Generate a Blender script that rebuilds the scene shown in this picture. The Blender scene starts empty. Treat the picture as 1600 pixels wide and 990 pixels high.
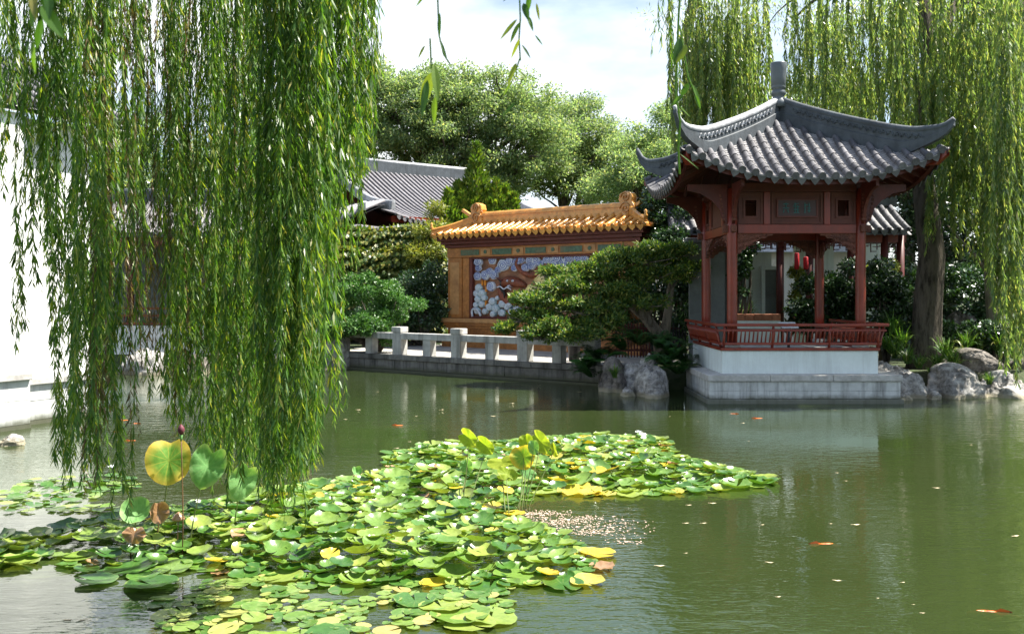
import bpy, math, random
import numpy as np
from mathutils import Matrix, Vector, noise as mnoise

R = random.Random(11)
NR = np.random.default_rng(11)
scene = bpy.context.scene
COL = scene.collection

# ------------------------------------------------------------------ camera, light, sky
EYE = 2.1          # eye height above the pond
FPX = 1500.0       # focal length in pixels of the 1600 px wide photograph
HOR = 458.0        # horizon row

cam_d = bpy.data.cameras.new("camera")
cam = bpy.data.objects.new("camera", cam_d)
COL.objects.link(cam)
cam.location = (0, 0, EYE)
cam.rotation_euler = (math.radians(90), 0, 0)
cam_d.sensor_width = 36.0
cam_d.lens = 36.0 * FPX / 1600.0
cam_d.shift_y = -(495.0 - HOR) / 1600.0
cam_d.clip_start = 0.05
cam_d.clip_end = 3000
cam_d.dof.use_dof = True
cam_d.dof.focus_distance = 12.0
cam_d.dof.aperture_fstop = 8.0
scene.camera = cam

SUN = Vector((0.52, 0.08, 0.85)).normalized()
elev = math.asin(SUN.z)
azim = math.atan2(SUN.x, SUN.y)          # from +Y towards +X
sl = bpy.data.lights.new("sun", 'SUN')
sl.energy = 5.0
sl.angle = math.radians(0.53)
sl.color = (1.0, 0.95, 0.86)
so = bpy.data.objects.new("sun", sl)
COL.objects.link(so)
so.rotation_euler = SUN.to_track_quat('Z', 'Y').to_euler()

w = bpy.data.worlds.new("World")
scene.world = w
w.use_nodes = True
nt = w.node_tree
for n in list(nt.nodes):
    nt.nodes.remove(n)
def N(t, typ, **kw):
    n = t.nodes.new(typ)
    for k, v in kw.items():
        setattr(n, k, v)
    return n
out = N(nt, "ShaderNodeOutputWorld")
bg = N(nt, "ShaderNodeBackground")
bg.inputs[1].default_value = 0.07
sky = N(nt, "ShaderNodeTexSky", sky_type='NISHITA')
sky.sun_disc = False
sky.sun_elevation = elev
sky.sun_rotation = azim
sky.air_density = 1.0
sky.dust_density = 1.2
sky.ozone_density = 1.3
tc = N(nt, "ShaderNodeTexCoord")
mp = N(nt, "ShaderNodeMapping")
mp.inputs['Scale'].default_value = (1.0, 1.0, 2.6)
mp.inputs['Location'].default_value = (0.1, 0.62, 0.3)
nz = N(nt, "ShaderNodeTexNoise")
nz.inputs['Scale'].default_value = 2.1
nz.inputs['Detail'].default_value = 7
nz.inputs['Roughness'].default_value = 0.52
rp = N(nt, "ShaderNodeValToRGB")
rp.color_ramp.elements[0].position = 0.46
rp.color_ramp.elements[0].color = (0.08, 0.08, 0.08, 1)
rp.color_ramp.elements[1].position = 0.66
mx = N(nt, "ShaderNodeMix", data_type='RGBA')
mx.inputs['B'].default_value = (7.8, 8.1, 8.4, 1)
nt.links.new(tc.outputs['Generated'], mp.inputs['Vector'])
nt.links.new(mp.outputs[0], nz.inputs['Vector'])
sxz = N(nt, "ShaderNodeSeparateXYZ")
nt.links.new(tc.outputs['Generated'], sxz.inputs[0])
hm = N(nt, "ShaderNodeMapRange")            # fewer clouds towards the zenith
hm.inputs['From Min'].default_value = 0.12
hm.inputs['From Max'].default_value = 0.75
hm.inputs['To Min'].default_value = 0.035
hm.inputs['To Max'].default_value = -0.10
nt.links.new(sxz.outputs['Z'], hm.inputs['Value'])
cad = N(nt, "ShaderNodeMath", operation='ADD')
nt.links.new(nz.outputs['Fac'], cad.inputs[0])
nt.links.new(hm.outputs[0], cad.inputs[1])
nt.links.new(cad.outputs[0], rp.inputs['Fac'])
nt.links.new(rp.outputs['Color'], mx.inputs['Factor'])
nt.links.new(sky.outputs[0], mx.inputs['A'])
nt.links.new(mx.outputs['Result'], bg.inputs[0])
nt.links.new(bg.outputs[0], out.inputs[0])

scene.view_settings.view_transform = 'Standard'
scene.view_settings.look = 'None'
scene.view_settings.exposure = 1.6
scene.view_settings.gamma = 1.0
cy_ = scene.cycles
cy_.max_bounces = 7
cy_.diffuse_bounces = 3
cy_.glossy_bounces = 3
cy_.transmission_bounces = 4
cy_.transparent_max_bounces = 6
cy_.caustics_reflective = False
cy_.caustics_refractive = False
cy_.sample_clamp_indirect = 6.0
cy_.use_denoising = True

# ------------------------------------------------------------------ pixel helpers (photograph pixels to metres)
def X(px, Y): return (px - 800.0) / FPX * Y
def Z(py, Y): return EYE - (py - HOR) / FPX * Y
def P(px, py, Y): return Vector((X(px, Y), Y, Z(py, Y)))
def YW(py, z=0.0): return (EYE - z) * FPX / (py - HOR)
def W(px, py, z=0.0):
    Y = YW(py, z)
    return Vector((X(px, Y), Y, z))

# ------------------------------------------------------------------ materials
def hsv_mul(c, k):
    return tuple(min(1, max(0, x * k)) for x in c[:3]) + (1,)

def base_mat(name):
    m = bpy.data.materials.new(name)
    m.use_nodes = True
    t = m.node_tree
    b = t.nodes["Principled BSDF"]
    return m, t, b

def coords(t, kind='Object', scale=(1, 1, 1)):
    c = N(t, "ShaderNodeTexCoord")
    m = N(t, "ShaderNodeMapping")
    m.inputs['Scale'].default_value = scale
    t.links.new(c.outputs[kind], m.inputs['Vector'])
    return m.outputs[0]

def world_coords(t, scale=(1, 1, 1)):
    c = N(t, "ShaderNodeNewGeometry")
    m = N(t, "ShaderNodeMapping")
    m.inputs['Scale'].default_value = scale
    t.links.new(c.outputs['Position'], m.inputs['Vector'])
    return m.outputs[0]

def ramp(t, fac, stops):
    r = N(t, "ShaderNodeValToRGB")
    e = r.color_ramp.elements
    e[0].position, e[0].color = stops[0][0], tuple(stops[0][1][:3]) + (1,)
    e[1].position, e[1].color = stops[-1][0], tuple(stops[-1][1][:3]) + (1,)
    for p, c in stops[1:-1]:
        x = e.new(p)
        x.color = tuple(c[:3]) + (1,)
    t.links.new(fac, r.inputs['Fac'])
    return r.outputs['Color']

def noise(t, vec, scale, detail=4, rough=0.6, out='Fac'):
    n = N(t, "ShaderNodeTexNoise")
    n.inputs['Scale'].default_value = scale
    n.inputs['Detail'].default_value = detail
    n.inputs['Roughness'].default_value = rough
    t.links.new(vec, n.inputs['Vector'])
    return n.outputs[out]

def mixc(t, fac, a, b, mode='MIX'):
    m = N(t, "ShaderNodeMix", data_type='RGBA', blend_type=mode)
    for k, v in (('Factor', fac), ('A', a), ('B', b)):
        if hasattr(v, 'links'):
            t.links.new(v, m.inputs[k])
        else:
            m.inputs[k].default_value = v if not isinstance(v, tuple) else tuple(v[:3]) + (1,)
    return m.outputs['Result']

def bump(t, b, h, strength=0.4, dist=0.02):
    n = N(t, "ShaderNodeBump")
    n.inputs['Strength'].default_value = strength
    n.inputs['Distance'].default_value = dist
    t.links.new(h, n.inputs['Height'])
    t.links.new(n.outputs[0], b.inputs['Normal'])

def surf(name, c, rough=0.7, var=0.25, scale=3.0, stain=None, stain_amt=0.5, streak=False, bump_s=0.3, bump_scale=30,
         bump_d=0.01, spec=0.4, island=0.0, fine=12.0, c2=None, tide=False):
    """Painted / stone / timber surface: two scales of mottling, optional stains, fine relief."""
    m, t, b = base_mat(name)
    v = world_coords(t)
    n1 = noise(t, v, scale, 5)
    lo = hsv_mul(c, 1 - var)
    hi = hsv_mul(c2 or c, 1 + var)
    col = ramp(t, n1, [(0.3, lo), (0.7, hi)])
    n2 = noise(t, v, fine, 4)
    col = mixc(t, 0.5, col, ramp(t, n2, [(0.35, (1 - var,) * 3), (0.65, (1, 1, 1))]), 'MULTIPLY')
    if island > 0:
        oi = N(t, "ShaderNodeObjectInfo")
        g = ramp(t, oi.outputs['Random'], [(0, (1 - island,) * 3), (1, (1, 1, 1))])
        col = mixc(t, 1.0, col, g, 'MULTIPLY')
    if stain:
        vs = world_coords(t, (3.0, 3.0, 0.25) if streak else (1, 1, 1))
        n3 = noise(t, vs, 1.6 if streak else 2.2, 6, 0.7)
        f = ramp(t, n3, [(0.48, (0, 0, 0)), (0.66, (stain_amt,) * 3)])
        col = mixc(t, f, col, stain)
    if tide:
        sx = N(t, "ShaderNodeSeparateXYZ")
        t.links.new(v, sx.inputs[0])
        nw = noise(t, v, 4.5, 4)
        zz = N(t, "ShaderNodeMath", operation='MULTIPLY_ADD')
        t.links.new(nw, zz.inputs[0])
        zz.inputs[1].default_value = -0.16
        t.links.new(sx.outputs['Z'], zz.inputs[2])
        f = ramp(t, zz.outputs[0], [(0.0, (0.85,) * 3), (0.10, (0, 0, 0))])
        col = mixc(t, f, col, (0.07, 0.075, 0.04))
    t.links.new(col, b.inputs['Base Color'])
    b.inputs['Roughness'].default_value = rough
    b.inputs['Specular IOR Level'].default_value = spec
    if bump_s:
        bump(t, b, noise(t, v, bump_scale, 5), bump_s, bump_d)
    return m

def leafm(name, stops, trans=0.4, rough=0.42, tint=(1.5, 1.6, 0.6), obj_var=0.25, spec=0.45):
    """Leaf: colour differs per leaf (random per island) and per plant; part of the light passes through."""
    m, t, b = base_mat(name)
    g = N(t, "ShaderNodeNewGeometry")
    col = ramp(t, g.outputs['Random Per Island'], stops)
    oi = N(t, "ShaderNodeObjectInfo")
    gv = ramp(t, oi.outputs['Random'], [(0, (1 - obj_var,) * 3), (1, (1 + obj_var * 0.3,) * 3)])
    col = mixc(t, 1.0, col, gv, 'MULTIPLY')
    t.links.new(col, b.inputs['Base Color'])
    b.inputs['Roughness'].default_value = rough
    b.inputs['Specular IOR Level'].default_value = spec
    tr = N(t, "ShaderNodeBsdfTranslucent")
    tcol = mixc(t, 1.0, col, tint, 'MULTIPLY')
    t.links.new(tcol, tr.inputs['Color'])
    ms = N(t, "ShaderNodeMixShader")
    ms.inputs[0].default_value = trans
    t.links.new(b.outputs[0], ms.inputs[1])
    t.links.new(tr.outputs[0], ms.inputs[2])
    t.links.new(ms.outputs[0], t.nodes["Material Output"].inputs['Surface'])
    return m

M = {}
M['red'] = surf("red_paint", (0.215, 0.025, 0.010), 0.36, 0.22, 2.5, (0.07, 0.015, 0.012), 0.5, True, 0.15, 40, 0.004, 0.5)
M['redwood'] = surf("dark_red_timber", (0.10, 0.017, 0.012), 0.5, 0.3, 3, (0.05, 0.014, 0.012), 0.6, False, 0.2, 40, 0.004)
M['carved'] = surf("carved_timber", (0.19, 0.065, 0.045), 0.6, 0.35, 9, (0.05, 0.02, 0.018), 0.7, False, 1.0, 26, 0.05, fine=28)
M['panelwood'] = surf("panel_timber", (0.105, 0.026, 0.017), 0.55, 0.25, 3, None, 0, False, 0.2, 40, 0.004)
M['plaque'] = surf("plaque_board", (0.05, 0.02, 0.02), 0.4, 0.2, 6)
M['teal'] = surf("teal_lettering", (0.03, 0.20, 0.22), 0.5, 0.3, 12)
M['tile'] = surf("grey_roof_tile", (0.145, 0.142, 0.152), 0.6, 0.35, 5, (0.035, 0.035, 0.04), 0.6, False, 0.6, 45, 0.01, 0.45, island=0.35)
M['pan'] = surf("grey_pan_tile", (0.34, 0.325, 0.32), 0.72, 0.3, 7, (0.09, 0.085, 0.09), 0.6, False, 0.4, 50, 0.006)
M['tilepale'] = surf("sunlit_roof_tile", (0.26, 0.25, 0.265), 0.65, 0.25, 5, (0.18, 0.17, 0.18), 0.5, False, 0.4, 45, 0.01, 0.4, island=0.25)  # paler copy of the grey tile, sunlight on the rows put into the colour
M['pandark'] = surf("dark_pan_tile", (0.07, 0.068, 0.075), 0.75, 0.3, 7)  # darker pan copy, shade of the gaps between rows put into the colour
M['ridge'] = surf("grey_ridge_plaster", (0.075, 0.088, 0.10), 0.65, 0.3, 4, (0.03, 0.035, 0.04), 0.6, True, 0.5, 30, 0.01)
M['finial'] = surf("glazed_grey_finial", (0.10, 0.115, 0.125), 0.35, 0.15, 4, None, 0, False, 0.1, 30, 0.003, 0.5)
M['capwhite'] = surf("pale_ridge_cap", (0.42, 0.43, 0.45), 0.6, 0.3, 6, (0.16, 0.16, 0.17), 0.6, False, 0.3, 40, 0.006)
M['plaster'] = surf("white_plaster", (0.72, 0.79, 0.765), 0.8, 0.06, 1.5, (0.50, 0.53, 0.50), 0.5, True, 0.15, 60, 0.003)
M['white'] = surf("white_limewash", (0.80, 0.80, 0.78), 0.85, 0.05, 1.2, (0.55, 0.55, 0.51), 0.45, True, 0.1, 60, 0.003)
M['stone'] = surf("granite_block", (0.60, 0.615, 0.59), 0.75, 0.14, 5, (0.13, 0.125, 0.115), 0.7, True, 0.4, 70, 0.005, island=0.07, tide=True)
M['coping'] = surf("granite_coping", (0.50, 0.49, 0.46), 0.75, 0.18, 6, (0.22, 0.2, 0.18), 0.55, False, 0.5, 70, 0.006)
M['edge'] = surf("stained_stone_edging", (0.20, 0.195, 0.18), 0.8, 0.3, 5, (0.03, 0.03, 0.028), 0.9, True, 0.6, 50, 0.01, island=0.3, tide=True)
M['railstone'] = surf("weathered_granite_rail", (0.46, 0.455, 0.43), 0.8, 0.22, 5, (0.15, 0.145, 0.13), 0.7, True, 0.5, 60, 0.008)
M['paving'] = surf("pale_paving", (0.44, 0.42, 0.38), 0.85, 0.2, 3, (0.22, 0.21, 0.19), 0.5, False, 0.4, 50, 0.006, island=0.2)
M['orange'] = surf("orange_glazed_tile", (0.74, 0.36, 0.085), 0.22, 0.22, 8, (0.33, 0.12, 0.03), 0.5, False, 0.15, 30, 0.004, 0.5, island=0.2)
M['ochre'] = surf("ochre_glazed_brick", (0.42, 0.17, 0.045), 0.45, 0.25, 6, (0.2, 0.075, 0.03), 0.5, False, 0.35, 45, 0.006)
M['ochre2'] = surf("pale_ochre_panel", (0.50, 0.26, 0.10), 0.45, 0.25, 5, (0.27, 0.11, 0.045), 0.5, False, 0.35, 40, 0.006)
M['greenglaze'] = surf("dull_green_glaze", (0.075, 0.14, 0.085), 0.4, 0.4, 14, (0.20, 0.11, 0.05), 0.5, False, 0.4, 40, 0.006)
M['maroon'] = surf("maroon_frame", (0.13, 0.03, 0.022), 0.5, 0.25, 5)
M['mural'] = surf("mural_ground", (0.30, 0.13, 0.065), 0.5, 0.4, 4, (0.05, 0.022, 0.014), 0.7, False, 0.6, 22, 0.02)
M['dragon'] = surf("brown_relief", (0.27, 0.075, 0.035), 0.4, 0.4, 14, (0.10, 0.03, 0.015), 0.6, False, 1.0, 34, 0.02)
M['cloudw'] = surf("pale_blue_relief", (0.62, 0.66, 0.74), 0.45, 0.1, 8)
M['cloudb'] = surf("blue_relief_line", (0.13, 0.17, 0.42), 0.4, 0.2, 8)
M['foam'] = surf("white_teal_relief", (0.52, 0.66, 0.70), 0.45, 0.4, 24, (0.05, 0.16, 0.22), 0.8, False, 0.5, 30, 0.01)
M['yellow'] = surf("yellow_relief", (0.80, 0.66, 0.28), 0.45, 0.2, 8)
M['flame'] = surf("orange_relief", (0.78, 0.28, 0.03), 0.45, 0.2, 8)
M['black'] = surf("black_plastic", (0.02, 0.02, 0.022), 0.5, 0.2, 8)
M['darkwall'] = surf("shade_toned_wall", (0.15, 0.165, 0.16), 0.8, 0.2, 2)  # dark wall tone, shade put into the colour
M['brick'] = surf("orange_brick", (0.42, 0.17, 0.09), 0.8, 0.25, 9, None, 0, False, 0.4, 60, 0.006, island=0.3)
M['lantern'] = surf("red_silk", (0.42, 0.008, 0.014), 0.6, 0.1, 8)
M['sign'] = surf("white_sign_face", (0.7, 0.72, 0.74), 0.4, 0.08, 8)
M['bud'] = surf("purple_bud", (0.12, 0.025, 0.04), 0.6, 0.3, 30)

def bark(name, c, dark, scale=(7, 7, 1.2)):
    m, t, b = base_mat(name)
    v = world_coords(t, scale)
    n1 = noise(t, v, 1.6, 8, 0.72)
    col = ramp(t, n1, [(0.34, dark), (0.5, hsv_mul(c, 0.7)), (0.68, c)])
    t.links.new(col, b.inputs['Base Color'])
    b.inputs['Roughness'].default_value = 0.9
    b.inputs['Specular IOR Level'].default_value = 0.15
    bump(t, b, n1, 1.0, 0.09)
    return m
M['bark'] = bark("willow_bark", (0.17, 0.145, 0.115), (0.018, 0.014, 0.011))
M['palebark'] = bark("pale_grey_bark", (0.34, 0.29, 0.235), (0.07, 0.055, 0.04))
M['twig'] = surf("brown_twig", (0.16, 0.11, 0.055), 0.8, 0.3, 9)
M['stemgreen'] = surf("green_stem", (0.16, 0.20, 0.06), 0.55, 0.3, 9)
M['stembrown'] = surf("brown_stem", (0.17, 0.09, 0.04), 0.6, 0.3, 9)

def rockm(name, c, dark, lichen=None):
    m, t, b = base_mat(name)
    v = world_coords(t)
    n1 = noise(t, v, 2.2, 8, 0.68)
    n2 = noise(t, v, 11, 8, 0.7)
    vs = world_coords(t, (1.2, 1.2, 5.0))
    n3 = noise(t, vs, 2.2, 6, 0.65)
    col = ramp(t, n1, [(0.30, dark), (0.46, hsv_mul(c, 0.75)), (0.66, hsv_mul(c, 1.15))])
    col = mixc(t, 0.75, col, ramp(t, n2, [(0.36, (0.22,) * 3), (0.56, (1, 1, 1))]), 'MULTIPLY')
    col = mixc(t, 0.6, col, ramp(t, n3, [(0.36, (0.4, 0.37, 0.33)), (0.6, (1, 1, 1))]), 'MULTIPLY')
    sx = N(t, "ShaderNodeSeparateXYZ")
    gg = N(t, "ShaderNodeNewGeometry")
    t.links.new(gg.outputs['Position'], sx.inputs[0])
    wl = N(t, "ShaderNodeMapRange")
    wl.inputs['From Min'].default_value = 0.05
    wl.inputs['From Max'].default_value = 0.11
    t.links.new(sx.outputs['Z'], wl.inputs['Value'])
    col = mixc(t, wl.outputs[0], (0.30, 0.27, 0.19), col)     # pale tide band left by the pond
    t.links.new(col, b.inputs['Base Color'])
    b.inputs['Roughness'].default_value = 0.85
    b.inputs['Specular IOR Level'].default_value = 0.25
    h = mixc(t, 0.5, n1, n2)
    bump(t, b, h, 0.9, 0.08)
    return m
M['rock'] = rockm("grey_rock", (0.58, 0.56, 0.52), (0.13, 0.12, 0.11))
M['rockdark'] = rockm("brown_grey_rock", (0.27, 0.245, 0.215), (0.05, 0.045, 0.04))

M['willowleaf'] = leafm("willow_leaf", [(0, (0.035, 0.10, 0.02)), (0.4, (0.08, 0.18, 0.03)), (0.75, (0.15, 0.26, 0.04)), (0.92, (0.26, 0.31, 0.055)), (1, (0.34, 0.30, 0.11))], 0.5, 0.38, (1.7, 1.7, 0.5))
M['willowbrown'] = leafm("brown_willow_leaf", [(0, (0.06, 0.06, 0.02)), (0.5, (0.12, 0.085, 0.035)), (1, (0.20, 0.13, 0.05))], 0.35)
M['willowfar'] = leafm("far_willow_leaf", [(0, (0.11, 0.20, 0.075)), (0.5, (0.21, 0.31, 0.10)), (0.85, (0.33, 0.39, 0.13)), (1, (0.42, 0.40, 0.17))], 0.58, 0.36, (1.5, 1.5, 0.7), spec=0.7)  # sunlit, hazy look put into the paler leaf colours
M['gumleaf'] = leafm("tree_leaf", [(0, (0.12, 0.20, 0.10)), (0.5, (0.20, 0.30, 0.14)), (0.85, (0.30, 0.38, 0.16)), (1, (0.42, 0.43, 0.20))], 0.58, 0.5, (1.45, 1.45, 0.8))  # haze of distance put into the pale leaf colours
M['conifer'] = leafm("juniper_leaf", [(0, (0.05, 0.11, 0.015)), (0.6, (0.12, 0.21, 0.025)), (1, (0.24, 0.29, 0.04))], 0.3, 0.6, (1.4, 1.5, 0.5))
M['pineleaf'] = leafm("garden_pine_needle", [(0, (0.03, 0.085, 0.022)), (0.45, (0.08, 0.165, 0.032)), (0.8, (0.20, 0.27, 0.045)), (1, (0.36, 0.35, 0.08))], 0.36, 0.5, (1.4, 1.5, 0.5))
M['bushleaf'] = leafm("bush_leaf", [(0, (0.04, 0.12, 0.025)), (0.55, (0.085, 0.22, 0.045)), (1, (0.16, 0.30, 0.06))], 0.28, 0.45, (1.3, 1.5, 0.5))
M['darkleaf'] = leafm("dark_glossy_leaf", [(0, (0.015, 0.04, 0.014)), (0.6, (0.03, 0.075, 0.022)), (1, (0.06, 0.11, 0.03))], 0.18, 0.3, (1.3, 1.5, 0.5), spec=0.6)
M['ivyleaf'] = leafm("ivy_leaf", [(0, (0.04, 0.09, 0.015)), (0.5, (0.10, 0.16, 0.022)), (0.8, (0.24, 0.25, 0.04)), (1, (0.38, 0.34, 0.09))], 0.35, 0.4, (1.4, 1.4, 0.4))
M['bamboo'] = leafm("yellow_green_leaf", [(0, (0.14, 0.20, 0.04)), (0.6, (0.26, 0.30, 0.06)), (1, (0.40, 0.38, 0.10))], 0.4, 0.45, (1.4, 1.4, 0.5))
M['grassleaf'] = leafm("strap_leaf", [(0, (0.04, 0.11, 0.02)), (0.6, (0.09, 0.19, 0.035)), (0.9, (0.2, 0.28, 0.06)), (1, (0.38, 0.36, 0.16))], 0.3, 0.4, (1.4, 1.5, 0.5))
M['fernleaf'] = leafm("fern_leaf", [(0, (0.015, 0.07, 0.012)), (0.6, (0.03, 0.12, 0.018)), (1, (0.08, 0.20, 0.03))], 0.3, 0.45, (1.4, 1.5, 0.5))

def padm(name, cols, rim, trans=0.2, rough=0.29, spec=0.75, e0=0.78):
    """Water lily pad: colour from the pad's own generated coordinates (veins from the centre, paler rim)."""
    m, t, b = base_mat(name)
    c = N(t, "ShaderNodeTexCoord")
    oi = N(t, "ShaderNodeObjectInfo")
    g = N(t, "ShaderNodeNewGeometry")
    rnd = g.outputs['Random Per Island']
    add = N(t, "ShaderNodeMath", operation='ADD')
    t.links.new(oi.outputs['Random'], add.inputs[0])
    t.links.new(rnd, add.inputs[1])
    fr = N(t, "ShaderNodeMath", operation='FRACT')
    t.links.new(add.outputs[0], fr.inputs[0])
    col = ramp(t, fr.outputs[0], cols)
    v = world_coords(t)
    n1 = noise(t, v, 26, 5)
    col = mixc(t, 0.55, col, ramp(t, n1, [(0.36, (0.55, 0.6, 0.5)), (0.6, (1, 1, 1))]), 'MULTIPLY')
    at = N(t, "ShaderNodeAttribute", attribute_name="edge")
    f = ramp(t, at.outputs['Fac'], [(e0, (0, 0, 0)), (1.0, (0.85, 0.85, 0.85))])
    col = mixc(t, f, col, rim)
    at2 = N(t, "ShaderNodeAttribute", attribute_name="vein")
    f2 = ramp(t, at2.outputs['Fac'], [(0.5, (0, 0, 0)), (1.0, (0.5, 0.5, 0.5))])
    col = mixc(t, f2, col, rim)
    t.links.new(col, b.inputs['Base Color'])
    b.inputs['Roughness'].default_value = rough
    b.inputs['Specular IOR Level'].default_value = spec
    bump(t, b, n1, 0.25, 0.01)
    tr = N(t, "ShaderNodeBsdfTranslucent")
    t.links.new(mixc(t, 1.0, col, (1.5, 1.5, 0.5), 'MULTIPLY'), tr.inputs['Color'])
    ms = N(t, "ShaderNodeMixShader")
    ms.inputs[0].default_value = trans
    t.links.new(b.outputs[0], ms.inputs[1])
    t.links.new(tr.outputs[0], ms.inputs[2])
    t.links.new(ms.outputs[0], t.nodes["Material Output"].inputs['Surface'])
    return m
M['pad'] = padm("lily_pad", [(0, (0.04, 0.12, 0.02)), (0.35, (0.08, 0.19, 0.03)), (0.7, (0.17, 0.28, 0.05)), (1, (0.30, 0.37, 0.08))], (0.28, 0.36, 0.10))
M['padyellow'] = padm("yellow_lily_pad", [(0, (0.50, 0.38, 0.03)), (0.5, (0.62, 0.46, 0.05)), (1, (0.50, 0.46, 0.10))], (0.62, 0.52, 0.2))
M['padsmall'] = padm("small_lily_pad", [(0, (0.06, 0.15, 0.025)), (0.4, (0.12, 0.23, 0.04)), (0.75, (0.23, 0.33, 0.075)), (0.95, (0.44, 0.44, 0.14)), (1, (0.42, 0.30, 0.10))], (0.42, 0.42, 0.2))
M['padbrown'] = padm("withered_pad", [(0, (0.28, 0.15, 0.07)), (1, (0.42, 0.25, 0.14))], (0.5, 0.32, 0.2))
M['lotus'] = padm("lotus_leaf", [(0, (0.16, 0.36, 0.12)), (1, (0.22, 0.42, 0.15))], (0.34, 0.46, 0.2), 0.35, 0.55, 0.25)
M['lotusyellow'] = padm("yellowing_lotus_leaf", [(0, (0.17, 0.36, 0.06)), (1, (0.22, 0.38, 0.07))], (0.78, 0.50, 0.09), 0.45, 0.55, 0.25, 0.45)
M['lotuslime'] = padm("sunlit_lotus_leaf", [(0, (0.28, 0.40, 0.04)), (1, (0.40, 0.46, 0.06))], (0.45, 0.48, 0.10), 0.55, 0.55, 0.25)  # lime copy of the lotus leaf, backlit glow put into the colour

def koim():
    m, t, b = base_mat("koi_scales")
    v = coords(t, 'Object')
    n1 = noise(t, v, 7, 3)
    oi = N(t, "ShaderNodeObjectInfo")
    col = ramp(t, n1, [(0.35, (0.10, 0.02, 0.01)), (0.45, (0.75, 0.14, 0.02)), (0.62, (0.72, 0.16, 0.025)), (0.72, (0.75, 0.6, 0.5))])
    t.links.new(col, b.inputs['Base Color'])
    b.inputs['Roughness'].default_value = 0.3
    return m
M['koi'] = koim()
M['floatleaf'] = surf("dry_fallen_leaf", (0.62, 0.52, 0.33), 0.6, 0.3, 30)
M['petal'] = surf("pale_pink_petal", (0.68, 0.50, 0.40), 0.6, 0.25, 30)

def groundm():
    m, t, b = base_mat("garden_soil")
    v = world_coords(t)
    n1 = noise(t, v, 0.7, 6)
    n2 = noise(t, v, 9, 8, 0.7)
    col = ramp(t, n1, [(0.35, (0.07, 0.055, 0.035)), (0.55, (0.055, 0.085, 0.025)), (0.75, (0.11, 0.10, 0.06))])
    col = mixc(t, 0.7, col, ramp(t, n2, [(0.3, (0.4,) * 3), (0.65, (1.1,) * 3)]), 'MULTIPLY')
    t.links.new(col, b.inputs['Base Color'])
    b.inputs['Roughness'].default_value = 0.95
    bump(t, b, n2, 0.8, 0.08)
    return m
M['ground'] = groundm()

def waterm():
    m, t, b = base_mat("pond_water")
    o = t.nodes["Material Output"]
    t.nodes.remove(b)
    v1 = world_coords(t, (1.0, 2.1, 1.0))
    n1 = noise(t, v1, 3.2, 3, 0.55)
    v2 = world_coords(t, (1.0, 2.6, 1.0))
    n2 = noise(t, v2, 10.0, 2, 0.5)
    v3 = world_coords(t, (0.16, 0.22, 1))
    n3 = noise(t, v3, 1.0, 2)
    # calm and ruffled patches
    amp = N(t, "ShaderNodeMapRange")
    amp.inputs['From Min'].default_value = 0.38
    amp.inputs['From Max'].default_value = 0.62
    amp.inputs['To Min'].default_value = 0.15
    amp.inputs['To Max'].default_value = 1.35
    t.links.new(n3, amp.inputs['Value'])
    ad = N(t, "ShaderNodeMath", operation='MULTIPLY_ADD')
    t.links.new(n2, ad.inputs[0])
    ad.inputs[1].default_value = 0.34
    t.links.new(n1, ad.inputs[2])
    mu = N(t, "ShaderNodeMath", operation='MULTIPLY')
    t.links.new(ad.outputs[0], mu.inputs[0])
    t.links.new(amp.outputs[0], mu.inputs[1])
    bp = N(t, "ShaderNodeBump")
    bp.inputs['Strength'].default_value = 1.0
    bp.inputs['Distance'].default_value = 0.0095
    t.links.new(mu.outputs[0], bp.inputs['Height'])
    fr = N(t, "ShaderNodeFresnel")
    fr.inputs['IOR'].default_value = 1.75
    t.links.new(bp.outputs[0], fr.inputs['Normal'])
    gl = N(t, "ShaderNodeBsdfGlossy")
    gl.inputs['Roughness'].default_value = 0.02
    gl.inputs['Color'].default_value = (0.97, 1.0, 0.97, 1)
    t.links.new(bp.outputs[0], gl.inputs['Normal'])
    df = N(t, "ShaderNodeBsdfDiffuse")
    v4 = world_coords(t)
    n4 = noise(t, v4, 0.35, 3)
    t.links.new(ramp(t, n4, [(0.3, (0.029, 0.045, 0.0135)), (0.7, (0.038, 0.055, 0.0165))]), df.inputs['Color'])
    tp = N(t, "ShaderNodeBsdfTransparent")
    tp.inputs['Color'].default_value = (0.62, 0.72, 0.42, 1)
    body = N(t, "ShaderNodeMixShader")
    body.inputs[0].default_value = 0.22
    t.links.new(df.outputs[0], body.inputs[1])
    t.links.new(tp.outputs[0], body.inputs[2])
    ms = N(t, "ShaderNodeMixShader")
    t.links.new(fr.outputs[0], ms.inputs[0])
    t.links.new(body.outputs[0], ms.inputs[1])
    t.links.new(gl.outputs[0], ms.inputs[2])
    t.links.new(ms.outputs[0], o.inputs['Surface'])
    return m
M['water'] = waterm()

# ------------------------------------------------------------------ object helpers
MW = {}          # world matrix of every object made here

def tag(o, label=None, cat=None, group=None, kind=None):
    if label: o['label'] = label
    if cat: o['category'] = cat
    if group: o['group'] = group
    if kind: o['kind'] = kind
    return o

def thing(name, label, cat, loc=(0, 0, 0), rz=0.0, group=None):
    o = bpy.data.objects.new(name, None)
    o.empty_display_size = 0.2
    COL.objects.link(o)
    m = Matrix.Translation(loc) @ Matrix.Rotation(rz, 4, 'Z')
    o.matrix_world = m
    MW[o.name] = m
    return tag(o, label, cat, group)

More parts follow.
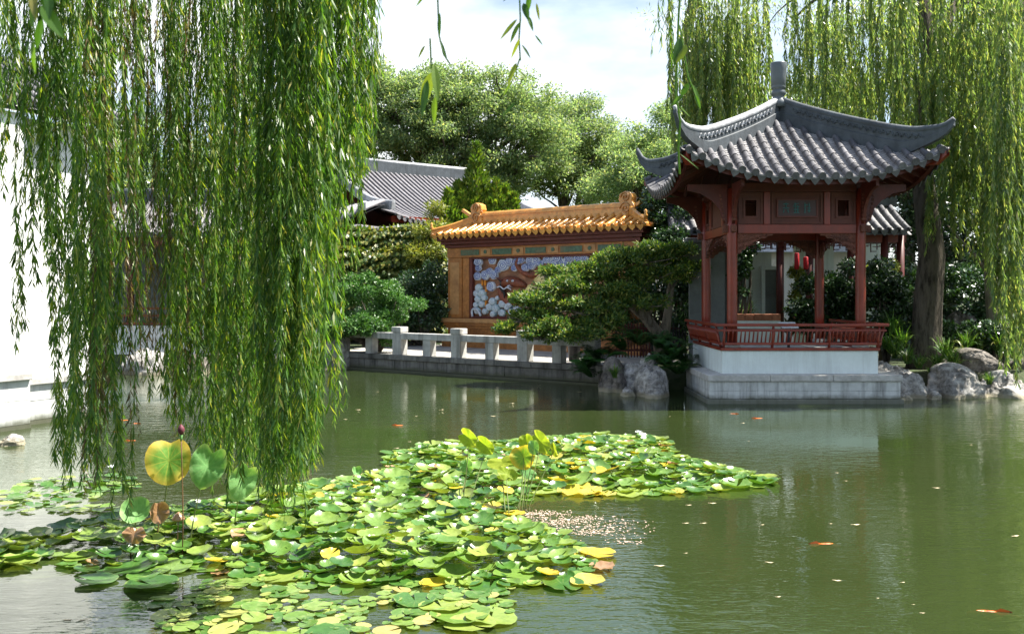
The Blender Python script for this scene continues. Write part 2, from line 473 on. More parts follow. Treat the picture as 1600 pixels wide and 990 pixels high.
def put(name, me, mat, parent=None, mw=None):
    """Link mesh data as an object at world matrix mw, parented without any offset matrix."""
    o = bpy.data.objects.new(name, me)
    COL.objects.link(o)
    mw = mw or (MW[parent.name].copy() if parent else Matrix.Identity(4))
    if mat is not None and not me.materials:
        me.materials.append(mat)
    if parent:
        o.parent = parent
        o.matrix_local = MW[parent.name].inverted() @ mw
    else:
        o.matrix_world = mw
    MW[o.name] = mw
    return o

def np_mesh(name, V, F, smooth=False):
    V = np.asarray(V, dtype=np.float32).reshape(-1, 3)
    F = np.asarray(F, dtype=np.int32)
    k = F.shape[1]
    me = bpy.data.meshes.new(name)
    me.vertices.add(len(V))
    me.vertices.foreach_set("co", V.ravel())
    me.loops.add(F.size)
    me.loops.foreach_set("vertex_index", F.ravel())
    me.polygons.add(len(F))
    me.polygons.foreach_set("loop_start", np.arange(0, F.size, k, dtype=np.int32))
    if smooth:
        me.polygons.foreach_set("use_smooth", np.ones(len(F), dtype=bool))
    me.update(calc_edges=True)
    return me

class MB:
    """Collects shapes in world space (through self.M) and links them as ONE mesh object."""
    def __init__(self, M_=None):
        self.v, self.f, self.M = [], [], M_ or Matrix.Identity(4)
    def add(self, vs, fs):
        o = len(self.v)
        self.v += [self.M @ Vector(p) for p in vs]
        self.f += [tuple(i + o for i in f) for f in fs]
        return self
    def box(self, x0, x1, y0, y1, z0, z1):
        vs = [(x, y, z) for z in (z0, z1) for y in (y0, y1) for x in (x0, x1)]
        return self.add(vs, [(0, 2, 3, 1), (4, 5, 7, 6), (0, 1, 5, 4), (1, 3, 7, 5), (3, 2, 6, 7), (2, 0, 4, 6)])
    def bar(self, p, q, w_, h_, up=(0, 0, 1)):
        p, q = Vector(p), Vector(q)
        d = (q - p).normalized()
        s = d.cross(Vector(up))
        s = s.normalized() if s.length > 1e-5 else Vector((1, 0, 0))
        u = s.cross(d)
        vs = []
        for c in (p, q):
            for a, b in ((-1, -1), (1, -1), (1, 1), (-1, 1)):
                vs.append(c + s * (a * w_ / 2) + u * (b * h_ / 2))
        return self.add(vs, [(3, 2, 1, 0), (4, 5, 6, 7), (0, 1, 5, 4), (1, 2, 6, 5), (2, 3, 7, 6), (3, 0, 4, 7)])
    def tube(self, pts, rad, seg=8, cap=True):
        pts = [Vector(p) for p in pts]
        n = len(pts)
        if not hasattr(rad, '__len__'):
            rad = [rad] * n
        vs, fs = [], []
        prev = None
        for i, p in enumerate(pts):
            d = (pts[min(i + 1, n - 1)] - pts[max(i - 1, 0)])
            d = d.normalized() if d.length > 1e-7 else Vector((0, 0, 1))
            if prev is None:
                a = Vector((1, 0, 0)) if abs(d.x) < 0.9 else Vector((0, 1, 0))
                s = d.cross(a).normalized()
            else:
                s = (prev - d * prev.dot(d))
                s = s.normalized() if s.length > 1e-6 else d.orthogonal().normalized()
            prev = s
            u = d.cross(s)
            for k in range(seg):
                a = 2 * math.pi * k / seg
                vs.append(p + (s * math.cos(a) + u * math.sin(a)) * rad[i])
        for i in range(n - 1):
            for k in range(seg):
                k2 = (k + 1) % seg
                fs.append((i * seg + k, i * seg + k2, (i + 1) * seg + k2, (i + 1) * seg + k))
        if cap:
            fs.append(tuple(range(seg))[::-1])
            fs.append(tuple((n - 1) * seg + k for k in range(seg)))
        return self.add(vs, fs)
    def lathe(self, prof, c=(0, 0, 0), seg=20):
        c = Vector(c)
        vs, fs = [], []
        n = len(prof)
        for r, z in prof:
            for k in range(seg):
                a = 2 * math.pi * k / seg
                vs.append(c + Vector((r * math.cos(a), r * math.sin(a), z)))
        for i in range(n - 1):
            for k in range(seg):
                k2 = (k + 1) % seg
                fs.append((i * seg + k, i * seg + k2, (i + 1) * seg + k2, (i + 1) * seg + k))
        fs.append(tuple(range(seg))[::-1])
        fs.append(tuple((n - 1) * seg + k for k in range(seg)))
        return self.add(vs, fs)
    def prism(self, poly, o, a, b, n, th):
        """2-D polygon in axes a,b from origin o, thickness th along n (centred)."""
        o, a, b, n = Vector(o), Vector(a), Vector(b), Vector(n)
        k = len(poly)
        vs = [o + a * x + b * y - n * th / 2 for x, y in poly] + [o + a * x + b * y + n * th / 2 for x, y in poly]
        fs = [tuple(range(k))[::-1], tuple(range(k, 2 * k))]
        fs += [(i, (i + 1) % k, k + (i + 1) % k, k + i) for i in range(k)]
        return self.add(vs, fs)
    def grid(self, rows, close=False):
        nr, ncol = len(rows), len(rows[0])
        vs = [p for r in rows for p in r]
        fs = []
        for i in range(nr - 1):
            for j in range(ncol - (0 if close else 1)):
                j2 = (j + 1) % ncol
                fs.append((i * ncol + j, i * ncol + j2, (i + 1) * ncol + j2, (i + 1) * ncol + j))
        return self.add(vs, fs)
    def mesh(self, name, inv=None, smooth=False):
        me = bpy.data.meshes.new(name)
        vs = [inv @ v for v in self.v] if inv else self.v
        me.from_pydata([tuple(v) for v in vs], [], self.f)
        if smooth:
            for p in me.polygons:
                p.use_smooth = True
        me.update()
        return me
    def build(self, name, mat, parent=None, smooth=False, bev=0.0, kind=None):
        inv = MW[parent.name].inverted() if parent else None
        me = self.mesh(name, inv, smooth)
        o = put(name, me, mat, parent)
        if bev:
            md = o.modifiers.new("bevel", 'BEVEL')
            md.width = bev
            md.segments = 2
            md.limit_method = 'ANGLE'
        if smooth == 'auto':
            pass
        if kind:
            o['kind'] = kind
        return o

def frame(o, ang):
    return Matrix.Translation(o) @ Matrix.Rotation(ang, 4, 'Z')

def axes(o, x, y, z):
    m = Matrix.Identity(4)
    for i, a in enumerate((x, y, z, o)):
        a = Vector(a)
        m[0][i], m[1][i], m[2][i] = a.x, a.y, a.z
    return m

def catmull(xs, ys):
    xs, ys = list(xs), list(ys)
    n = len(xs)
    ms = []
    for i in range(n):
        a, b = max(i - 1, 0), min(i + 1, n - 1)
        ms.append((ys[b] - ys[a]) / (xs[b] - xs[a]))
    def f(x):
        x = min(max(x, xs[0]), xs[-1])
        i = 0
        while i < n - 2 and x > xs[i + 1]:
            i += 1
        h = xs[i + 1] - xs[i]
        u = (x - xs[i]) / h
        return ((2 * u**3 - 3 * u**2 + 1) * ys[i] + (u**3 - 2 * u**2 + u) * h * ms[i]
                + (-2 * u**3 + 3 * u**2) * ys[i + 1] + (u**3 - u**2) * h * ms[i + 1])
    return f

# ------------------------------------------------------------------ foliage helpers
def unit(a):
    return a / np.maximum(np.linalg.norm(a, axis=-1, keepdims=True), 1e-9)

def leaf_quads(Pn, D, Nn, L, Wd):
    """Diamond leaves: base at P, pointing along D, facing N, length L, width Wd."""
    n = len(Pn)
    D = unit(D)
    S = unit(np.cross(D, Nn))
    Up = np.cross(S, D)
    L = np.asarray(L).reshape(-1, 1) * np.ones((n, 1))
    Wd = np.asarray(Wd).reshape(-1, 1) * np.ones((n, 1))
    mid = Pn + D * L * 0.45 - Up * Wd * 0.18
    V = np.stack([Pn, mid + S * Wd * 0.5, Pn + D * L, mid - S * Wd * 0.5], axis=1).reshape(-1, 3)
    F = np.arange(n * 4).reshape(-1, 4)
    return V, F

def clump_leaves(C, Rr, n, L, Wd, up=0.4, droop=0.0, shell=0.5, rng=NR):
    """n leaves spread over ellipsoid clumps C (k,3) with radii Rr (k,3)."""
    C, Rr = np.asarray(C, float), np.asarray(Rr, float)
    k = len(C)
    vol = np.prod(Rr, axis=1) ** (2 / 3)
    idx = rng.choice(k, n, p=vol / vol.sum())
    d = unit(rng.normal(size=(n, 3)))
    r = rng.random((n, 1)) ** shell
    Pn = C[idx] + d * r * Rr[idx]
    D = unit(rng.normal(size=(n, 3)) + d * 0.6 + np.array([0, 0, -droop]))
    Nn = unit(d * 0.7 + np.array([0, 0, up]) + rng.normal(size=(n, 3)) * 0.55)
    s = rng.uniform(0.7, 1.25, n)
    return leaf_quads(Pn, D, Nn, L * s, Wd * s)

def join_vf(parts):
    V, F, o = [], [], 0
    for v, f in parts:
        V.append(v)
        F.append(f + o)
        o += len(v)
    return np.concatenate(V), np.concatenate(F)

def leaf_obj(name, V, F, mat, parent, kind=None):
    inv = np.array(MW[parent.name].inverted())
    V = V @ inv[:3, :3].T + inv[:3, 3]
    o = put(name, np_mesh(name, V, F), mat, parent)
    if kind: o['kind'] = kind
    return o

def curve_pts(a, b, sag=0.0, n=7, wob=0.0, rnd=R, up=(0, 0, 1)):
    a, b = Vector(a), Vector(b)
    pts = []
    L = (b - a).length
    ph = [rnd.uniform(-1, 1) for _ in range(6)]
    for i in range(n):
        u = i / (n - 1)
        p = a.lerp(b, u) + Vector(up) * (sag * 4 * u * (1 - u))
        k = wob * L * math.sin(math.pi * u)
        p += Vector((ph[0] * math.sin(5 * u + ph[1] * 3), ph[2] * math.sin(6 * u + ph[3] * 3), ph[4] * math.sin(5 * u + ph[5] * 3))) * k
        pts.append(p)
    return pts

def tree(name, label, cat, base, fork, blobs, nclump, nleaf, L, Wd, leafmat, barkmat, r0=0.3, clump_r=(0.5, 0.9),
         group=None, up=0.4, droop=0.1, seed=1, limb_every=3, flat=0.75, shell=0.5, trunk_pts=None):
    """Tapered trunk to a fork, limbs out to leaf clumps spread through ellipsoid blobs (cx,cy,cz,rx,ry,rz)."""
    rnd = random.Random(seed)
    rng = np.random.default_rng(seed)
    t = thing(name, label, cat, base, 0, group)
    tp = trunk_pts or curve_pts(base, fork, 0, 7, 0.03, rnd)
    tb = MB()
    tb.tube(tp, [r0 * (1.25 if i == 0 else 1) * (1 - 0.45 * i / (len(tp) - 1)) for i in range(len(tp))], 10)
    fork = Vector(tp[-1])
    C, Rr = [], []
    vols = [b[3] * b[4] * b[5] for b in blobs]
    for b, v in zip(blobs, vols):
        k = max(3, int(nclump * v / sum(vols)))
        for _ in range(k):
            d = Vector((rnd.gauss(0, 1), rnd.gauss(0, 1), rnd.gauss(0, 1))).normalized() * (rnd.random() ** 0.38)
            c = Vector((b[0] + d.x * b[3], b[1] + d.y * b[4], b[2] + d.z * b[5]))
            r = rnd.uniform(*clump_r)
            C.append(c)
            Rr.append((r, r, r * flat))
    # limbs: one main limb per blob, side limbs to clumps
    for b in blobs:
        c = Vector(b[:3])
        main = curve_pts(fork, c, 0.08 * (c - fork).length, 8, 0.05, rnd)
        tb.tube(main, [r0 * 0.5 * (1 - 0.75 * i / 7) for i in range(8)], 7)
    for i, c in enumerate(C):
        if i % limb_every == 0:
            b = min(blobs, key=lambda q: (Vector(q[:3]) - c).length)
            st = fork.lerp(Vector(b[:3]), rnd.uniform(0.35, 0.95))
            ln = curve_pts(st, c, 0.05 * (c - st).length, 6, 0.08, rnd)
            tb.tube(ln, [r0 * 0.2 * (1 - 0.8 * j / 5) + 0.006 for j in range(6)], 5, False)
    tb.build('trunk', barkmat, t, True)
    V, F = clump_leaves(C, Rr, nleaf, L, Wd, up, droop, shell, rng)
    leaf_obj('crown', V, F, leafmat, t)
    return t

# ------------------------------------------------------------------ ground, pond
POND = [(-14, 2.6), (16, 2.6), (16, 19.6), (10.4, 19.9), (7.0, 20.3), (5.6, 20.9), (3.9, 20.7), (3.2, 20.9), (1.9, 22.5), (-4.6, 27.2), (-8.0, 26.2), (-14, 26.2)]
def in_pond(x, y):
    c = False
    j = len(POND) - 1
    for i in range(len(POND)):
        xi, yi = POND[i]
        xj, yj = POND[j]
        if (yi > y) != (yj > y) and x < (xj - xi) * (y - yi) / (yj - yi) + xi:
            c = not c
        j = i
    return c
def pond_dist(x, y):
    best = 1e9
    p = Vector((x, y))
    for i in range(len(POND)):
        a, b = Vector(POND[i - 1]), Vector(POND[i])
        ab = b - a
        u = max(0, min(1, (p - a).dot(ab) / ab.length_squared))
        best = min(best, (a + ab * u - p).length)
    return best
def ground_z(x, y):
    if abs(x) > 60 or y < -30 or y > 80:
        return 0.45
    s = pond_dist(x, y) * (-1 if in_pond(x, y) else 1)
    u = max(0.0, min(1.0, (s + 0.35) / 0.7))
    u = u * u * (3 - 2 * u)
    z = -0.9 + 1.32 * u
    if s > 0:
        z += 0.05 * mnoise.noise(Vector((x * 0.6, y * 0.6, 0)))
    return z
xs = [-900, -400, -200, -120, -70, -45] + list(np.arange(-30, 30.1, 0.5)) + [45, 70, 120, 200, 400, 900]
ys = [-900, -300, -100, -40, -15, -5] + list(np.arange(-2, 46.1, 0.5)) + [55, 75, 110, 180, 350, 900]
gb = MB()
gb.grid([[(x, y, ground_z(x, y)) for x in xs] for y in ys])
gb.build('ground', M['ground'], None, True, kind='structure')
wb = MB()
wb.add([(-20, 0, 0), (20, 0, 0), (20, 29, 0), (-20, 29, 0)], [(0, 1, 2, 3)])
wb.build('water', M['water'], None, kind='structure')

# ------------------------------------------------------------------ tile helpers
def half_tube(seg=6, r0=0.9, r1=1.0):
    """Unit barrel tile: x radius 1, along y from 0 (upper) to 1 (lower), arched in z."""
    vs, fs = [], []
    for y, r in ((0, r0), (0.93, r1), (0.93, r1 * 1.08), (1.0, r1 * 1.08)):
        for k in range(seg + 1):
            a = math.pi * k / seg
            vs.append((math.cos(a) * r, y, math.sin(a) * r))
    n = seg + 1
    for i in range(3):
        for k in range(seg):
            fs.append((i * n + k, (i + 1) * n + k, (i + 1) * n + k + 1, i * n + k + 1))
    fs.append(tuple(range(3 * n, 4 * n)))
    me = bpy.data.meshes.new('roof_tile')
    me.from_pydata(vs, [], fs)
    for p in me.polygons:
        p.use_smooth = len(p.vertices) == 4
    me.update()
    return me

def disc_mesh(name, seg=12):
    b = MB()
    pr = [(math.cos(2 * math.pi * k / seg), math.sin(2 * math.pi * k / seg)) for k in range(seg)]
    vs = [(x, 0, z) for x, z in pr] + [(x, 1, z) for x, z in pr] + [(x * 0.72, 1, z * 0.72) for x, z in pr] + [(x * 0.66, 0.75, z * 0.66) for x, z in pr]
    fs = []
    for L_ in range(3):
        for k in range(seg):
            k2 = (k + 1) % seg
            fs.append((L_ * seg + k, L_ * seg + k2, (L_ + 1) * seg + k2, (L_ + 1) * seg + k))
    fs.append(tuple(range(3 * seg, 4 * seg)))
    fs.append(tuple(range(seg))[::-1])
    b.add(vs, fs)
    return b.mesh(name)

def drip_mesh(name):
    poly = [(-1, 0.5), (-0.75, -0.15), (-0.42, -0.62), (0, -1), (0.42, -0.62), (0.75, -0.15), (1, 0.5), (0.5, 0.28), (0, 0.2), (-0.5, 0.28)]
    b = MB()
    b.prism(poly, (0, 0.5, 0), (1, 0, 0), (0, 0, 1), (0, 1, 0), 1)
    return b.mesh(name)

TILE = half_tube()
TILE.materials.append(M['tile'])
DISC = disc_mesh('tile_end')
DISC.materials.append(M['tile'])
DRIP = drip_mesh('drip_tile')
DRIP.materials.append(M['tile'])

def orient(p, along, up):
    """y axis along, z axis as near to up as possible."""
    y = along.normalized()
    x = y.cross(up).normalized()
    z = x.cross(y)
    return x, y, z

# ------------------------------------------------------------------ the pavilion
CX, CY = 5.58, 20.1
EV = 2.45
pav = thing('pavilion', 'red timber water pavilion with upswept grey tiled roof standing on a stone plinth', 'pavilion', (CX, CY, 0))
zc = catmull([0, 0.48, 1.16, 1.95, 2.45], [5.81, 5.42, 4.98, 4.50, 4.25])
zh = catmull([0, 0.48, 1.16, 1.95, 2.45], [5.81, 5.47, 5.14, 4.82, 4.80])
HMAX = 2.62
zr = catmull([0, 0.48, 1.16, 1.95, 2.33, 2.46, 2.56, HMAX], [6.14, 5.85, 5.50, 5.17, 5.15, 5.21, 5.34, 5.49])
def roofp(k, u, d, lift=0.0):
    f = (abs(u) / max(d, 1e-4)) ** 2.6 if d > 0 else 0
    z = zc(d) + (zh(d) - zc(d)) * min(f, 1.0) + lift
    a = k * math.pi / 2
    x, y = u, -d
    return Vector((CX + x * math.cos(a) - y * math.sin(a), CY + x * math.sin(a) + y * math.cos(a), z))
# k=0 front, k=1 right, k=2 back, k=3 left
rb = MB()
for k in range(4):
    rows = []
    for i in range(15):
        d = 0.02 + (EV - 0.04 - 0.02) * i / 14
        rows.append([roofp(k, d * j / 8, d, -0.08) for j in range(-8, 9)])
    rb.grid(rows)
roof = rb.build('roof', M['redwood'], pav, True)
PITCH = 0.245
pan = MB()
farrows = MB()
for k in range(4):
    for i in range(20):
        u = (i - 9.5) * PITCH
        d0, d1 = abs(u) + 0.09, EV
        if d0 > d1 - 0.05:
            d0 = d1 - 0.12
        L_ = d1 - d0
        n = max(1, round(L_ / 0.21))
        for j in range(n):
            a = roofp(k, u, d0 + L_ * j / n)
            b = roofp(k, u, d0 + L_ * (j + 1) / n)
            al = b - a
            nx = roofp(k, u + 0.05, d0 + L_ * (j + 0.5) / n) - roofp(k, u - 0.05, d0 + L_ * (j + 0.5) / n)
            nrm = nx.cross(al)
            if nrm.z < 0: nrm = -nrm
            x, y, z = orient(a, al, nrm)
            rr = 0.062
            m = axes(a + z * 0.005 + z * (0.004 if j % 2 else 0) + x * R.uniform(-0.004, 0.004), x * rr, y * (al.length * 1.04), z * rr * 1.1)
            if k in (0, 3):
                put('roof_tile', TILE, None, roof, m)
            else:
                o = len(farrows.v)
                farrows.v += [m @ v.co for v in TILE.vertices]
                farrows.f += [tuple(q + o for q in p.vertices) for p in TILE.polygons]
        e = roofp(k, u, EV)
        out_ = (roofp(k, u, EV) - roofp(k, u, EV - 0.2))
        hz = Vector((out_.x, out_.y, 0)).normalized()
        hz = (hz + Vector((0, 0, -0.25))).normalized()
        x, y, z = orient(e, hz, Vector((0, 0, 1)))
        put('tile_end', DISC, None, roof, axes(e + z * 0.008 + y * 0.005, x * 0.072, y * 0.022, z * 0.072))
        if i < 19:
            um = u + PITCH / 2
            e2 = roofp(k, um, EV, -0.035)
            sd = (roofp(k, um + 0.1, EV) - roofp(k, um - 0.1, EV)).normalized()
            y2 = hz
            z2 = sd.cross(y2)
            if z2.z < 0: z2 = -z2
            put('drip_tile', DRIP, None, roof, axes(e2 - y2 * 0.012 - z2 * 0.012, sd * 0.108, y2 * 0.018, z2 * 0.118))
    # pan tile courses between the rows
    for i in range(-10, 10):
        u0 = (i - 0.5 + 0.5) * PITCH
        um = u0 + PITCH / 2 - PITCH / 2
        um = (i + 0.5) * PITCH - PITCH / 2
        d0 = max(0.1, abs(um) + 0.02)
        nC = max(1, int((EV - d0) / 0.062))
        for c in range(nC):
            da, db = d0 + (EV - d0) * c / nC, d0 + (EV - d0) * (c + 1) / nC
            ra, rb_ = [], []
            for q in (-1, -0.5, 0, 0.5, 1):
                uu = um + q * PITCH * 0.47
                sag = -0.045 + 0.03 * q * q
                ra.append(roofp(k, max(-da, min(da, uu)), da, sag))
                rb_.append(roofp(k, max(-db, min(db, uu)), db + 0.008, sag + 0.017))
            pan.grid([ra, rb_])
            lo = [p - Vector((0, 0, 0.017)) for p in rb_]
            pan.grid([rb_, lo])
pan.build('pan_tiles', M['pan'], roof, kind='stuff')
farrows.build('roof_tiles', M['tile'], roof, True, kind='stuff')
# hip ridges with upturned horns
for k in range(4):
    a = k * math.pi / 2
    def hip(s, off, z):
        # diagonal towards (-1,-1) turned by k quarter turns; off = sideways
        dx, dy = -s + off * 0.7071, -s - off * 0.7071
        return Vector((CX + dx * math.cos(a) - dy * math.sin(a), CY + dx * math.sin(a) + dy * math.cos(a), z))
    hx = 2.52 if k == 1 else HMAX
    ss = [0.05 + (hx - 0.05) * i / 26 for i in range(27)]
    rows = []
    cap = []
    for s in ss:
        top = zr(s)
        hgt = 0.47 if s < 1.9 else 0.47 + (0.11 - 0.47) * ((s - 1.9) / (hx - 1.9)) ** 0.8
        wd = 0.075 if s < 2.2 else 0.075 - 0.035 * (s - 2.2) / 0.42
        bot = top - hgt
        rows.append([hip(s, -wd, bot), hip(s, -wd, bot + hgt * 0.52), hip(s, -wd * 0.75, bot + hgt * 0.55), hip(s, -wd * 0.75, top),
                     hip(s, wd * 0.75, top), hip(s, wd * 0.75, bot + hgt * 0.55), hip(s, wd, bot + hgt * 0.52), hip(s, wd, bot)])
        cap.append((hip(s, 0, top + 0.02), wd))
    hb = MB()
    hb.grid(rows, True)
    hb.add(rows[-1], [(0, 1, 2, 3, 4, 5, 6, 7)])
    hb.add(rows[0], [(7, 6, 5, 4, 3, 2, 1, 0)])
    hr = hb.build('hip_ridge', M['ridge'], roof)
    cb = MB()
    cb.tube([p for p, _ in cap], [w_ * 0.98 for _, w_ in cap], 8)
    cb.build('ridge_cap', M['capwhite'] if k == 0 else M['ridge'], roof, True)
    # carved scroll band on both faces of the ridge
    kb = MB()
    for sgn in (-1, 1):
        pts = []
        for i in range(140):
            s = 0.25 + 1.9 * i / 139
            ph = i * 0.9
            pts.append(hip(s, sgn * 0.066, zr(s) - 0.10 + 0.045 * math.sin(ph)))
        kb.tube(pts, 0.012, 4, False)
        for i in range(30):
            s = 0.3 + 1.8 * i / 29
            p = hip(s, sgn * 0.07, zr(s) - 0.10)
            kb.box(p.x - 0.016, p.x + 0.016, p.y - 0.016, p.y + 0.016, p.z - 0.016, p.z + 0.016)
    kb.build('carved_band', M['capwhite'] if k == 0 else M['ridge'], roof)
    # corner beam and board under the horn
    bb = MB()
    bb.grid([[hip(s, -0.07, zh(min(s, EV)) - 0.32 + (0.16 if s > 2.3 else 0)), hip(s, -0.07, zh(min(s, EV)) - 0.09), hip(s, 0.07, zh(min(s, EV)) - 0.09), hip(s, 0.07, zh(min(s, EV)) - 0.32 + (0.16 if s > 2.3 else 0))]
             for s in (1.2, 1.6, 2.0, 2.3, 2.44)], True)
    bb.build('corner_beam', M['red'], pav)
fb = MB()
fb.lathe([(0.2, -0.12), (0.19, 0.0), (0.13, 0.06), (0.12, 0.12), (0.145, 0.15), (0.15, 0.2), (0.13, 0.235), (0.12, 0.25), (0.145, 0.265), (0.15, 0.31), (0.145, 0.33),
          (0.15, 0.34), (0.155, 0.5), (0.163, 0.66), (0.172, 0.80), (0.165, 0.815), (0.13, 0.80)], (CX, CY, 6.1), 24)
fb.build('finial', M['finial'], pav, True)
# timber frame
HC = 1.26
for k in range(4):
    a = k * math.pi / 2
    rot = Matrix.Translation((CX, CY, 0)) @ Matrix.Rotation(a, 4, 'Z')
    # column at the (-,-) corner
    c = MB(rot)
    c.lathe([(0.098, 1.08), (0.1, 1.6), (0.1, 3.2), (0.096, 4.15)], (-HC, -HC, 0), 18)
    c.build('column', M['red'], pav, True)
    c = MB(rot)
    c.lathe([(0.14, 1.0), (0.165, 1.03), (0.165, 1.07), (0.12, 1.1)], (-HC, -HC, 0), 18)
    c.build('column_base', M['coping'], pav, True)
    b = MB(rot)
    b.box(-HC + 0.1, HC - 0.1, -HC - 0.06, -HC + 0.06, 3.27, 3.445)
    b.build('beam', M['red'], pav, bev=0.008)
    b = MB(rot)
    b.box(-HC + 0.1, HC - 0.1, -HC - 0.075, -HC + 0.075, 4.085, 4.26)
    b.build('beam', M['redwood'], pav, bev=0.008)
    # frieze: posts, boards with two small window openings, centre plaque
    y0, y1 = -HC - 0.045, -HC + 0.045
    for q in (-0.59, 0.59):
        b = MB(rot)
        b.box(q - 0.06, q + 0.06, y0 - 0.012, y1 + 0.012, 3.447, 4.083)
        b.build('frieze_post', M['red'], pav, bev=0.006)
    for q0, q1 in ((-HC + 0.1, -0.65), (0.65, HC - 0.1)):
        mid = (q0 + q1) / 2
        wh = 0.107
        b = MB(rot)
        b.box(q0, mid - wh, y0 + 0.02, y1 - 0.02, 3.447, 4.083)
        b.box(mid + wh, q1, y0 + 0.02, y1 - 0.02, 3.447, 4.083)
        b.box(mid - wh, mid + wh, y0 + 0.02, y1 - 0.02, 3.447, 3.61)
        b.box(mid - wh, mid + wh, y0 + 0.02, y1 - 0.02, 3.92, 4.083)
        p = b.build('frieze_panel', M['panelwood'], pav)
        b = MB(rot)
        for e0, e1, z0, z1 in ((q0 + 0.02, q1 - 0.02, 3.465, 3.5), (q0 + 0.02, q1 - 0.02, 4.03, 4.065), (q0 + 0.02, q0 + 0.055, 3.502, 4.028), (q1 - 0.055, q1 - 0.02, 3.502, 4.028)):
            b.box(e0, e1, y0 + 0.004, y0 + 0.02, z0, z1)
        for e0, e1, z0, z1 in ((mid - wh - 0.04, mid + wh + 0.04, 3.57, 3.61), (mid - wh - 0.04, mid + wh + 0.04, 3.92, 3.96), (mid - wh - 0.04, mid - wh, 3.612, 3.918), (mid + wh, mid + wh + 0.04, 3.612, 3.918)):
            b.box(e0, e1, y0 - 0.004, y1 - 0.01, z0, z1)
        b.build('window_frame', M['panelwood'], p)
    b = MB(rot)
    b.box(-0.53, 0.53, y0 + 0.02, y1 - 0.02, 3.447, 4.083)
    p = b.build('frieze_panel', M['panelwood'], pav)
    b = MB(rot)
    for e0, e1, z0, z1 in ((-0.5, 0.5, 3.465, 3.505), (-0.5, 0.5, 4.03, 4.065), (-0.5, -0.46, 3.507, 4.028), (0.46, 0.5, 3.507, 4.028)):
        b.box(e0, e1, y0 + 0.0, y0 + 0.02, z0, z1)
    b.build('panel_frame', M['panelwood'], p)
    if k in (0,):
        b = MB(rot)
        b.box(-0.385, 0.385, y0 - 0.012, y0 + 0.018, 3.60, 3.93)
        q = b.build('plaque', M['plaque'], pav, bev=0.006)
        b = MB(rot)
        for e0, e1, z0, z1 in ((-0.40, 0.40, 3.585, 3.612), (-0.40, 0.40, 3.918, 3.945), (-0.40, -0.373, 3.613, 3.917), (0.373, 0.40, 3.613, 3.917)):
            b.box(e0, e1, y0 - 0.024, y0 + 0.0, z0, z1)
        b.build('plaque_frame', M['maroon'], q)
        b = MB(rot)
        yy = y0 - 0.018
        # three brush characters, worn: short teal strokes raised on the board
        for cx_, st in ((-0.22, [(-.05, .08, .05, .08), (0, .10, 0, -.02), (-.06, 0, .06, 0), (-.04, -.03, -.05, -.09), (.03, -.03, .05, -.09)]),
                        (-0.02, [(-.05, .07, .05, .09), (-.06, .03, .06, .03), (-.02, .1, -.02, -.1), (.03, .05, .03, -.08), (-.06, -.03, .06, -.03), (-.05, -.09, .06, -.09)]),
                        (0.20, [(-.05, .1, -.05, -.1), (-.06, .06, .0, .06), (.03, .1, .03, -.09), (-.01, .0, .06, .0), (.0, -.05, .06, -.05)])):
            for xa, za, xb, zb in st:
                b.bar((cx_ + xa, yy, 3.765 + za), (cx_ + xb, yy, 3.765 + zb), 0.012, 0.02, (0, 1, 0))
        b.build('lettering', M['teal'], q)
    # carved corner brackets under the beam
    poly = [(0, 0), (0.70, 0), (0.69, -0.035), (0.60, -0.045), (0.56, -0.085), (0.45, -0.10), (0.40, -0.15), (0.31, -0.165), (0.26, -0.225), (0.19, -0.245), (0.15, -0.31), (0.09, -0.33), (0.06, -0.39), (0, -0.40)]
    for sg in (-1, 1):
        b = MB(rot)
        b.prism(poly, (sg * (HC - 0.1), -HC, 3.268), (-sg, 0, 0), (0, 0, 1), (0, 1, 0), 0.055)
        cbk = b.build('carved_bracket', M['carved'], pav)
        b = MB(rot)
        for i in range(9):
            ax = 0.05 + 0.065 * i
            dz = -0.03 - max(0.0, 0.30 - 0.52 * ax) * 0.5
            pts = [(sg * (HC - 0.1 - ax - 0.028 * math.cos(t_ * 0.8) * (1 - t_ / 11)), -HC - 0.03, 3.255 + dz + 0.028 * math.sin(t_ * 0.8) * (1 - t_ / 11)) for t_ in range(10)]
            b.tube(pts, 0.007, 4, False)
            if dz < -0.09:
                pts = [(p[0], p[1], p[2] - 0.1) for p in pts]
                b.tube(pts, 0.007, 4, False)
        b.build('carving', M['carved'], cbk, kind='stuff')
    # eave struts with notched edges, outwards at each column
    for sg in (-1, 1):
        b = MB(rot)
        prof = [(0, 0), (0.10, 0.12), (0.16, 0.30), (0.30, 0.46), (0.52, 0.60), (0.78, 0.66), (0.78, 0.78), (0, 0.78)]
        b.prism(prof, (sg * HC, -HC - 0.1, 3.45), (0, -1, 0), (0, 0, 1), (1, 0, 0), 0.06)
        st = b.build('eave_strut', M['redwood'], pav)
        b = MB(rot)
        for i in range(7):
            z0 = 3.52 + 0.078 * i
            x0 = 0.05 + 0.012 * i
            b.box(sg * HC - 0.045, sg * HC + 0.045, -HC - 0.1 - x0 - 0.04, -HC - 0.1 - x0 + 0.0, z0, z0 + 0.045)
        b.build('carving', M['carved'], st, kind='stuff')
    # carved block at the beam end
    for sg in (-1, 1):
        b = MB(rot)
        b.box(sg * HC - 0.055, sg * HC + 0.055, -HC - 0.19, -HC - 0.085, 3.29, 3.43)
        b.build('beam_end', M['carved'], pav, bev=0.012)
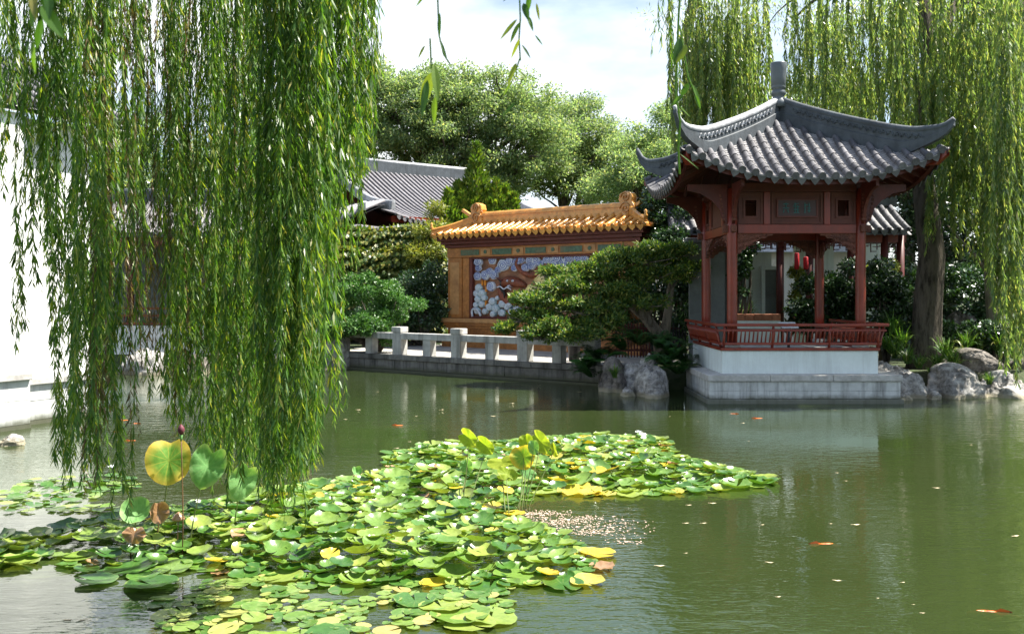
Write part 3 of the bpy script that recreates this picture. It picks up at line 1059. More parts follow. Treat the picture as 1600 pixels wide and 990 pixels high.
    # rafters
    for i in range(15):
        u = (i - 7) * 0.31
        b = MB()
        pts = [roofp(k, u, max(abs(u) + 0.05, 1.25) + t_ * (EV - 0.1 - max(abs(u) + 0.05, 1.25)), -0.125) for t_ in (0, 0.5, 1)]
        if (pts[0] - pts[-1]).length > 0.12:
            b.bar(pts[0], pts[1], 0.06, 0.08)
            b.bar(pts[1], pts[2], 0.06, 0.079)
            b.build('rafter', M['redwood'], pav)
    b = MB()
    us = [(-1 + 2 * i / 24) * (EV - 0.03) for i in range(25)]
    b.grid([[roofp(k, u, EV - 0.16, -0.19), roofp(k, u, EV - 0.16, -0.085), roofp(k, u, EV - 0.10, -0.085), roofp(k, u, EV - 0.10, -0.19)] for u in us], True)
    b.build('eave_board', M['redwood'], pav)
# ceiling
b = MB()
b.box(CX - HC + 0.07, CX + HC - 0.07, CY - HC + 0.07, CY + HC - 0.07, 4.12, 4.16)
b.build('ceiling', M['redwood'], pav)
# fretwork under the beams at the back and sides
def fret(rot, x0, x1, zt, y, parent, drop=0.32, mat=None):
    b = MB(rot)
    th = 0.022
    b.box(x0, x1, y - 0.015, y + 0.015, zt - 0.03, zt)
    n = int((x1 - x0) / 0.16)
    for i in range(n + 1):
        x = x0 + (x1 - x0) * i / n
        d = drop * (0.55 + 0.45 * abs(2 * i / n - 1) ** 1.5) * (1 if i % 2 == 0 else 0.72)
        b.box(x - th / 2, x + th / 2, y - 0.013, y + 0.013, zt - d, zt - 0.031)
        if i < n:
            xn = x0 + (x1 - x0) * (i + 1) / n
            dz = d * (0.95 if i % 2 == 0 else 0.6)
            b.box(x + th / 2 + 0.001, xn - th / 2 - (0.05 if i % 2 else 0.001), y - 0.012, y + 0.012, zt - dz, zt - dz + 0.02)
            b.box(x + 0.05, xn - th / 2 - 0.001, y - 0.012, y + 0.012, zt - d * 0.45, zt - d * 0.45 + 0.02)
    return b.build('fretwork', mat or M['redwood'], parent)
for k in (2, 1, 3):
    fret(Matrix.Translation((CX, CY, 0)) @ Matrix.Rotation(k * math.pi / 2, 4, 'Z'), -HC + 0.1, HC - 0.1, 3.265, -HC + 0.035, pav)
# white base wall, floor, plinth
WB = 1.51
b = MB()
b.box(CX - WB, CX + WB, CY - WB, CY + WB, 0.52, 0.985)
b.build('base_wall', M['plaster'], pav, bev=0.006)
b = MB()
b.box(CX - WB + 0.03, CX + WB - 0.03, CY - WB + 0.03, CY + WB - 0.03, 0.986, 1.0)
b.build('floor', M['stone'], pav)
PW = 1.82
PB = CY + 0.62
def stones(x0, x1, y0, y1, z0, z1, cuts, axis):
    for c0, c1 in zip(cuts[:-1], cuts[1:]):
        b = MB()
        g = 0.0015
        j = R.uniform(-0.002, 0.002)
        if axis == 'x':
            b.box(c0 + g, c1 - g, y0 + j, y1, z0 + g, z1 - g)
        else:
            b.box(x0 + j, x1, c0 + g, c1 - g, z0 + g, z1 - g)
        b.build('stone_block', M['stone'], pav, bev=0.004)
yf = CY - PW
b = MB()
b.box(CX - PW + 0.12, CX + PW - 0.12, yf + 0.12, PB, -0.5, 0.42)
b.build('plinth_core', M['edge'], pav)
fx0, fx1 = CX - PW, CX + PW
stones(0, 0, yf, yf + 0.2, 0.245, 0.42, [fx0, fx0 + 0.72, fx0 + 1.44, fx0 + 2.3, fx0 + 3.0, fx1], 'x')
stones(0, 0, yf + 0.003, yf + 0.2, 0.09, 0.245, [fx0, fx0 + 0.35, fx0 + 1.15, fx0 + 1.95, fx0 + 2.85, fx1], 'x')
stones(fx0, fx0 + 0.2, 0, 0, 0.245, 0.42, [yf + 0.204, yf + 1.1, PB], 'y')
stones(fx0 + 0.003, fx0 + 0.2, 0, 0, 0.09, 0.245, [yf + 0.204, yf + 0.7, yf + 1.6, PB], 'y')
stones(fx1 - 0.2, fx1, 0, 0, 0.09, 0.42, [yf + 0.204, yf + 0.9, yf + 1.7, PB], 'y')
b = MB()
b.box(fx0 - 0.05, fx1 + 0.05, yf - 0.05, yf + 0.25, -0.4, 0.085)
b.box(fx0 - 0.05, fx0 + 0.25, yf + 0.251, PB, -0.4, 0.085)
b.box(fx1 - 0.25, fx1 + 0.05, yf + 0.251, PB, -0.4, 0.085)
b.build('plinth_footing', M['stone'], pav, bev=0.01)
cuts = [fx0 - 0.035, fx0 + 1.15, fx0 + 2.35, fx1 + 0.035]
for c0, c1 in zip(cuts[:-1], cuts[1:]):
    b = MB()
    b.box(c0 + 0.003, c1 - 0.003, yf - 0.035, CY - WB - 0.002, 0.424, 0.545)
    b.build('coping_stone', M['coping'], pav, bev=0.012)
for xx0, xx1 in ((fx0 - 0.035, CX - WB - 0.002), (CX + WB + 0.002, fx1 + 0.035)):
    for y0, y1 in ((CY - WB, CY - WB + 1.05), (CY - WB + 1.05, PB)):
        b = MB()
        b.box(xx0, xx1, y0 + 0.003, y1 - 0.003, 0.424, 0.545)
        b.build('coping_stone', M['coping'], pav, bev=0.012)
# bench rail leaning out over the water: base board, lower rail, balusters, two top rails
balm = MB()
balm.tube([(0, 0, 0), (0.0, 0.03, 0.08), (0.0, 0.07, 0.18), (0.0, 0.095, 0.25)], [0.014, 0.016, 0.014, 0.013], 6)
BAL = balm.mesh('baluster', None, True)
BAL.materials.append(M['red'])
for k in (0, 3, 1):
    rot = Matrix.Translation((CX, CY, 0)) @ Matrix.Rotation(k * math.pi / 2, 4, 'Z')
    b = MB(rot)
    b.box(-WB - 0.03, WB + 0.03, -WB - 0.03, -WB + 0.13, 0.99, 1.045) if k == 0 else b.box(-WB + 0.131, WB + (0.03 if k == 1 else -0.031) - (0 if k == 1 else 0), -WB - 0.029, -WB + 0.13, 0.99, 1.044)
    b.build('base_board', M['red'], pav, bev=0.008)
    for off, z, w_, h_ in ((0.045, 1.125, 0.06, 0.05), (0.115, 1.385, 0.055, 0.045), (0.145, 1.49, 0.075, 0.055)):
        b = MB(rot)
        e = 0.0 if k == 0 else 0.001
        ext = off + 0.0
        y = -WB - off + 0.02
        b.bar((-WB - ext, y, z + e), (WB + ext, y, z + e), w_, h_)
        b.build('rail', M['red'], pav, bev=0.01)
    for i in range(38):
        x = -WB + 0.02 + (2 * WB - 0.04) * i / 37
        put('baluster', BAL, None, pav, rot @ Matrix.Translation((x, -WB - 0.03, 1.13)) @ Matrix.Rotation(math.pi, 4, 'Z'))
    for x in (-WB + 0.02, -0.55, 0.55, WB - 0.02):
        b = MB(rot)
        b.tube([(x, -WB - 0.02, 1.05), (x, -WB - 0.06, 1.2), (x, -WB - 0.12, 1.47)], [0.028, 0.026, 0.024], 6)
        b.build('rail_post', M['red'], pav, True)
b = MB()
b.box(CX - WB + 0.15, CX + WB - 0.15, CY - WB + 0.14, CY - WB + 0.42, 1.36, 1.40)
b.box(CX + WB - 0.42, CX + WB - 0.14, CY - WB + 0.421, CY + WB - 0.15, 1.36, 1.40)
b.build('bench_seat', M['red'], pav, bev=0.008)
# information board inside
ib = thing('information_board', 'small slanted white information board on a post inside the pavilion', 'sign', (X(1232, 19.6), 19.6, 1.0))
b = MB(frame((X(1232, 19.6), 19.6, 0), 0))
b.tube([(0, 0, 1.0), (0, 0, 1.42)], 0.03, 8)
b.build('post', M['black'], ib)
b = MB(frame((X(1232, 19.6), 19.6, 0), 0))
b.bar((0, 0.14, 1.50), (0, -0.14, 1.40), 0.34, 0.025)
b.build('board', M['sign'], ib, bev=0.005)

# ------------------------------------------------------------------ stone walkway and its railing
WD = Vector((0.80, -0.60, 0))                  # along the walkway, left to right
WN = Vector((0.60, 0.80, 0))                   # away from the water
WO = Vector((-4.75, 26.85, 0))                 # left end of the water edge
def wm(t_, n_=0.0, z=0.0): return WO + WD * t_ + WN * n_ + Vector((0, 0, z))
WANG = math.atan2(WD.y, WD.x)
MWALK = frame(WO, WANG)
DECK = 0.45
walk = thing('stone_walkway', 'pale paved walkway with dark stained stone edge along the far side of the pond', 'walkway', WO, WANG)
x = -0.2
while x < 8.2:
    L_ = R.uniform(0.8, 1.25)
    b = MB(MWALK)
    b.box(x + 0.004, x + L_ - 0.004, R.uniform(-0.006, 0.006), 0.35, DECK - 0.13, DECK)
    b.build('edge_slab', M['edge'], walk, bev=0.01)
    b = MB(MWALK)
    b.box(x + 0.2, x + L_ + 0.19, 0.05 + R.uniform(-0.006, 0.006), 0.35, 0.06, DECK - 0.138)
    b.build('edge_block', M['edge'], walk, bev=0.008)
    x += L_
b = MB(MWALK)
b.box(-0.2, 8.6, -0.06, 0.35, -0.5, 0.055)
b.build('footing', M['edge'], walk, bev=0.01)
y = 0.354
r_ = 0
while y < 4.6:
    x = -1.2 + (0.45 if r_ % 2 else 0)
    while x < 8.4:
        b = MB(MWALK)
        b.box(x + 0.006, x + 0.89, y + 0.006, y + 0.594, DECK - 0.12, DECK - 0.004 + R.uniform(-0.003, 0.003))
        b.build('paving_slab', M['paving'], walk)
        x += 0.9
    y += 0.6
    r_ += 1
rail = thing('stone_railing', 'low granite railing with capped posts along the paved walkway', 'railing', wm(0, 0.18), WANG)
def solve_t(px, n_=0.18):
    k = (px - 800) / FPX
    o = WO + WN * n_
    return (k * o.y - o.x) / (WD.x - k * WD.y)
big = [solve_t(p) for p in (535, 624, 716, 820, 925)]
small = [solve_t(p) for p in (580, 670, 768, 873)]
for t_ in big:
    b = MB(MWALK)
    b.box(t_ - 0.15, t_ + 0.15, 0.06, 0.34, DECK, 1.05)
    b.build('post', M['railstone'], rail, bev=0.012)
    b = MB(MWALK)
    b.box(t_ - 0.165, t_ + 0.165, 0.045, 0.355, 1.052, 1.20)
    b.build('post_cap', M['railstone'], rail, bev=0.015)
for t_ in small:
    b = MB(MWALK)
    b.box(t_ - 0.13, t_ + 0.13, 0.08, 0.32, DECK, 0.868)
    b.build('baluster', M['railstone'], rail, bev=0.012)
for a_, c_ in zip(big[:-1], big[1:]):
    b = MB(MWALK)
    b.box(a_ + 0.153, c_ - 0.153, 0.07, 0.33, 0.87, 1.04)
    b.build('top_rail', M['railstone'], rail, bev=0.014)
# small black bin on the walkway
tb_ = solve_t(897, 1.0)
bp_ = wm(tb_, 1.0, DECK)
bn = thing('waste_bin', 'small black bucket standing on the paved walkway behind the railing', 'bin', bp_)
b = MB()
b.lathe([(0.12, 0), (0.13, 0.02), (0.16, 0.36), (0.175, 0.37), (0.175, 0.40), (0.15, 0.40), (0.11, 0.05)], bp_, 16)
b.build('bucket', M['black'], bn, True)
b = MB()
b.tube([bp_ + Vector((0.16, 0, 0.33)), bp_ + Vector((0.28, 0, 0.25)), bp_ + Vector((0.3, 0, 0.13)), bp_ + Vector((0.24, 0, 0.02))], 0.012, 6)
b.build('handle', M['black'], bn, True)

# ------------------------------------------------------------------ dragon screen wall
SO = Vector((-2.0, 30.0, 0))
SANG = math.atan2(-0.631, 0.776)
MS = frame(SO, SANG)
scr_w = thing('screen_wall', 'ochre spirit wall with orange glazed tile roof and blue cloud dragon relief', 'wall', SO, SANG)
def scr(px, py):
    k = (px - 800) / FPX
    t_ = (k * 30 + 2) / (0.776 + 0.631 * k)
    return t_, EYE + (HOR - py) / FPX * (30 - 0.631 * t_)
SL = 6.95
def sbox(name, mat, x0, x1, y0, y1, z0, z1, bev=0.01, parent=None):
    b = MB(MS)
    b.box(x0, x1, y0, y1, z0, z1)
    return b.build(name, mat, parent or scr_w, bev=bev)
sbox('pedestal', M['ochre'], 0.0, SL, 0.0, 0.72, 0.4, 1.16)
for z0, z1, pj in ((0.4, 0.62, 0.14), (0.62, 0.70, 0.09), (1.02, 1.10, 0.05), (1.10, 1.20, 0.10), (1.20, 1.33, 0.16)):
    sbox('pedestal_moulding', M['ochre2'] if z1 > 1.2 else M['ochre'], -pj, SL + pj, -pj, 0.72 + pj, z0 + 0.001, z1 - 0.001)
b = MB(MS)
for i in range(110):
    xx = 0.02 + 6.9 * i / 110
    b.box(xx, xx + 0.04, -0.012, 0.0, 0.72, 1.0)
b.build('pedestal_ribs', M['ochre'], scr_w, kind='stuff')
sbox('wall_core', M['ochre'], 0.02, SL - 0.02, 0.2, 0.66, 1.33, 3.62, 0)
for x0 in (0.0, SL - 0.85):
    inner = (x0 + 0.58, x0 + 0.85) if x0 == 0 else (x0, x0 + 0.27)
    outer = (x0, x0 + 0.576) if x0 == 0 else (x0 + 0.274, x0 + 0.85)
    p = sbox('pillar', M['ochre'], outer[0], outer[1], 0.0, 0.70, 1.332, 3.2)
    sbox('pillar_panel', M['ochre2'], outer[0] + 0.1, outer[1] - 0.1, -0.012, 0.0, 1.45, 3.05, 0.006, p)
    sbox('pillar', M['ochre'], inner[0], inner[1], 0.03, 0.20, 1.332, 3.2)
sbox('band', M['ochre'], -0.02, SL + 0.02, -0.02, 0.72, 3.202, 3.50)
nb = 5
for i in range(nb):
    x0 = 0.3 + (SL - 0.6) * i / nb
    x1 = 0.3 + (SL - 0.6) * (i + 1) / nb
    sbox('green_panel', M['greenglaze'], x0 + 0.26, x1 - 0.26, -0.034, -0.02, 3.26, 3.43, 0.004)
    if i:
        rr = sbox('band_rosette', M['ochre2'], x0 - 0.19, x0 + 0.19, -0.036, -0.02, 3.25, 3.45, 0.004)
        bb = MB(MS)
        bb.tube([(x0, -0.036, 3.35), (x0, -0.056, 3.35)], 0.06, 10)
        bb.build('rosette', M['greenglaze'], rr)
for z0, z1, pj in ((3.50, 3.60, 0.10), (3.60, 3.70, 0.22), (3.70, 3.80, 0.34)):
    sbox('eave_corbel', M['maroon'], -pj * 0.5, SL + pj, -pj, 0.72 + pj, z0 + 0.001, z1 - 0.001)
# recessed relief panel
fx = (0.853, SL - 0.853)
for q in ((fx[0], fx[1], 3.14, 3.2), (fx[0], fx[1], 1.332, 1.40), (fx[0], fx[0] + 0.12, 1.402, 3.138), (fx[1] - 0.12, fx[1], 1.402, 3.138)):
    sbox('panel_border', M['maroon'], q[0], q[1], 0.04, 0.2, q[2], q[3])
sbox('relief_ground', M['mural'], fx[0] + 0.12, fx[1] - 0.12, 0.16, 0.199, 1.40, 3.14, 0)
def mz(x, y): return scr(690 + x / 6.1875, 370 + y / 6.1875)
PXM = 6.1875 * 52      # crop pixels per metre on the wall
def disc_relief(name, x, y, r, mat, dep, parent, seg=18, spiral=None):
    t_, z = mz(x, y)
    rr = r / PXM
    b = MB(MS)
    vs = []
    for a_, d_ in ((1.0, 0.0), (1.0, dep * 0.55), (0.72, dep * 0.9), (0.0, dep)):
        for k in range(seg):
            an = 2 * math.pi * k / seg
            lob = 1 + 0.06 * math.sin(5 * an + x)
            vs.append((t_ + rr * 1.18 * a_ * lob * math.cos(an), 0.158 - d_, z + rr * a_ * lob * math.sin(an)))
    fs = []
    for i in range(3):
        for k in range(seg):
            k2 = (k + 1) % seg
            fs.append((i * seg + k, (i + 1) * seg + k, (i + 1) * seg + k2, i * seg + k2))
    b.add(vs, fs)
    o = b.build(name, mat, parent, True)
    if spiral:
        b = MB(MS)
        pts = []
        for i in range(44):
            an = i * 0.36 + x
            q = rr * (0.1 + 0.76 * i / 43)
            pts.append((t_ + q * 1.18 * math.cos(an), 0.158 - dep * (1.0 - 0.25 * (i / 43)), z + q * math.sin(an)))
        b.tube(pts, 0.016, 5)
        b.build('spiral', spiral, o, True)
    return o
for x, y, r in ((330, 240, 46), (465, 228, 40), (570, 272, 60), (632, 240, 46), (320, 380, 42), (398, 368, 48), (482, 366, 45), (440, 335, 36), (330, 300, 34), (455, 480, 48),
                (832, 226, 45), (785, 298, 40), (882, 232, 50), (1000, 222, 46), (1092, 205, 50), (1062, 280, 56), (1122, 250, 46), (1180, 272, 42), (1200, 212, 42), (1290, 212, 42), (1360, 210, 40),
                (520, 318, 34), (700, 236, 38), (745, 222, 34), (680, 300, 34), (1450, 240, 44), (1560, 220, 50), (1680, 260, 50), (850, 280, 38), (940, 258, 34)):
    disc_relief('cloud', x, y, r, M['cloudw'], R.uniform(0.06, 0.11), scr_w, 18, M['cloudb'])
for x, y, r in ((335, 490, 44), (310, 545, 36), (372, 545, 44), (330, 600, 40), (390, 590, 36), (310, 655, 34), (365, 650, 40), (470, 625, 46), (520, 590, 24), (440, 680, 44), (505, 690, 48),
                (565, 650, 44), (610, 675, 42), (560, 735, 44), (480, 745, 36), (400, 720, 36), (640, 655, 36), (650, 720, 40), (700, 690, 40), (760, 720, 40), (320, 715, 40)):
    disc_relief('wave_crest', x, y, r * 0.85, M['foam'], R.uniform(0.08, 0.14), scr_w, 12, M['cloudw'])
disc_relief('sun_disc', 1010, 410, 140, M['yellow'], 0.05, scr_w, 28)
disc_relief('pearl', 840, 520, 60, M['yellow'], 0.06, scr_w, 18)
for x, y0, y1 in ((368, 420, 470), (396, 420, 470), (405, 480, 530), (402, 600, 668), (385, 520, 560)):
    (t0, z0), (t1, z1) = mz(x, y0), mz(x, y1)
    b = MB(MS)
    b.bar((t0, 0.13, z0), (t1, 0.13, z1), 0.045, 0.05, (0, 1, 0))
    b.build('flame', M['flame'], scr_w)
def mtube(name, pts, rad, mat, dep=0.1, seg=8, parent=None):
    b = MB(MS)
    q = []
    for x, y in pts:
        t_, z = mz(x, y)
        q.append(Vector((t_, 0.16 - dep, z)))
    # smooth
    out_ = []
    for i in range(len(q) - 1):
        p0, p1, p2, p3 = q[max(i - 1, 0)], q[i], q[i + 1], q[min(i + 2, len(q) - 1)]
        for j in range(5):
            u = j / 5
            out_.append(0.5 * ((2 * p1) + (p2 - p0) * u + (2 * p0 - 5 * p1 + 4 * p2 - p3) * u * u + (3 * p1 - p0 - 3 * p2 + p3) * u ** 3))
    out_.append(q[-1])
    n = len(out_)
    if hasattr(rad, '__len__'):
        f = catmull([i / (len(rad) - 1) for i in range(len(rad))], rad)
        rr = [f(i / (n - 1)) for i in range(n)]
    else:
        rr = rad
    b.tube(out_, rr, seg)
    return b.build(name, mat, parent or scr_w, True)
dr = mtube('dragon', [(730, 195), (700, 260), (760, 340), (860, 370), (930, 310), (1010, 280), (1150, 330), (1250, 420), (1180, 560), (1000, 620), (850, 640), (720, 640), (620, 620), (560, 560), (560, 470), (620, 430), (700, 440), (790, 470)],
           [0.05, 0.07, 0.08, 0.09, 0.09, 0.09, 0.10, 0.10, 0.10, 0.10, 0.10, 0.10, 0.11, 0.12, 0.13, 0.16, 0.15, 0.05], M['dragon'], 0.03, 10)
mtube('whisker', [(545, 488), (575, 480), (610, 505), (640, 488), (680, 510)], 0.02, M['cloudw'], 0.20, 6, dr)
mtube('horn', [(590, 420), (550, 400), (520, 390)], [0.03, 0.02, 0.008], M['maroon'], 0.18, 6, dr)
mtube('mane', [(540, 400), (575, 440), (560, 490), (600, 540), (600, 590)], [0.03, 0.04, 0.03, 0.035, 0.01], M['black'], 0.14, 6, dr)
for x, y in ((640, 425), (690, 425), (650, 475)):
    disc_relief('tooth', x, y, 14, M['cloudw'], 0.22, dr, 8)
mtube('rainbow_scroll', [(290, 770), (285, 715), (310, 695), (345, 715), (370, 765)], 0.035, M['cloudw'], 0.12, 6)
# orange tiled roof: hipped, rows of glazed tiles, ridge with curled end pieces
EZ, RZ = 3.86, 4.28
OV = 0.55
sr = sbox('roof', M['maroon'], -0.2, SL + 0.42, -0.40, 0.72 + 0.40, 3.802, 3.84, 0)
def oroof(t_, d, lift=0.0):
    """front slope: d = 0 at the ridge line, 1 at the eave."""
    y = 0.36 - (0.36 + OV) * d
    z = RZ + (EZ - RZ) * (d ** 0.8) + lift
    return Vector((t_, y, z))
RT0, RT1 = 0.92, 6.40
def row_shape(mb, p0, p1, r, n=4):
    mb.tube([p0.lerp(p1, i / n) for i in range(n + 1)], r, 8)
    for i in range(1, n):
        q = p0.lerp(p1, i / n)
        mb.tube([q - (p1 - p0) * 0.02, q + (p1 - p0) * 0.02], r * 1.08, 8)
TL = -0.24
def hipcut(t_):
    e0, e1 = TL, SL + OV
    if t_ < RT0: return min(0.86, (RT0 - t_) / (RT0 - e0))
    if t_ > RT1: return min(0.86, (t_ - RT1) / (e1 - RT1))
    return 0.0
nrow = 32
span = SL + OV - TL
for sd in (0, 1):
    for i in range(nrow):
        t_ = TL + 0.06 + (span - 0.12) * i / (nrow - 1)
        c_ = hipcut(t_)
        b = MB(MS)
        pts = [oroof(t_, c_ + (1 - c_) * q / 4, 0.03) for q in range(5)]
        if sd: pts = [Vector((p.x, 0.72 - p.y, p.z)) for p in pts]
        b.tube(pts, 0.062, 8)
        for q in range(1, 5):
            d_ = (pts[q] - pts[q - 1]).normalized()
            b.tube([pts[q] - d_ * 0.03, pts[q]], 0.069, 8)
        b.build('tile_row', M['orange'], sr, True)
        if i < nrow - 1 and sd == 0:
            b = MB(MS)
            tm = t_ + span / (nrow - 1) / 2
            p = oroof(tm, 1.0, -0.02)
            b.prism([(-0.11, 0.05), (-0.08, -0.03), (0, -0.10), (0.08, -0.03), (0.11, 0.05)], p, (1, 0, 0), (0, -0.2, 0.98), (0, 1, 0.2), 0.02)
            b.build('drip_tile', M['orange'], sr)
    b = MB(MS)
    rows = []
    for q in range(6):
        d_ = q / 5
        t0, t1 = RT0 + (TL - RT0) * d_, RT1 + (SL + OV - RT1) * d_
        ps = [oroof(t0, d_), oroof((t0 + t1) / 2, d_), oroof(t1, d_)]
        if sd: ps = [Vector((p.x, 0.72 - p.y, p.z)) for p in ps]
        rows.append(ps)
    b.grid(rows)
    b.build('roof_bed', M['orange'], sr)
for e, t0, t1 in ((0, RT0, TL), (1, RT1, SL + OV)):
    b = MB(MS)
    yf_, yb_ = -OV, 0.72 + OV
    b.add([(t0, 0.36, RZ), (t1, yf_, EZ), (t1, yb_, EZ)], [(0, 1, 2) if e else (0, 2, 1)])
    b.build('roof_bed', M['orange'], sr)
    for i in range(7):
        yy = yf_ + 0.06 + (yb_ - yf_ - 0.12) * i / 6
        f = 1 - abs(yy - 0.36) / (0.36 + OV)
        a_ = Vector((t1 + (t0 - t1) * f * 0.9, 0.36 + (yy - 0.36), EZ + (RZ - EZ) * f * 0.9 + 0.03))
        b = MB(MS)
        row_shape(b, a_, Vector((t1, yy, EZ + 0.03)), 0.062)
        b.build('tile_row', M['orange'], sr, True)
    for yv in (yf_, yb_):
        b = MB(MS)
        p0, p1 = Vector((t0, 0.36, RZ + 0.1)), Vector((t1 + (t0 - t1) * 0.03, yv + (0.36 - yv) * 0.03, EZ + 0.06))
        n = 8
        pts = [p0.lerp(p1, q / n) + Vector((0, 0, -0.05 * math.sin(math.pi * q / n))) for q in range(n + 1)]
        for q in range(n):
            b.bar(pts[q], pts[q + 1], 0.11, 0.24 - 0.012 * q)
        b.tube([p + Vector((0, 0, 0.13)) for p in pts], 0.055, 8)
        hb_ = b.build('hip_ridge', M['orange'], sr)
        b = MB(MS)
        b.lathe([(0.05, 0), (0.06, 0.05), (0.03, 0.1), (0.05, 0.16), (0.01, 0.2)], p1 + Vector((0, 0, 0.16)), 8)
        b.build('finial', M['orange'], hb_, True)
b = MB(MS)
b.box(RT0, RT1, 0.25, 0.47, RZ - 0.05, 4.31)
b.box(RT0, RT1, 0.28, 0.44, 4.311, 4.46)
b.box(RT0, RT1, 0.24, 0.48, 4.461, 4.50)
b.tube([(RT0, 0.36, 4.515), (RT1, 0.36, 4.515)], 0.085, 10)
b.build('main_ridge', M['orange'], sr)
for t0, sg in ((RT0, 1), (RT1, -1)):
    b = MB(MS)
    poly = [(-0.24, 0), (0.26, 0), (0.28, 0.28), (0.2, 0.45), (0.26, 0.56), (0.22, 0.72), (0.05, 0.79), (-0.13, 0.74), (-0.2, 0.62), (-0.17, 0.5), (-0.24, 0.4), (-0.28, 0.2)]
    b.prism(poly, (t0, 0.36, 4.1), (sg, 0, 0), (0, 0, 1), (0, 1, 0), 0.26)
    o = b.build('ridge_end', M['orange'], sr, bev=0.02)
    b = MB(MS)
    for cz, r_ in ((4.72, 0.15), (4.42, 0.17)):
        b.tube([(t0 + sg * (0.03 + r_ * (1 - i / 26) * math.cos(i * 0.45)), 0.21, cz + r_ * (1 - i / 26) * math.sin(i * 0.45)) for i in range(26)], 0.022, 5)
    b.build('curl', M['ochre2'], o, True)
    b = MB(MS)
    b.bar((t0 - sg * 0.2, 0.36, 4.46), (t0 - sg * 0.62, 0.36, 4.70), 0.12, 0.10)
    b.build('spout', M['orange'], o, bev=0.02)

# ------------------------------------------------------------------ grey tiled hall on the far left
RD = Vector((0.793, 0.61, 0)); SD = Vector((0.61, -0.793, 0))
H0 = Vector((-7.35, 38.0, 0))
hall = thing('tiled_hall', 'grey tiled hall with long sloping roof behind the ivy wall', 'building', H0, math.atan2(RD.y, RD.x))
hz_ = catmull([0, 1.6, 3.4, 5.2], [7.05, 6.15, 5.25, 4.62])
HL = 7.6
def hp(a, d, lift=0, sg=1):
    c_ = abs(a - HL / 2) / (HL / 2)
    up = 0.28 * max(0, (d / 5.2)) ** 3 * c_ ** 6
    return H0 + RD * a + SD * (d * sg) + Vector((0, 0, hz_(d) + up + lift))
hr_ = None
b = MB()
for sg in (1, -1):
    b.grid([[hp(a * HL / 10, d * 5.2 / 8, 0, sg) for a in range(11)] for d in range(9)])
    b.grid([[hp(a * HL / 10, d * 5.2 / 8, -0.12, sg) for a in range(11)] for d in range(9)])
hroof = b.build('roof', M['redwood'], hall)
b = MB()
b.grid([[hp(a * HL / 10, d * 5.2 / 8, 0.02) for a in range(11)] for d in range(9)])
b.build('pan_tiles', M['pandark'], hroof, kind='stuff')
nr = 33
for i in range(nr):
    a = 0.12 + (HL - 0.24) * i / (nr - 1)
    b = MB()
    pts = [hp(a, 0.05 + 5.18 * q / 10, 0.045) for q in range(11)]
    b.tube(pts, 0.052, 7)
    for q in range(1, 11):
        d_ = (pts[q] - pts[q - 1]).normalized()
        b.tube([pts[q] - d_ * 0.05, pts[q]], 0.058, 7)
    b.build('tile_row', M['tilepale'], hroof, True)
    if i < nr - 1:
        b = MB()
        p = hp(a + (HL - 0.24) / (nr - 1) / 2, 5.2, -0.01)
        b.prism([(-0.1, 0.05), (-0.07, -0.04), (0, -0.1), (0.07, -0.04), (0.1, 0.05)], p, RD, (0, 0, 1), SD, 0.025)
        b.build('drip_tile', M['tilepale'], hroof)
b = MB()
b.bar(hp(-0.15, 0, 0.2), hp(HL + 0.15, 0, 0.2), 0.2, 0.48)
mr = b.build('main_ridge', M['ridge'], hroof)
b = MB()
b.tube([hp(-0.2, 0, 0.46), hp(HL + 0.2, 0, 0.46)], 0.09, 8)
b.build('ridge_cap', M['capwhite'], mr, True)
for a in (0.0, HL):
    b = MB()
    pts = [hp(a, 5.2 * q / 10, 0.15 + (0.12 * (q / 10) ** 4)) for q in range(11)]
    for q in range(10):
        b.bar(pts[q], pts[q + 1], 0.16, 0.26)
    b.tube([p + Vector((0, 0, 0.15)) for p in pts], 0.075, 8)
    b.build('verge_ridge', M['capwhite'], hroof)
# skirt roof on the gable end, gable, eave timber, walls
def sk(a, d): return hp(0, a, 0) * 0 + H0 - RD * (0.2 + d * 1.7) + SD * a + Vector((0, 0, 5.35 - 0.75 * d))
b = MB()
b.grid([[sk(-3.2 + 8.2 * i / 8, d / 3) for i in range(9)] for d in range(4)])
b.grid([[sk(-3.2 + 8.2 * i / 8, d / 3) - Vector((0, 0, 0.1)) for i in range(9)] for d in range(4)])
skr = b.build('skirt_roof', M['pandark'], hall)
for i in range(34):
    b = MB()
    a = -3.1 + 8.0 * i / 33
    b.tube([sk(a, 0) + Vector((0, 0, 0.04)), sk(a, 0.5) + Vector((0, 0, 0.04)), sk(a, 1.0) + Vector((0, 0, 0.04))], 0.06, 6)
    b.build('tile_row', M['tilepale'], skr, True)
b = MB()
b.bar(hp(0, 3.3, 0.0) - RD * 0.1, hp(0, 5.2, 0.2) - RD * 1.2, 0.16, 0.26)
b.build('verge_ridge', M['capwhite'], skr)
b = MB()
b.add([H0 - RD * -0.25 + SD * 4.9 + Vector((0, 0, 4.7)), H0 + RD * 0.25 - SD * 4.9 + Vector((0, 0, 4.7)), H0 + RD * 0.25 + Vector((0, 0, 7.0))], [(0, 1, 2)])
b.build('gable', M['redwood'], hall)
b = MB()
q = [H0 - RD * 1.2 + SD * 4.4, H0 + RD * (HL - 0.4) + SD * 4.4, H0 + RD * (HL - 0.4) - SD * 4.4, H0 - RD * 1.2 - SD * 4.4]
vs = [p + Vector((0, 0, 0.3)) for p in q] + [p + Vector((0, 0, 4.5)) for p in q]
b.add(vs, [(0, 1, 5, 4), (1, 2, 6, 5), (2, 3, 7, 6), (3, 0, 4, 7)])
b.build('wall', M['redwood'], hall)
b = MB()
b.bar(hp(0, 5.05, -0.2), hp(HL, 5.05, -0.2), 0.1, 0.22)
b.build('eave_beam', M['red'], hall)

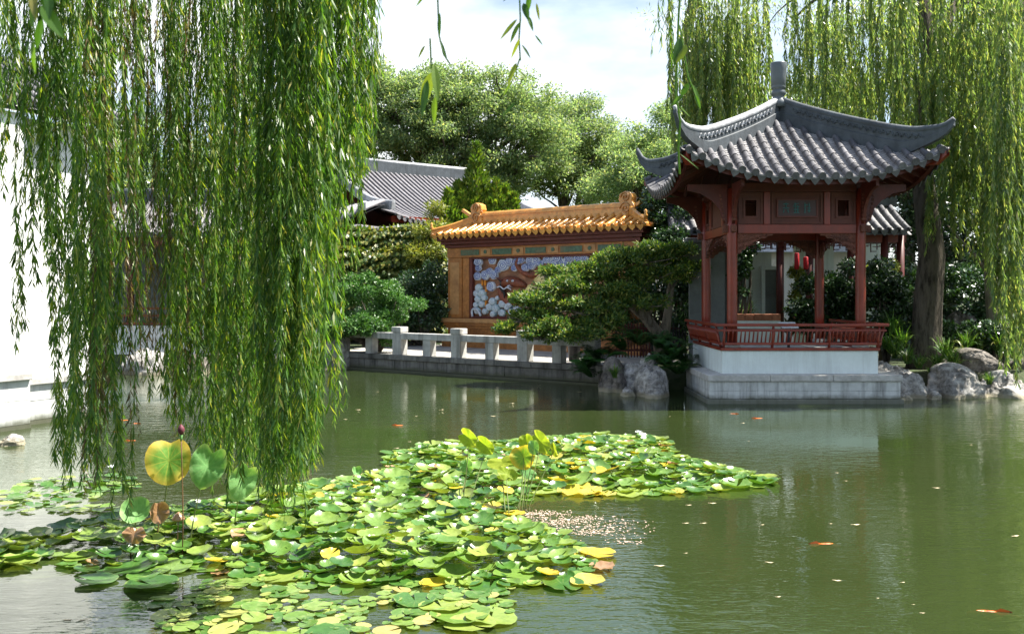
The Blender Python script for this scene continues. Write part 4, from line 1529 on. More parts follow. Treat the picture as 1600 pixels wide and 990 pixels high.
# ------------------------------------------------------------------ covered corridor behind the pavilion
def tiled_shed(name, label, x0, x1, y0, y1, ze, zrg, nrows, cols, wallspec, group=None, fret_drop=0.3, cat='building'):
    """Gabled tiled corridor along X: eave toward the pond at y0, ridge midway, columns, back wall."""
    t = thing(name, label, cat, ((x0 + x1) / 2, (y0 + y1) / 2, 0.45), 0, group)
    ym = (y0 + y1) / 2
    def sp(x, d, sg, lift=0):
        return Vector((x, ym + sg * (y1 - y0) / 2 * d, zrg + (ze - zrg) * d ** 0.85 + lift))
    b = MB()
    for sg in (-1, 1):
        b.grid([[sp(x0 + (x1 - x0) * i / 4, d / 5, sg) for i in range(5)] for d in range(6)])
        b.grid([[sp(x0 + (x1 - x0) * i / 4, d / 5, sg, -0.1) for i in range(5)] for d in range(6)])
    rf = b.build('roof', M['pan'], t)
    for i in range(nrows):
        x = x0 + 0.08 + (x1 - x0 - 0.16) * i / (nrows - 1)
        b = MB()
        pts = [sp(x, d / 4, -1, 0.04) for d in range(5)]
        b.tube(pts, 0.06, 7)
        for q in range(1, 5):
            d_ = (pts[q] - pts[q - 1]).normalized()
            b.tube([pts[q] - d_ * 0.05, pts[q]], 0.068, 7)
        b.build('tile_row', M['tile'], rf, True)
        if i < nrows - 1:
            b = MB()
            b.prism([(-0.1, 0.05), (-0.07, -0.05), (0, -0.11), (0.07, -0.05), (0.1, 0.05)], sp(x + (x1 - x0 - 0.16) / (nrows - 1) / 2, 1, -1, -0.02), (1, 0, 0), (0, 0, 1), (0, 1, 0), 0.025)
            b.build('drip_tile', M['tile'], rf)
    b = MB()
    b.bar((x0 - 0.1, ym, zrg + 0.14), (x1 + 0.1, ym, zrg + 0.14), 0.18, 0.3)
    b.tube([(x0 - 0.1, ym, zrg + 0.31), (x1 + 0.1, ym, zrg + 0.31)], 0.08, 8)
    b.build('main_ridge', M['ridge'], rf)
    b = MB()
    b.box(x0, x1, y0 + 0.35, y0 + 0.47, ze - 0.28, ze - 0.06)
    b.build('beam', M['red'], t)
    for cx_ in cols:
        b = MB()
        b.lathe([(0.1, 0.5), (0.1, ze - 0.05)], (cx_, y0 + 0.41, 0), 14)
        b.build('column', M['redwood'], t, True)
    fret(Matrix.Identity(4), x0 + 0.1, x1 - 0.1, ze - 0.285, y0 + 0.41, t, fret_drop)
    for (wx0, wx1, wz0, wz1, mat) in wallspec:
        b = MB()
        b.box(wx0, wx1, y1 - 0.55, y1 - 0.35, wz0, wz1)
        b.build('wall', M[mat], t)
    return t
cy0 = 24.6
shed = tiled_shed('corridor', 'grey roofed garden corridor with dark red columns behind the pavilion', X(1050, cy0), X(1425, cy0), cy0, 27.2, 3.70, 4.45, 25,
           [X(p, cy0 + 0.4) for p in (1062, 1219, 1265, 1330, 1382, 1407)],
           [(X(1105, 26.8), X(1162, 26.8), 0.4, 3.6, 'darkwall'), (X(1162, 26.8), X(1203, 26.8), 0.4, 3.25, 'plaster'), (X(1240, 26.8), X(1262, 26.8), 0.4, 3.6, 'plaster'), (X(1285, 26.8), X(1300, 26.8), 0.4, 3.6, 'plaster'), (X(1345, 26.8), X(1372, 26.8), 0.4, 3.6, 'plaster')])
b = MB()
dx0, dx1 = X(1195, 26.6), X(1217, 26.6)
b.box(dx0 - 0.1, dx0, 26.55, 26.7, 0.45, 2.75)
b.box(dx1, dx1 + 0.1, 26.55, 26.7, 0.45, 2.75)
b.box(dx0 - 0.1, dx1 + 0.1, 26.55, 26.7, 2.752, 2.85)
b.build('door_frame', M['plaster'], shed)
b = MB()
b.box(dx0 + 0.001, dx1 - 0.001, 26.62, 26.68, 0.45, 2.75)
b.build('door', M['darkwall'], shed)
# white garden wall, its shade put into a dark colour, behind the pavilion's left bays
gw = thing('garden_wall', 'white garden wall with painted-in shade close behind the left side of the pavilion', 'wall', (4.5, 22.9, 0.4))
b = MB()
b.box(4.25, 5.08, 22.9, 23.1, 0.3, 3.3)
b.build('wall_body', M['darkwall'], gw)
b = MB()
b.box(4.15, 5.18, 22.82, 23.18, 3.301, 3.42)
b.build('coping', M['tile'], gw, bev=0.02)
# low brick-topped wall
lb = thing('low_wall', 'low white wall topped with a row of orange bricks seen through the pavilion', 'wall', (X(1183, 23.3), 23.3, 0.4))
b = MB()
lx0, lx1 = X(1148, 23.3), X(1218, 23.3)
b.box(lx0, lx1, 23.2, 23.5, 0.3, 1.44)
b.build('wall_body', M['plaster'], lb)
for i in range(5):
    b = MB()
    x0 = lx0 + (lx1 - lx0) * i / 5
    b.box(x0 + 0.008, x0 + (lx1 - lx0) / 5 - 0.008, 23.16, 23.54, 1.441, 1.60 + R.uniform(-0.004, 0.004))
    b.build('brick', M['brick'], lb, bev=0.008)
# pale low building further back
bb_ = thing('back_building', 'pale low building with light roof seen past the corridor', 'building', (X(1230, 33), 33, 0.4))
b = MB()
b.box(X(1130, 33), X(1345, 33), 33, 37, 0.3, 3.55)
b.build('wall', M['white'], bb_)
b = MB()
b.grid([[(X(1125, 32.6), 32.5, 3.5), (X(1350, 32.6), 32.5, 3.5)], [(X(1125, 32.6), 36, 5.2), (X(1350, 32.6), 36, 5.2)]])
b.grid([[(X(1125, 32.6), 36, 5.2), (X(1350, 32.6), 36, 5.2)], [(X(1125, 32.6), 39.5, 3.5), (X(1350, 32.6), 39.5, 3.5)]])
b.build('roof', M['capwhite'], bb_)
# red silk lanterns
for px, lab, h_ in ((1245.0, 'bright red hanging banner lantern under the corridor beam', 0.42), (1259, 'dull red lantern partly behind the pavilion beam, beside the brighter one', 0.32)):
    lx = X(px, 24.2)
    lt = thing('lantern', lab, 'lantern', (lx, 24.2, 2.7))
    b = MB()
    b.lathe([(0.045, 0.0), (0.06, 0.02), (0.064, h_ / 2), (0.06, h_ - 0.02), (0.045, h_)], (lx, 24.2, 2.7), 12)
    b.build('shade', M['lantern'], lt, True)
    b = MB()
    b.tube([(lx, 24.2, 2.7 + h_), (lx, 24.2, 3.45)], 0.006, 4)
    b.tube([(lx, 24.2, 2.7), (lx, 24.2, 2.58)], 0.012, 5)
    b.build('cord', M['black'], lt)

# ------------------------------------------------------------------ gallery at the far left bank, behind the willow
gx0, gx1 = X(105, 27.0), X(500, 27.0)
gal = tiled_shed('gallery', 'low gallery with red rail and white base on the far left bank', gx0, gx1, 26.4, 29.4, 3.75, 4.75, 30,
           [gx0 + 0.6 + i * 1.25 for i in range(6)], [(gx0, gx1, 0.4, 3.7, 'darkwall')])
b = MB()
b.box(gx0, gx1, 26.55, 26.75, 0.3, 1.2)
b.build('base_wall', M['white'], gal)
for z in (1.26, 1.48, 1.68):
    b = MB()
    b.bar((gx0, 26.62, z), (gx1, 26.62, z), 0.07, 0.06)
    b.build('rail', M['red'], gal)
for i in range(60):
    put('baluster', BAL, None, gal, Matrix.Translation((gx0 + 0.1 + (gx1 - gx0 - 0.2) * i / 59, 26.62, 1.27)))

# ------------------------------------------------------------------ white building at the left edge
ga = Vector((0.45, 0.89, 0)).normalized()
gang = math.atan2(ga.y, ga.x)
WBO = Vector((-7.5, 15.0, 0))
MWB = frame(WBO, gang)           # x runs away along the face, -y is towards the pond
wbld = thing('white_building', 'bright white walled building on stepped grey stone plinths at the pond edge', 'building', WBO, gang)
b = MB(MWB)
b.box(-5.0, -0.06, 0.12, 5.0, 0.86, 4.9)
b.box(-0.058, 1.42, 0.42, 5.0, 0.72, 4.9)
b.build('wall', M['white'], wbld)
for x0, x1, y0, zt in ((-5.0, 0.0, 0.0, 0.86), (0.004, 1.5, 0.30, 0.74)):
    b = MB(MWB)
    b.box(x0, x1, y0 + 0.02, 2.0, -0.5, 0.06)
    b.build('footing', M['edge'], wbld)
    xx = x0
    while xx < x1 - 0.1:
        xe = min(x1, xx + 1.25)
        for z0, z1 in ((0.062, zt * 0.5), (zt * 0.5 + 0.004, zt - 0.11)):
            b = MB(MWB)
            b.box(xx + 0.004, xe - 0.004, y0 + 0.03 + R.uniform(0, 0.006), 0.6, z0, z1)
            b.build('stone_block', M['stone'], wbld, bev=0.008)
        b = MB(MWB)
        b.box(xx + 0.003, xe - 0.003, y0 - 0.03, 0.6, zt - 0.106, zt)
        b.build('coping_stone', M['coping'], wbld, bev=0.012)
        xx = xe
b = MB(MWB)
b.grid([[(-5.3, 0.02, 4.98), (2.0, 0.02, 4.98)], [(-5.3, 2.5, 6.3), (2.0, 2.5, 6.3)], [(-5.3, 5.5, 4.75), (2.0, 5.5, 4.75)]])
b.grid([[(-5.3, 0.02, 4.90), (2.0, 0.02, 4.90)], [(-5.3, 2.5, 6.2), (2.0, 2.5, 6.2)], [(-5.3, 5.5, 4.65), (2.0, 5.5, 4.65)]])
wr = b.build('roof', M['pan'], wbld)
for i in range(30):
    b = MB(MWB)
    xx = -5.2 + 7.1 * i / 29
    b.tube([(xx, 2.5, 6.34), (xx, 1.2, 5.68), (xx, 0.0, 5.02)], 0.065, 7)
    b.build('tile_row', M['tile'], wr, True)

# ------------------------------------------------------------------ rocks
def rock(label, px0, px1, py0, Y, depth, seed, mat='rock', zb=-0.35, group=None, peak=0.0, rough=0.22, sharp=0.5, lean=0.0):
    """Weathered boulder spanning px0..px1, its top at py0, standing at depth Y."""
    x0, x1, zt = X(px0, Y), X(px1, Y), Z(py0, Y)
    cx_, rx, rz = (x0 + x1) / 2, (x1 - x0) / 2, zt - zb
    rnd = random.Random(seed)
    off = Vector((rnd.uniform(-50, 50), rnd.uniform(-50, 50), rnd.uniform(-50, 50)))
    nu, nv = 72, 40
    rows = []
    for j in range(nv + 1):
        row = []
        th = math.pi / 2 * (j / nv)
        for i in range(nu):
            an = 2 * math.pi * i / nu
            d = Vector((math.cos(an) * math.cos(th), math.sin(an) * math.cos(th), math.sin(th)))
            # facets: cut the sphere by a few random planes
            r = 1.0
            for q in range(13):
                rr2 = random.Random(seed * 31 + q)
                pn = Vector((rr2.gauss(0, 1), rr2.gauss(0, 1), abs(rr2.gauss(0, 0.8)))).normalized()
                h = rr2.uniform(0.62, 0.97)
                dn = d.dot(pn)
                if dn > 0.05: r = min(r, h / dn * (1 - sharp) + min(h / dn, 1.0) * sharp)
            nn = mnoise.fractal(d * 1.6 + off, 0.9, 2.1, 5)
            n2 = mnoise.ridged_multi_fractal(d * 2.2 + off, 0.9, 2.2, 4, 1.0, 2.0)
            n3 = mnoise.ridged_multi_fractal(d * 5.5 + off, 0.8, 2.2, 4, 1.0, 2.0)
            r *= 1 + rough * nn + 0.075 * (n2 - 1.0) + 0.035 * (n3 - 1.0)
            r *= 1.2
            p = Vector((cx_ + d.x * rx * r + lean * d.z, Y + depth + d.y * depth * r, zb + max(0, d.z) ** 0.75 * rz * min(r, 1.02)))
            row.append(p)
        rows.append(row)
    b = MB()
    b.grid(rows, True)
    o = b.build('rock', M[mat], None, True)
    tag(o, label, 'rock', group)
    return o
GR = 'rocks along the pond edge'
rock('upright grey rock in front of the ferns, nearest the pavilion plinth', 993, 1057, 574, 19.2, 0.45, 3, 'rock', group=GR, sharp=0.7)
rock('tall leaning grey rock behind the upright one, under the ferns', 974, 1036, 549, 20.3, 0.35, 8, 'rock', group=GR, sharp=0.6)
rock('rounded rock draped with small leaves, left end of the rocks by the ferns', 937, 982, 560, 20.3, 0.45, 12, 'rockdark', group=GR, sharp=0.6)
rock('low pale stone at the foot of the leaning rock', 972, 996, 604, 19.5, 0.2, 14, 'rock', -0.1, GR)
rock('big pale rock with flat sunlit top touching the pavilion plinth', 1376, 1468, 562, 19.0, 0.8, 21, 'rock', group=GR, sharp=0.8, rough=0.16)
rock('tiny pale stone at the waterline beside the plinth', 1402, 1428, 614, 18.8, 0.15, 22, 'rock', -0.06, GR)
rock('pointed grey rock second from the plinth on the right bank', 1462, 1548, 571, 19.1, 0.6, 25, 'rock', group=GR, sharp=0.7, rough=0.2)
rock('wide dark banded rock behind the pointed one', 1484, 1592, 548, 20.3, 0.8, 28, 'rockdark', group=GR, sharp=0.6)
rock('pale low rock at the right edge under the hanging willow', 1542, 1640, 583, 19.1, 0.6, 31, 'rock', group=GR, sharp=0.6)
rock('small gravelly stone between the two biggest right-bank rocks', 1455, 1478, 612, 18.9, 0.18, 33, 'rock', -0.08, GR)
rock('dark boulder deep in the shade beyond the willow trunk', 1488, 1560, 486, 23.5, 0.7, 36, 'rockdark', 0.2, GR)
rock('vertical weathered rock pier at the left end of the walkway', 503, 543, 512, 26.4, 0.4, 41, 'rock', -0.4, GR, sharp=0.9, rough=0.14)
rock('long sloping pale rock below the red railed gallery', 178, 262, 546, 24.6, 0.6, 44, 'rock', -0.3, GR)
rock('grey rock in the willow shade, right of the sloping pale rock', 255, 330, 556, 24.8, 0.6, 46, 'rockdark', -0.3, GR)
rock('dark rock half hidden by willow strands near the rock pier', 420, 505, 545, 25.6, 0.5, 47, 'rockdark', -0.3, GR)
rock('small pale rock standing in the water at the left edge', -18, 31, 680, 13.2, 0.16, 51, 'rock', -0.1, GR)
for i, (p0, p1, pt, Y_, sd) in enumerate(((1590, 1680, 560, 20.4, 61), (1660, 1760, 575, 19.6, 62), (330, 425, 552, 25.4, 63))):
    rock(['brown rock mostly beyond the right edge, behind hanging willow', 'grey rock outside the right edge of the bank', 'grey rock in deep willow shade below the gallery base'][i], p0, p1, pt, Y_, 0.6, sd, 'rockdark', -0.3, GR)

# ------------------------------------------------------------------ weeping willows
def strand_mesh(name, length, leaf_l, leaf_w, step, seed, mat, side=0.4, stemmat_r=0.004):
    """One hanging withe from z=0 down to -length with alternate narrow leaves; returns mesh data shared by many objects."""
    rng = np.random.default_rng(seed)
    n = max(6, int(length / 0.18))
    ph = rng.uniform(0, 6.28, 4)
    zs = -np.linspace(0, length, n)
    amp = 0.055 * min(1.0, length / 3)
    def path(z):
        u = -z / length
        return np.stack([amp * (np.sin(2.2 * u * 3 + ph[0]) - np.sin(ph[0])) * u + 0.02 * np.sin(9 * u + ph[1]),
                         amp * (np.sin(2.0 * u * 3 + ph[2]) - np.sin(ph[2])) * u + 0.02 * np.sin(8 * u + ph[3]), z], axis=-1)
    pts = path(zs)
    mb = MB()
    mb.tube([Vector(p) for p in pts], [stemmat_r * (1 - 0.7 * i / (n - 1)) for i in range(n)], 3, False)
    Vt = np.array([tuple(v) for v in mb.v])
    Ft = np.array(mb.f)
    Ls = [(Vt, Ft)]
    def leaves_on(pz, scale=1.0, base=None):
        k = len(pz)
        Pn = path(pz) if base is None else base
        an = rng.uniform(0, 2 * math.pi, k)
        out_ = np.stack([np.cos(an), np.sin(an), np.zeros(k)], axis=-1)
        dn = rng.uniform(1.3, 4.0, k)[:, None]
        D = out_ + np.array([0, 0, -1.0]) * dn
        Nn = unit(out_ * 1.0 + np.array([0, 0, 0.6]) + rng.normal(size=(k, 3)) * 0.5)
        sc = rng.uniform(0.65, 1.2, k) * scale
        return leaf_quads(Pn, D, Nn, leaf_l * sc, leaf_w * sc)
    pz = -np.sort(rng.uniform(0.15, length, int(length / step)))
    Ls.append(leaves_on(pz))
    # short side shoots
    for _ in range(int(length * side * 4)):
        z0 = -rng.uniform(0.2, length * 0.92)
        p0 = path(np.array([z0]))[0]
        an = rng.uniform(0, 6.28)
        ll = rng.uniform(0.25, 0.6)
        m_ = int(ll / step * 1.1) + 2
        u = np.linspace(0, 1, m_)
        base = p0 + np.stack([np.cos(an) * 0.075 * np.sqrt(u), np.sin(an) * 0.075 * np.sqrt(u), -ll * u], axis=-1)
        Ls.append(leaves_on(u, 0.85, base))
    V, F = join_vf(Ls)
    me = np_mesh(name, V, F)
    me.materials.append(mat)
    return me

LENS = (1.3, 2.1, 3.0, 3.9, 4.8)
NEAR = {l: [strand_mesh('hanging_branch', l, 0.105, 0.0125, 0.0155, 100 + int(l * 10) + i, M['willowleaf']) for i in range(3)] for l in LENS}
BROWN = {l: [strand_mesh('hanging_branch', l, 0.09, 0.012, 0.022, 300 + int(l * 10) + i, M['willowbrown']) for i in range(2)] for l in LENS}
FAR = {l: [strand_mesh('hanging_branch', l, 0.15, 0.028, 0.022, 500 + int(l * 10) + i, M['willowfar'], 0.7) for i in range(3)] for l in LENS}

def hang(tree_, lib, top, tip_z, rnd, scl=1.0, lean=0.06):
    L_ = top.z - tip_z
    l = min(LENS, key=lambda q: abs(q * scl - L_))
    s = L_ / l
    me = rnd.choice(lib[l])
    m = Matrix.Translation(top) @ Matrix.Rotation(rnd.uniform(-lean, lean), 4, 'X') @ Matrix.Rotation(rnd.uniform(-lean, lean), 4, 'Y') @ Matrix.Rotation(rnd.uniform(0, 6.28), 4, 'Z')
    sx = scl * rnd.uniform(0.9, 1.15)
    m = m @ Matrix.Diagonal((sx, sx, s, 1))
    return put('hanging_branch', me, None, tree_, m)

rw = random.Random(5)
wbase = Vector((-6.2, 1.6, 0.42))
willow = thing('willow_tree', 'large weeping willow curtain hanging over the pond and lily pads on the left', 'tree', wbase)
tb = MB()
ttop = Vector((-5.0, 3.6, 5.2))
tp = curve_pts(wbase - Vector((0, 0, 0.3)), ttop, 0, 9, 0.03, rw)
tb.tube(tp, [0.52, 0.42, 0.38, 0.36, 0.34, 0.32, 0.3, 0.28, 0.24], 12)
LIMB_ENDS = [Vector((-4.2, 6.6, 5.7)), Vector((-3.2, 7.6, 5.9)), Vector((-2.2, 8.2, 5.9)), Vector((-1.4, 7.4, 5.7)), Vector((-2.6, 6.4, 5.5)), Vector((-4.8, 7.8, 6.0)), Vector((0.0, 4.4, 4.9)), Vector((1.6, 8.4, 6.0))]
for e in LIMB_ENDS:
    pts = curve_pts(ttop, e, 0.9, 9, 0.03, rw)
    tb.tube(pts, [0.2 * (1 - 0.85 * i / 8) for i in range(9)], 8)
tb.build('trunk', M['bark'], willow, True)
# px centre, px spread, depth, tip row, tip spread, count, share of brown
CLUST = [(14, 10, 6.6, 230, 110, 6, 0), (22, 6, 6.7, 500, 40, 2, 0), (54, 10, 6.9, 350, 110, 7, 0), (84, 9, 7.2, 430, 110, 8, 0.1), (112, 20, 6.7, 680, 50, 13, 0.05), (150, 16, 6.9, 715, 45, 23, 0.1), (168, 8, 7.4, 600, 120, 11, 0.4),
         (205, 16, 8.0, 410, 110, 16, 0.3), (232, 12, 8.6, 500, 120, 12, 0.3), (262, 16, 8.4, 610, 60, 18, 0.15), (298, 16, 8.9, 570, 90, 16, 0.4), (336, 15, 8.5, 680, 35, 30, 0.1), (366, 16, 9.0, 580, 90, 14, 0.4),
         (392, 18, 8.6, 690, 45, 30, 0.0), (440, 20, 6.7, 715, 40, 34, 0.0), (460, 18, 6.6, 670, 60, 24, 0.0), (487, 14, 6.6, 560, 70, 22, 0), (510, 14, 6.8, 420, 90, 15, 0), (540, 16, 7.0, 310, 70, 14, 0), (570, 11, 7.1, 225, 60, 12, 0)]
nst = 0
for c, sp_, Y_, tip, ts, n, br in CLUST:
    for i in range(n):
        px = rw.gauss(c, sp_)
        px = min(px, 572)
        Yq = Y_ + (rw.uniform(-0.45, 0.3) if c > 400 else rw.uniform(-0.55, 0.75))
        tp_ = tip + 22 + rw.uniform(-1, 0.6) * ts
        if px > 505: tp_ = min(tp_, 600 - (px - 505) * 5.2 + rw.uniform(-80, 15))
        top = Vector((X(px, Yq) + rw.uniform(-.05, .05), Yq, rw.uniform(4.95, 5.7)))
        lib = BROWN if rw.random() < br else NEAR
        hang(willow, lib, top, Z(tp_, Yq), rw, 1.0, 0.035)
        nst += 1
for px, tip, Yq in ((524, 640, 7.4), (531, 600, 7.3), (521, 470, 7.2), (553, 415, 7.5), (560, 330, 7.4), (576, 262, 7.6), (583, 250, 7.5), (580, 190, 7.4), (588, 120, 7.6), (567, 300, 7.3)):
    hang(willow, NEAR, Vector((X(px, Yq), Yq, rw.uniform(4.9, 5.2))), Z(tip, Yq), rw, 0.8, 0.008)
V, F = clump_leaves([(-3.6, 7.2, 5.9), (-2.4, 7.4, 6.0), (-1.6, 7.4, 5.8), (-4.6, 7.0, 5.9), (-3.0, 6.4, 6.2), (-5.4, 5.6, 6.0)], [(1.1, 1.2, 0.55)] * 6, 2500, 0.1, 0.016, 0.4, 1.0)
leaf_obj('crown', V, F, M['willowleaf'], willow)
# past 280 strands the farthest ones are joined into one part
cand = [o for o in willow.children if o.name.startswith('hanging_branch') and o.data.materials[0] == M['willowleaf']]
cand.sort(key=lambda o: -MW[o.name].translation.y)
nall = len([o for o in willow.children if o.name.startswith('hanging_branch')])
parts_ = []
for o in cand[:max(0, nall - 280)]:
    co = np.empty(len(o.data.vertices) * 3, np.float32)
    o.data.vertices.foreach_get('co', co)
    fi = np.empty(len(o.data.loops), np.int32)
    o.data.loops.foreach_get('vertex_index', fi)
    A = np.array(MW[o.name])
    parts_.append((co.reshape(-1, 3) @ A[:3, :3].T + A[:3, 3], fi.reshape(-1, 4)))
    bpy.data.objects.remove(o)
if parts_:
    V, F = join_vf(parts_)
    leaf_obj('hanging_branches', V, F, M['willowleaf'], willow, 'stuff')

# twigs with separate big leaves hanging close to the eye
def near_twig(pts, leaves, Y, mat=None, rad=0.0022):
    """pts: stem in photograph pixels; leaves: (px, py, length px, angle deg from straight down, width ratio)."""
    b = MB()
    if len(pts) > 1:
        b.tube([P(x, y, Y + 0.02 * i) for i, (x, y) in enumerate(pts)], rad, 5)
    st = b
    Vs = []
    for (x, y, ln, ang, wr_) in leaves:
        p0 = P(x, y, Y)
        L_ = ln / FPX * Y
        a = math.radians(ang)
        d = Vector((math.sin(a), R.uniform(-0.25, 0.25), -math.cos(a))).normalized()
        nrm = Vector((R.uniform(-0.5, 0.5), -1, R.uniform(0.2, 0.8))).normalized()
        s = d.cross(nrm).normalized()
        nrm = s.cross(d)
        rows = []
        for i in range(9):
            u = i / 8
            wdt = L_ * wr_ * (math.sin(math.pi * u ** 0.8) ** 0.8 if 0 < u < 1 else 0.02)
            c = p0 + d * (L_ * u) + nrm * (-0.08 * L_ * u * u)
            rows.append([c - s * wdt / 2 + nrm * wdt * 0.12, c, c + s * wdt / 2 + nrm * wdt * 0.12])
        st.grid(rows)
    o = st.build('hanging_branch', mat or M['willowleaf'], willow)
    return o
near_twig([(690, -60), (684, 0), (686, 55), (693, 85), (703, 100)], [(666, -10, 26, -40, 0.16), (687, 20, 42, -2, 0.15), (686, 60, 38, 22, 0.13), (664, 71, 24, -28, 0.18)], 2.3)
near_twig([(672, 60), (674, 108)], [(676, 112, 62, -20, 0.30), (678, 100, 62, 8, 0.22), (668, 125, 60, -8, 0.2), (680, 150, 45, -4, 0.2)], 2.1)
near_twig([(806, -60), (812, 0), (813, 30), (811, 60), (813, 95)], [(812, 35, 38, -25, 0.2), (818, 5, 30, 15, 0.35), (828, -10, 30, -8, 0.3), (808, 30, 42, -40, 0.15), (824, 24, 28, 20, 0.25), (812, 60, 34, -24, 0.16), (815, 70, 26, 35, 0.18), (838, 5, 28, 10, 0.16), (836, 55, 20, 40, 0.15), (800, -8, 18, -55, 0.2)], 2.4)
near_twig([(812, 92), (806, 110)], [(807, 98, 40, -22, 0.22), (812, 113, 14, 50, 0.4), (806, 160, 30, -45, 0.2), (800, 128, 26, -35, 0.15)], 2.6)
near_twig([(60, -80), (66, 0), (70, 20)], [(64, 8, 62, 35, 0.34), (66, 30, 48, -20, 0.3), (48, -30, 70, 12, 0.2), (58, -10, 60, -5, 0.25), (52, 60, 55, -6, 0.22), (76, -25, 60, 5, 0.25)], 1.6)
near_twig([(1066, -60), (1060, 30), (1058, 90), (1056, 150), (1063, 190), (1060, 230), (1062, 272)], [(1072, 70, 34, -30, 0.5), (1050, 75, 30, 30, 0.2), (1062, 60, 44, -10, 0.35), (1058, 120, 32, 40, 0.12), (1076, 130, 24, -30, 0.4), (1068, 148, 26, -50, 0.3), (1082, 132, 40, 25, 0.2), (1062, 166, 26, 50, 0.12), (1062, 240, 40, 55, 0.06)], 3.4, None, 0.004)
near_twig([(1062, 40), (1075, 120), (1088, 150)], [(1086, 148, 24, 20, 0.25)], 3.4, None, 0.003)
for px, Yq, tip in ((1034, 8.8, 70), (1046, 9.2, 130)):
    hang(willow, NEAR, Vector((X(px, Yq), Yq, 5.6)), Z(tip, Yq), rw, 0.9, 0.01)

def big_willow(label, base, trunk_pts, r0, tops, lib, n, tipf, seed, limbs, scl=1.0, barkmat='bark', cn=7000, spread=0.3):
    """tops(rnd) -> attachment point; tipf(rnd, top) -> z of the strand tip."""
    rnd = random.Random(seed)
    t = thing('willow_tree', label, 'tree', base)
    b = MB()
    k = len(trunk_pts)
    b.tube(trunk_pts, [r0 * (1.35 if i == 0 else 1.0 if i < 2 else 1) * (1 - 0.55 * i / (k - 1)) for i in range(k)], 14)
    top = Vector(trunk_pts[-1])
    for e in limbs:
        st = Vector(trunk_pts[rnd.choice([k - 1, k - 1, k - 2])])
        pts = curve_pts(st, e, 0.5, 9, 0.05, rnd)
        b.tube(pts, [r0 * 0.34 * (1 - 0.85 * i / 8) for i in range(9)], 8)
        for _ in range(3):
            q = pts[rnd.randint(3, 7)]
            e2 = Vector(e) + Vector((rnd.uniform(-1.4, 1.4), rnd.uniform(-1.2, 1.2), rnd.uniform(-0.6, 0.8)))
            b.tube(curve_pts(q, e2, 0.3, 6, 0.06, rnd), [r0 * 0.12 * (1 - 0.8 * i / 5) for i in range(6)], 5)
    b.build('trunk', M[barkmat], t, True)
    for i in range(n):
        tp_ = tops(rnd)
        hang(t, lib, tp_, tipf(rnd, tp_), rnd, scl, 0.05)
    C = [tuple(Vector(e) + Vector((rnd.uniform(-.8, .8), rnd.uniform(-.8, .8), rnd.uniform(-.3, .5)))) for e in limbs for _ in range(3)]
    V, F = clump_leaves(C, [(1.1, 1.1, 0.6)] * len(C), cn, 0.13, 0.024, 0.4, 1.2, rng=np.random.default_rng(seed))
    leaf_obj('crown', V, F, M['willowfar'], t)
    return t

# main right-bank willow: thick trunk right of the pavilion
tY = 21.6
tbp = P(1448, 562, tY)
trunk_pts = [Vector((tbp.x, tY, 0.3)), P(1447, 540, tY), P(1450, 470, tY), P(1456, 400, tY), P(1448, 330, tY), P(1440, 260, tY + 0.2), P(1443, 180, tY + 0.4), P(1452, 90, tY + 0.5), P(1440, -60, tY + 0.6)]
def tops_main(r):
    px = r.uniform(1232, 1600)
    Yq = r.uniform(20.2, 24.5) if px > 1400 else r.uniform(22.0, 25.5)
    return Vector((X(px, Yq), Yq, r.uniform(6.4, 10.6)))
def tip_main(r, tp):
    px = 800 + tp.x / tp.y * FPX
    if px < 1340: tip = r.uniform(80, 215)
    elif px < 1430: tip = r.uniform(120, 270)
    elif px < 1480: tip = r.uniform(160, 330)
    else: tip = r.uniform(190, 360)
    return min(tp.z - 1.2, max(Z(tip, tp.y), tp.z - 5.6))
big_willow('tall weeping willow with thick dark trunk on the right bank beside the pavilion', (tbp.x, tY, 0.42), trunk_pts, 0.36, tops_main, FAR, 235, tip_main, 71,
           [Vector((7.6, 23.0, 9.3)), Vector((9.2, 22.0, 9.8)), Vector((10.6, 22.4, 9.6)), Vector((11.8, 23.4, 9.4)), Vector((8.6, 24.6, 10.0)), Vector((12.6, 22.2, 9.0)), Vector((6.9, 23.8, 8.8))], 1.15, cn=3000)
mainw = bpy.data.objects['willow_tree.001']
rq = random.Random(4)
for i in range(26):
    px, Yq = rq.choice([rq.gauss(1476, 14), rq.gauss(1436, 12), rq.gauss(1500, 14)]), rq.uniform(20.6, 21.2)
    hang(mainw, FAR, Vector((X(px, Yq), Yq, rq.uniform(5.6, 7.2))), Z(rq.uniform(270, 400) if px > 1455 else rq.uniform(200, 310), Yq), rq, 1.0, 0.05)
# willow behind the pavilion roof, left of the finial
def tops_b(r):
    px = r.gauss(1128, 36)
    px = min(max(px, 1045), 1200)
    Yq = r.uniform(26.5, 29.5)
    return Vector((X(px, Yq), Yq, r.uniform(8.5, 11.6)))
def tip_b(r, tp):
    return max(Z(r.uniform(150, 300), tp.y), tp.z - 6.0)
bY = 29.0
big_willow('weeping willow rising behind the pavilion roof, left of its finial', (X(1130, bY), bY, 0.42), [Vector((X(1130, bY), bY, 0.3)), P(1128, 400, bY), P(1120, 300, bY), P(1085, 180, bY), P(1070, 60, bY), P(1100, -60, bY)],
           0.3, tops_b, FAR, 165, tip_b, 83, [Vector((X(1070, 28), 28, 10.5)), Vector((X(1110, 28), 27.6, 11.3)), Vector((X(1150, 28), 28.4, 11.4)), Vector((X(1185, 28), 28, 10.6))], 1.3, 'palebark', 2500)
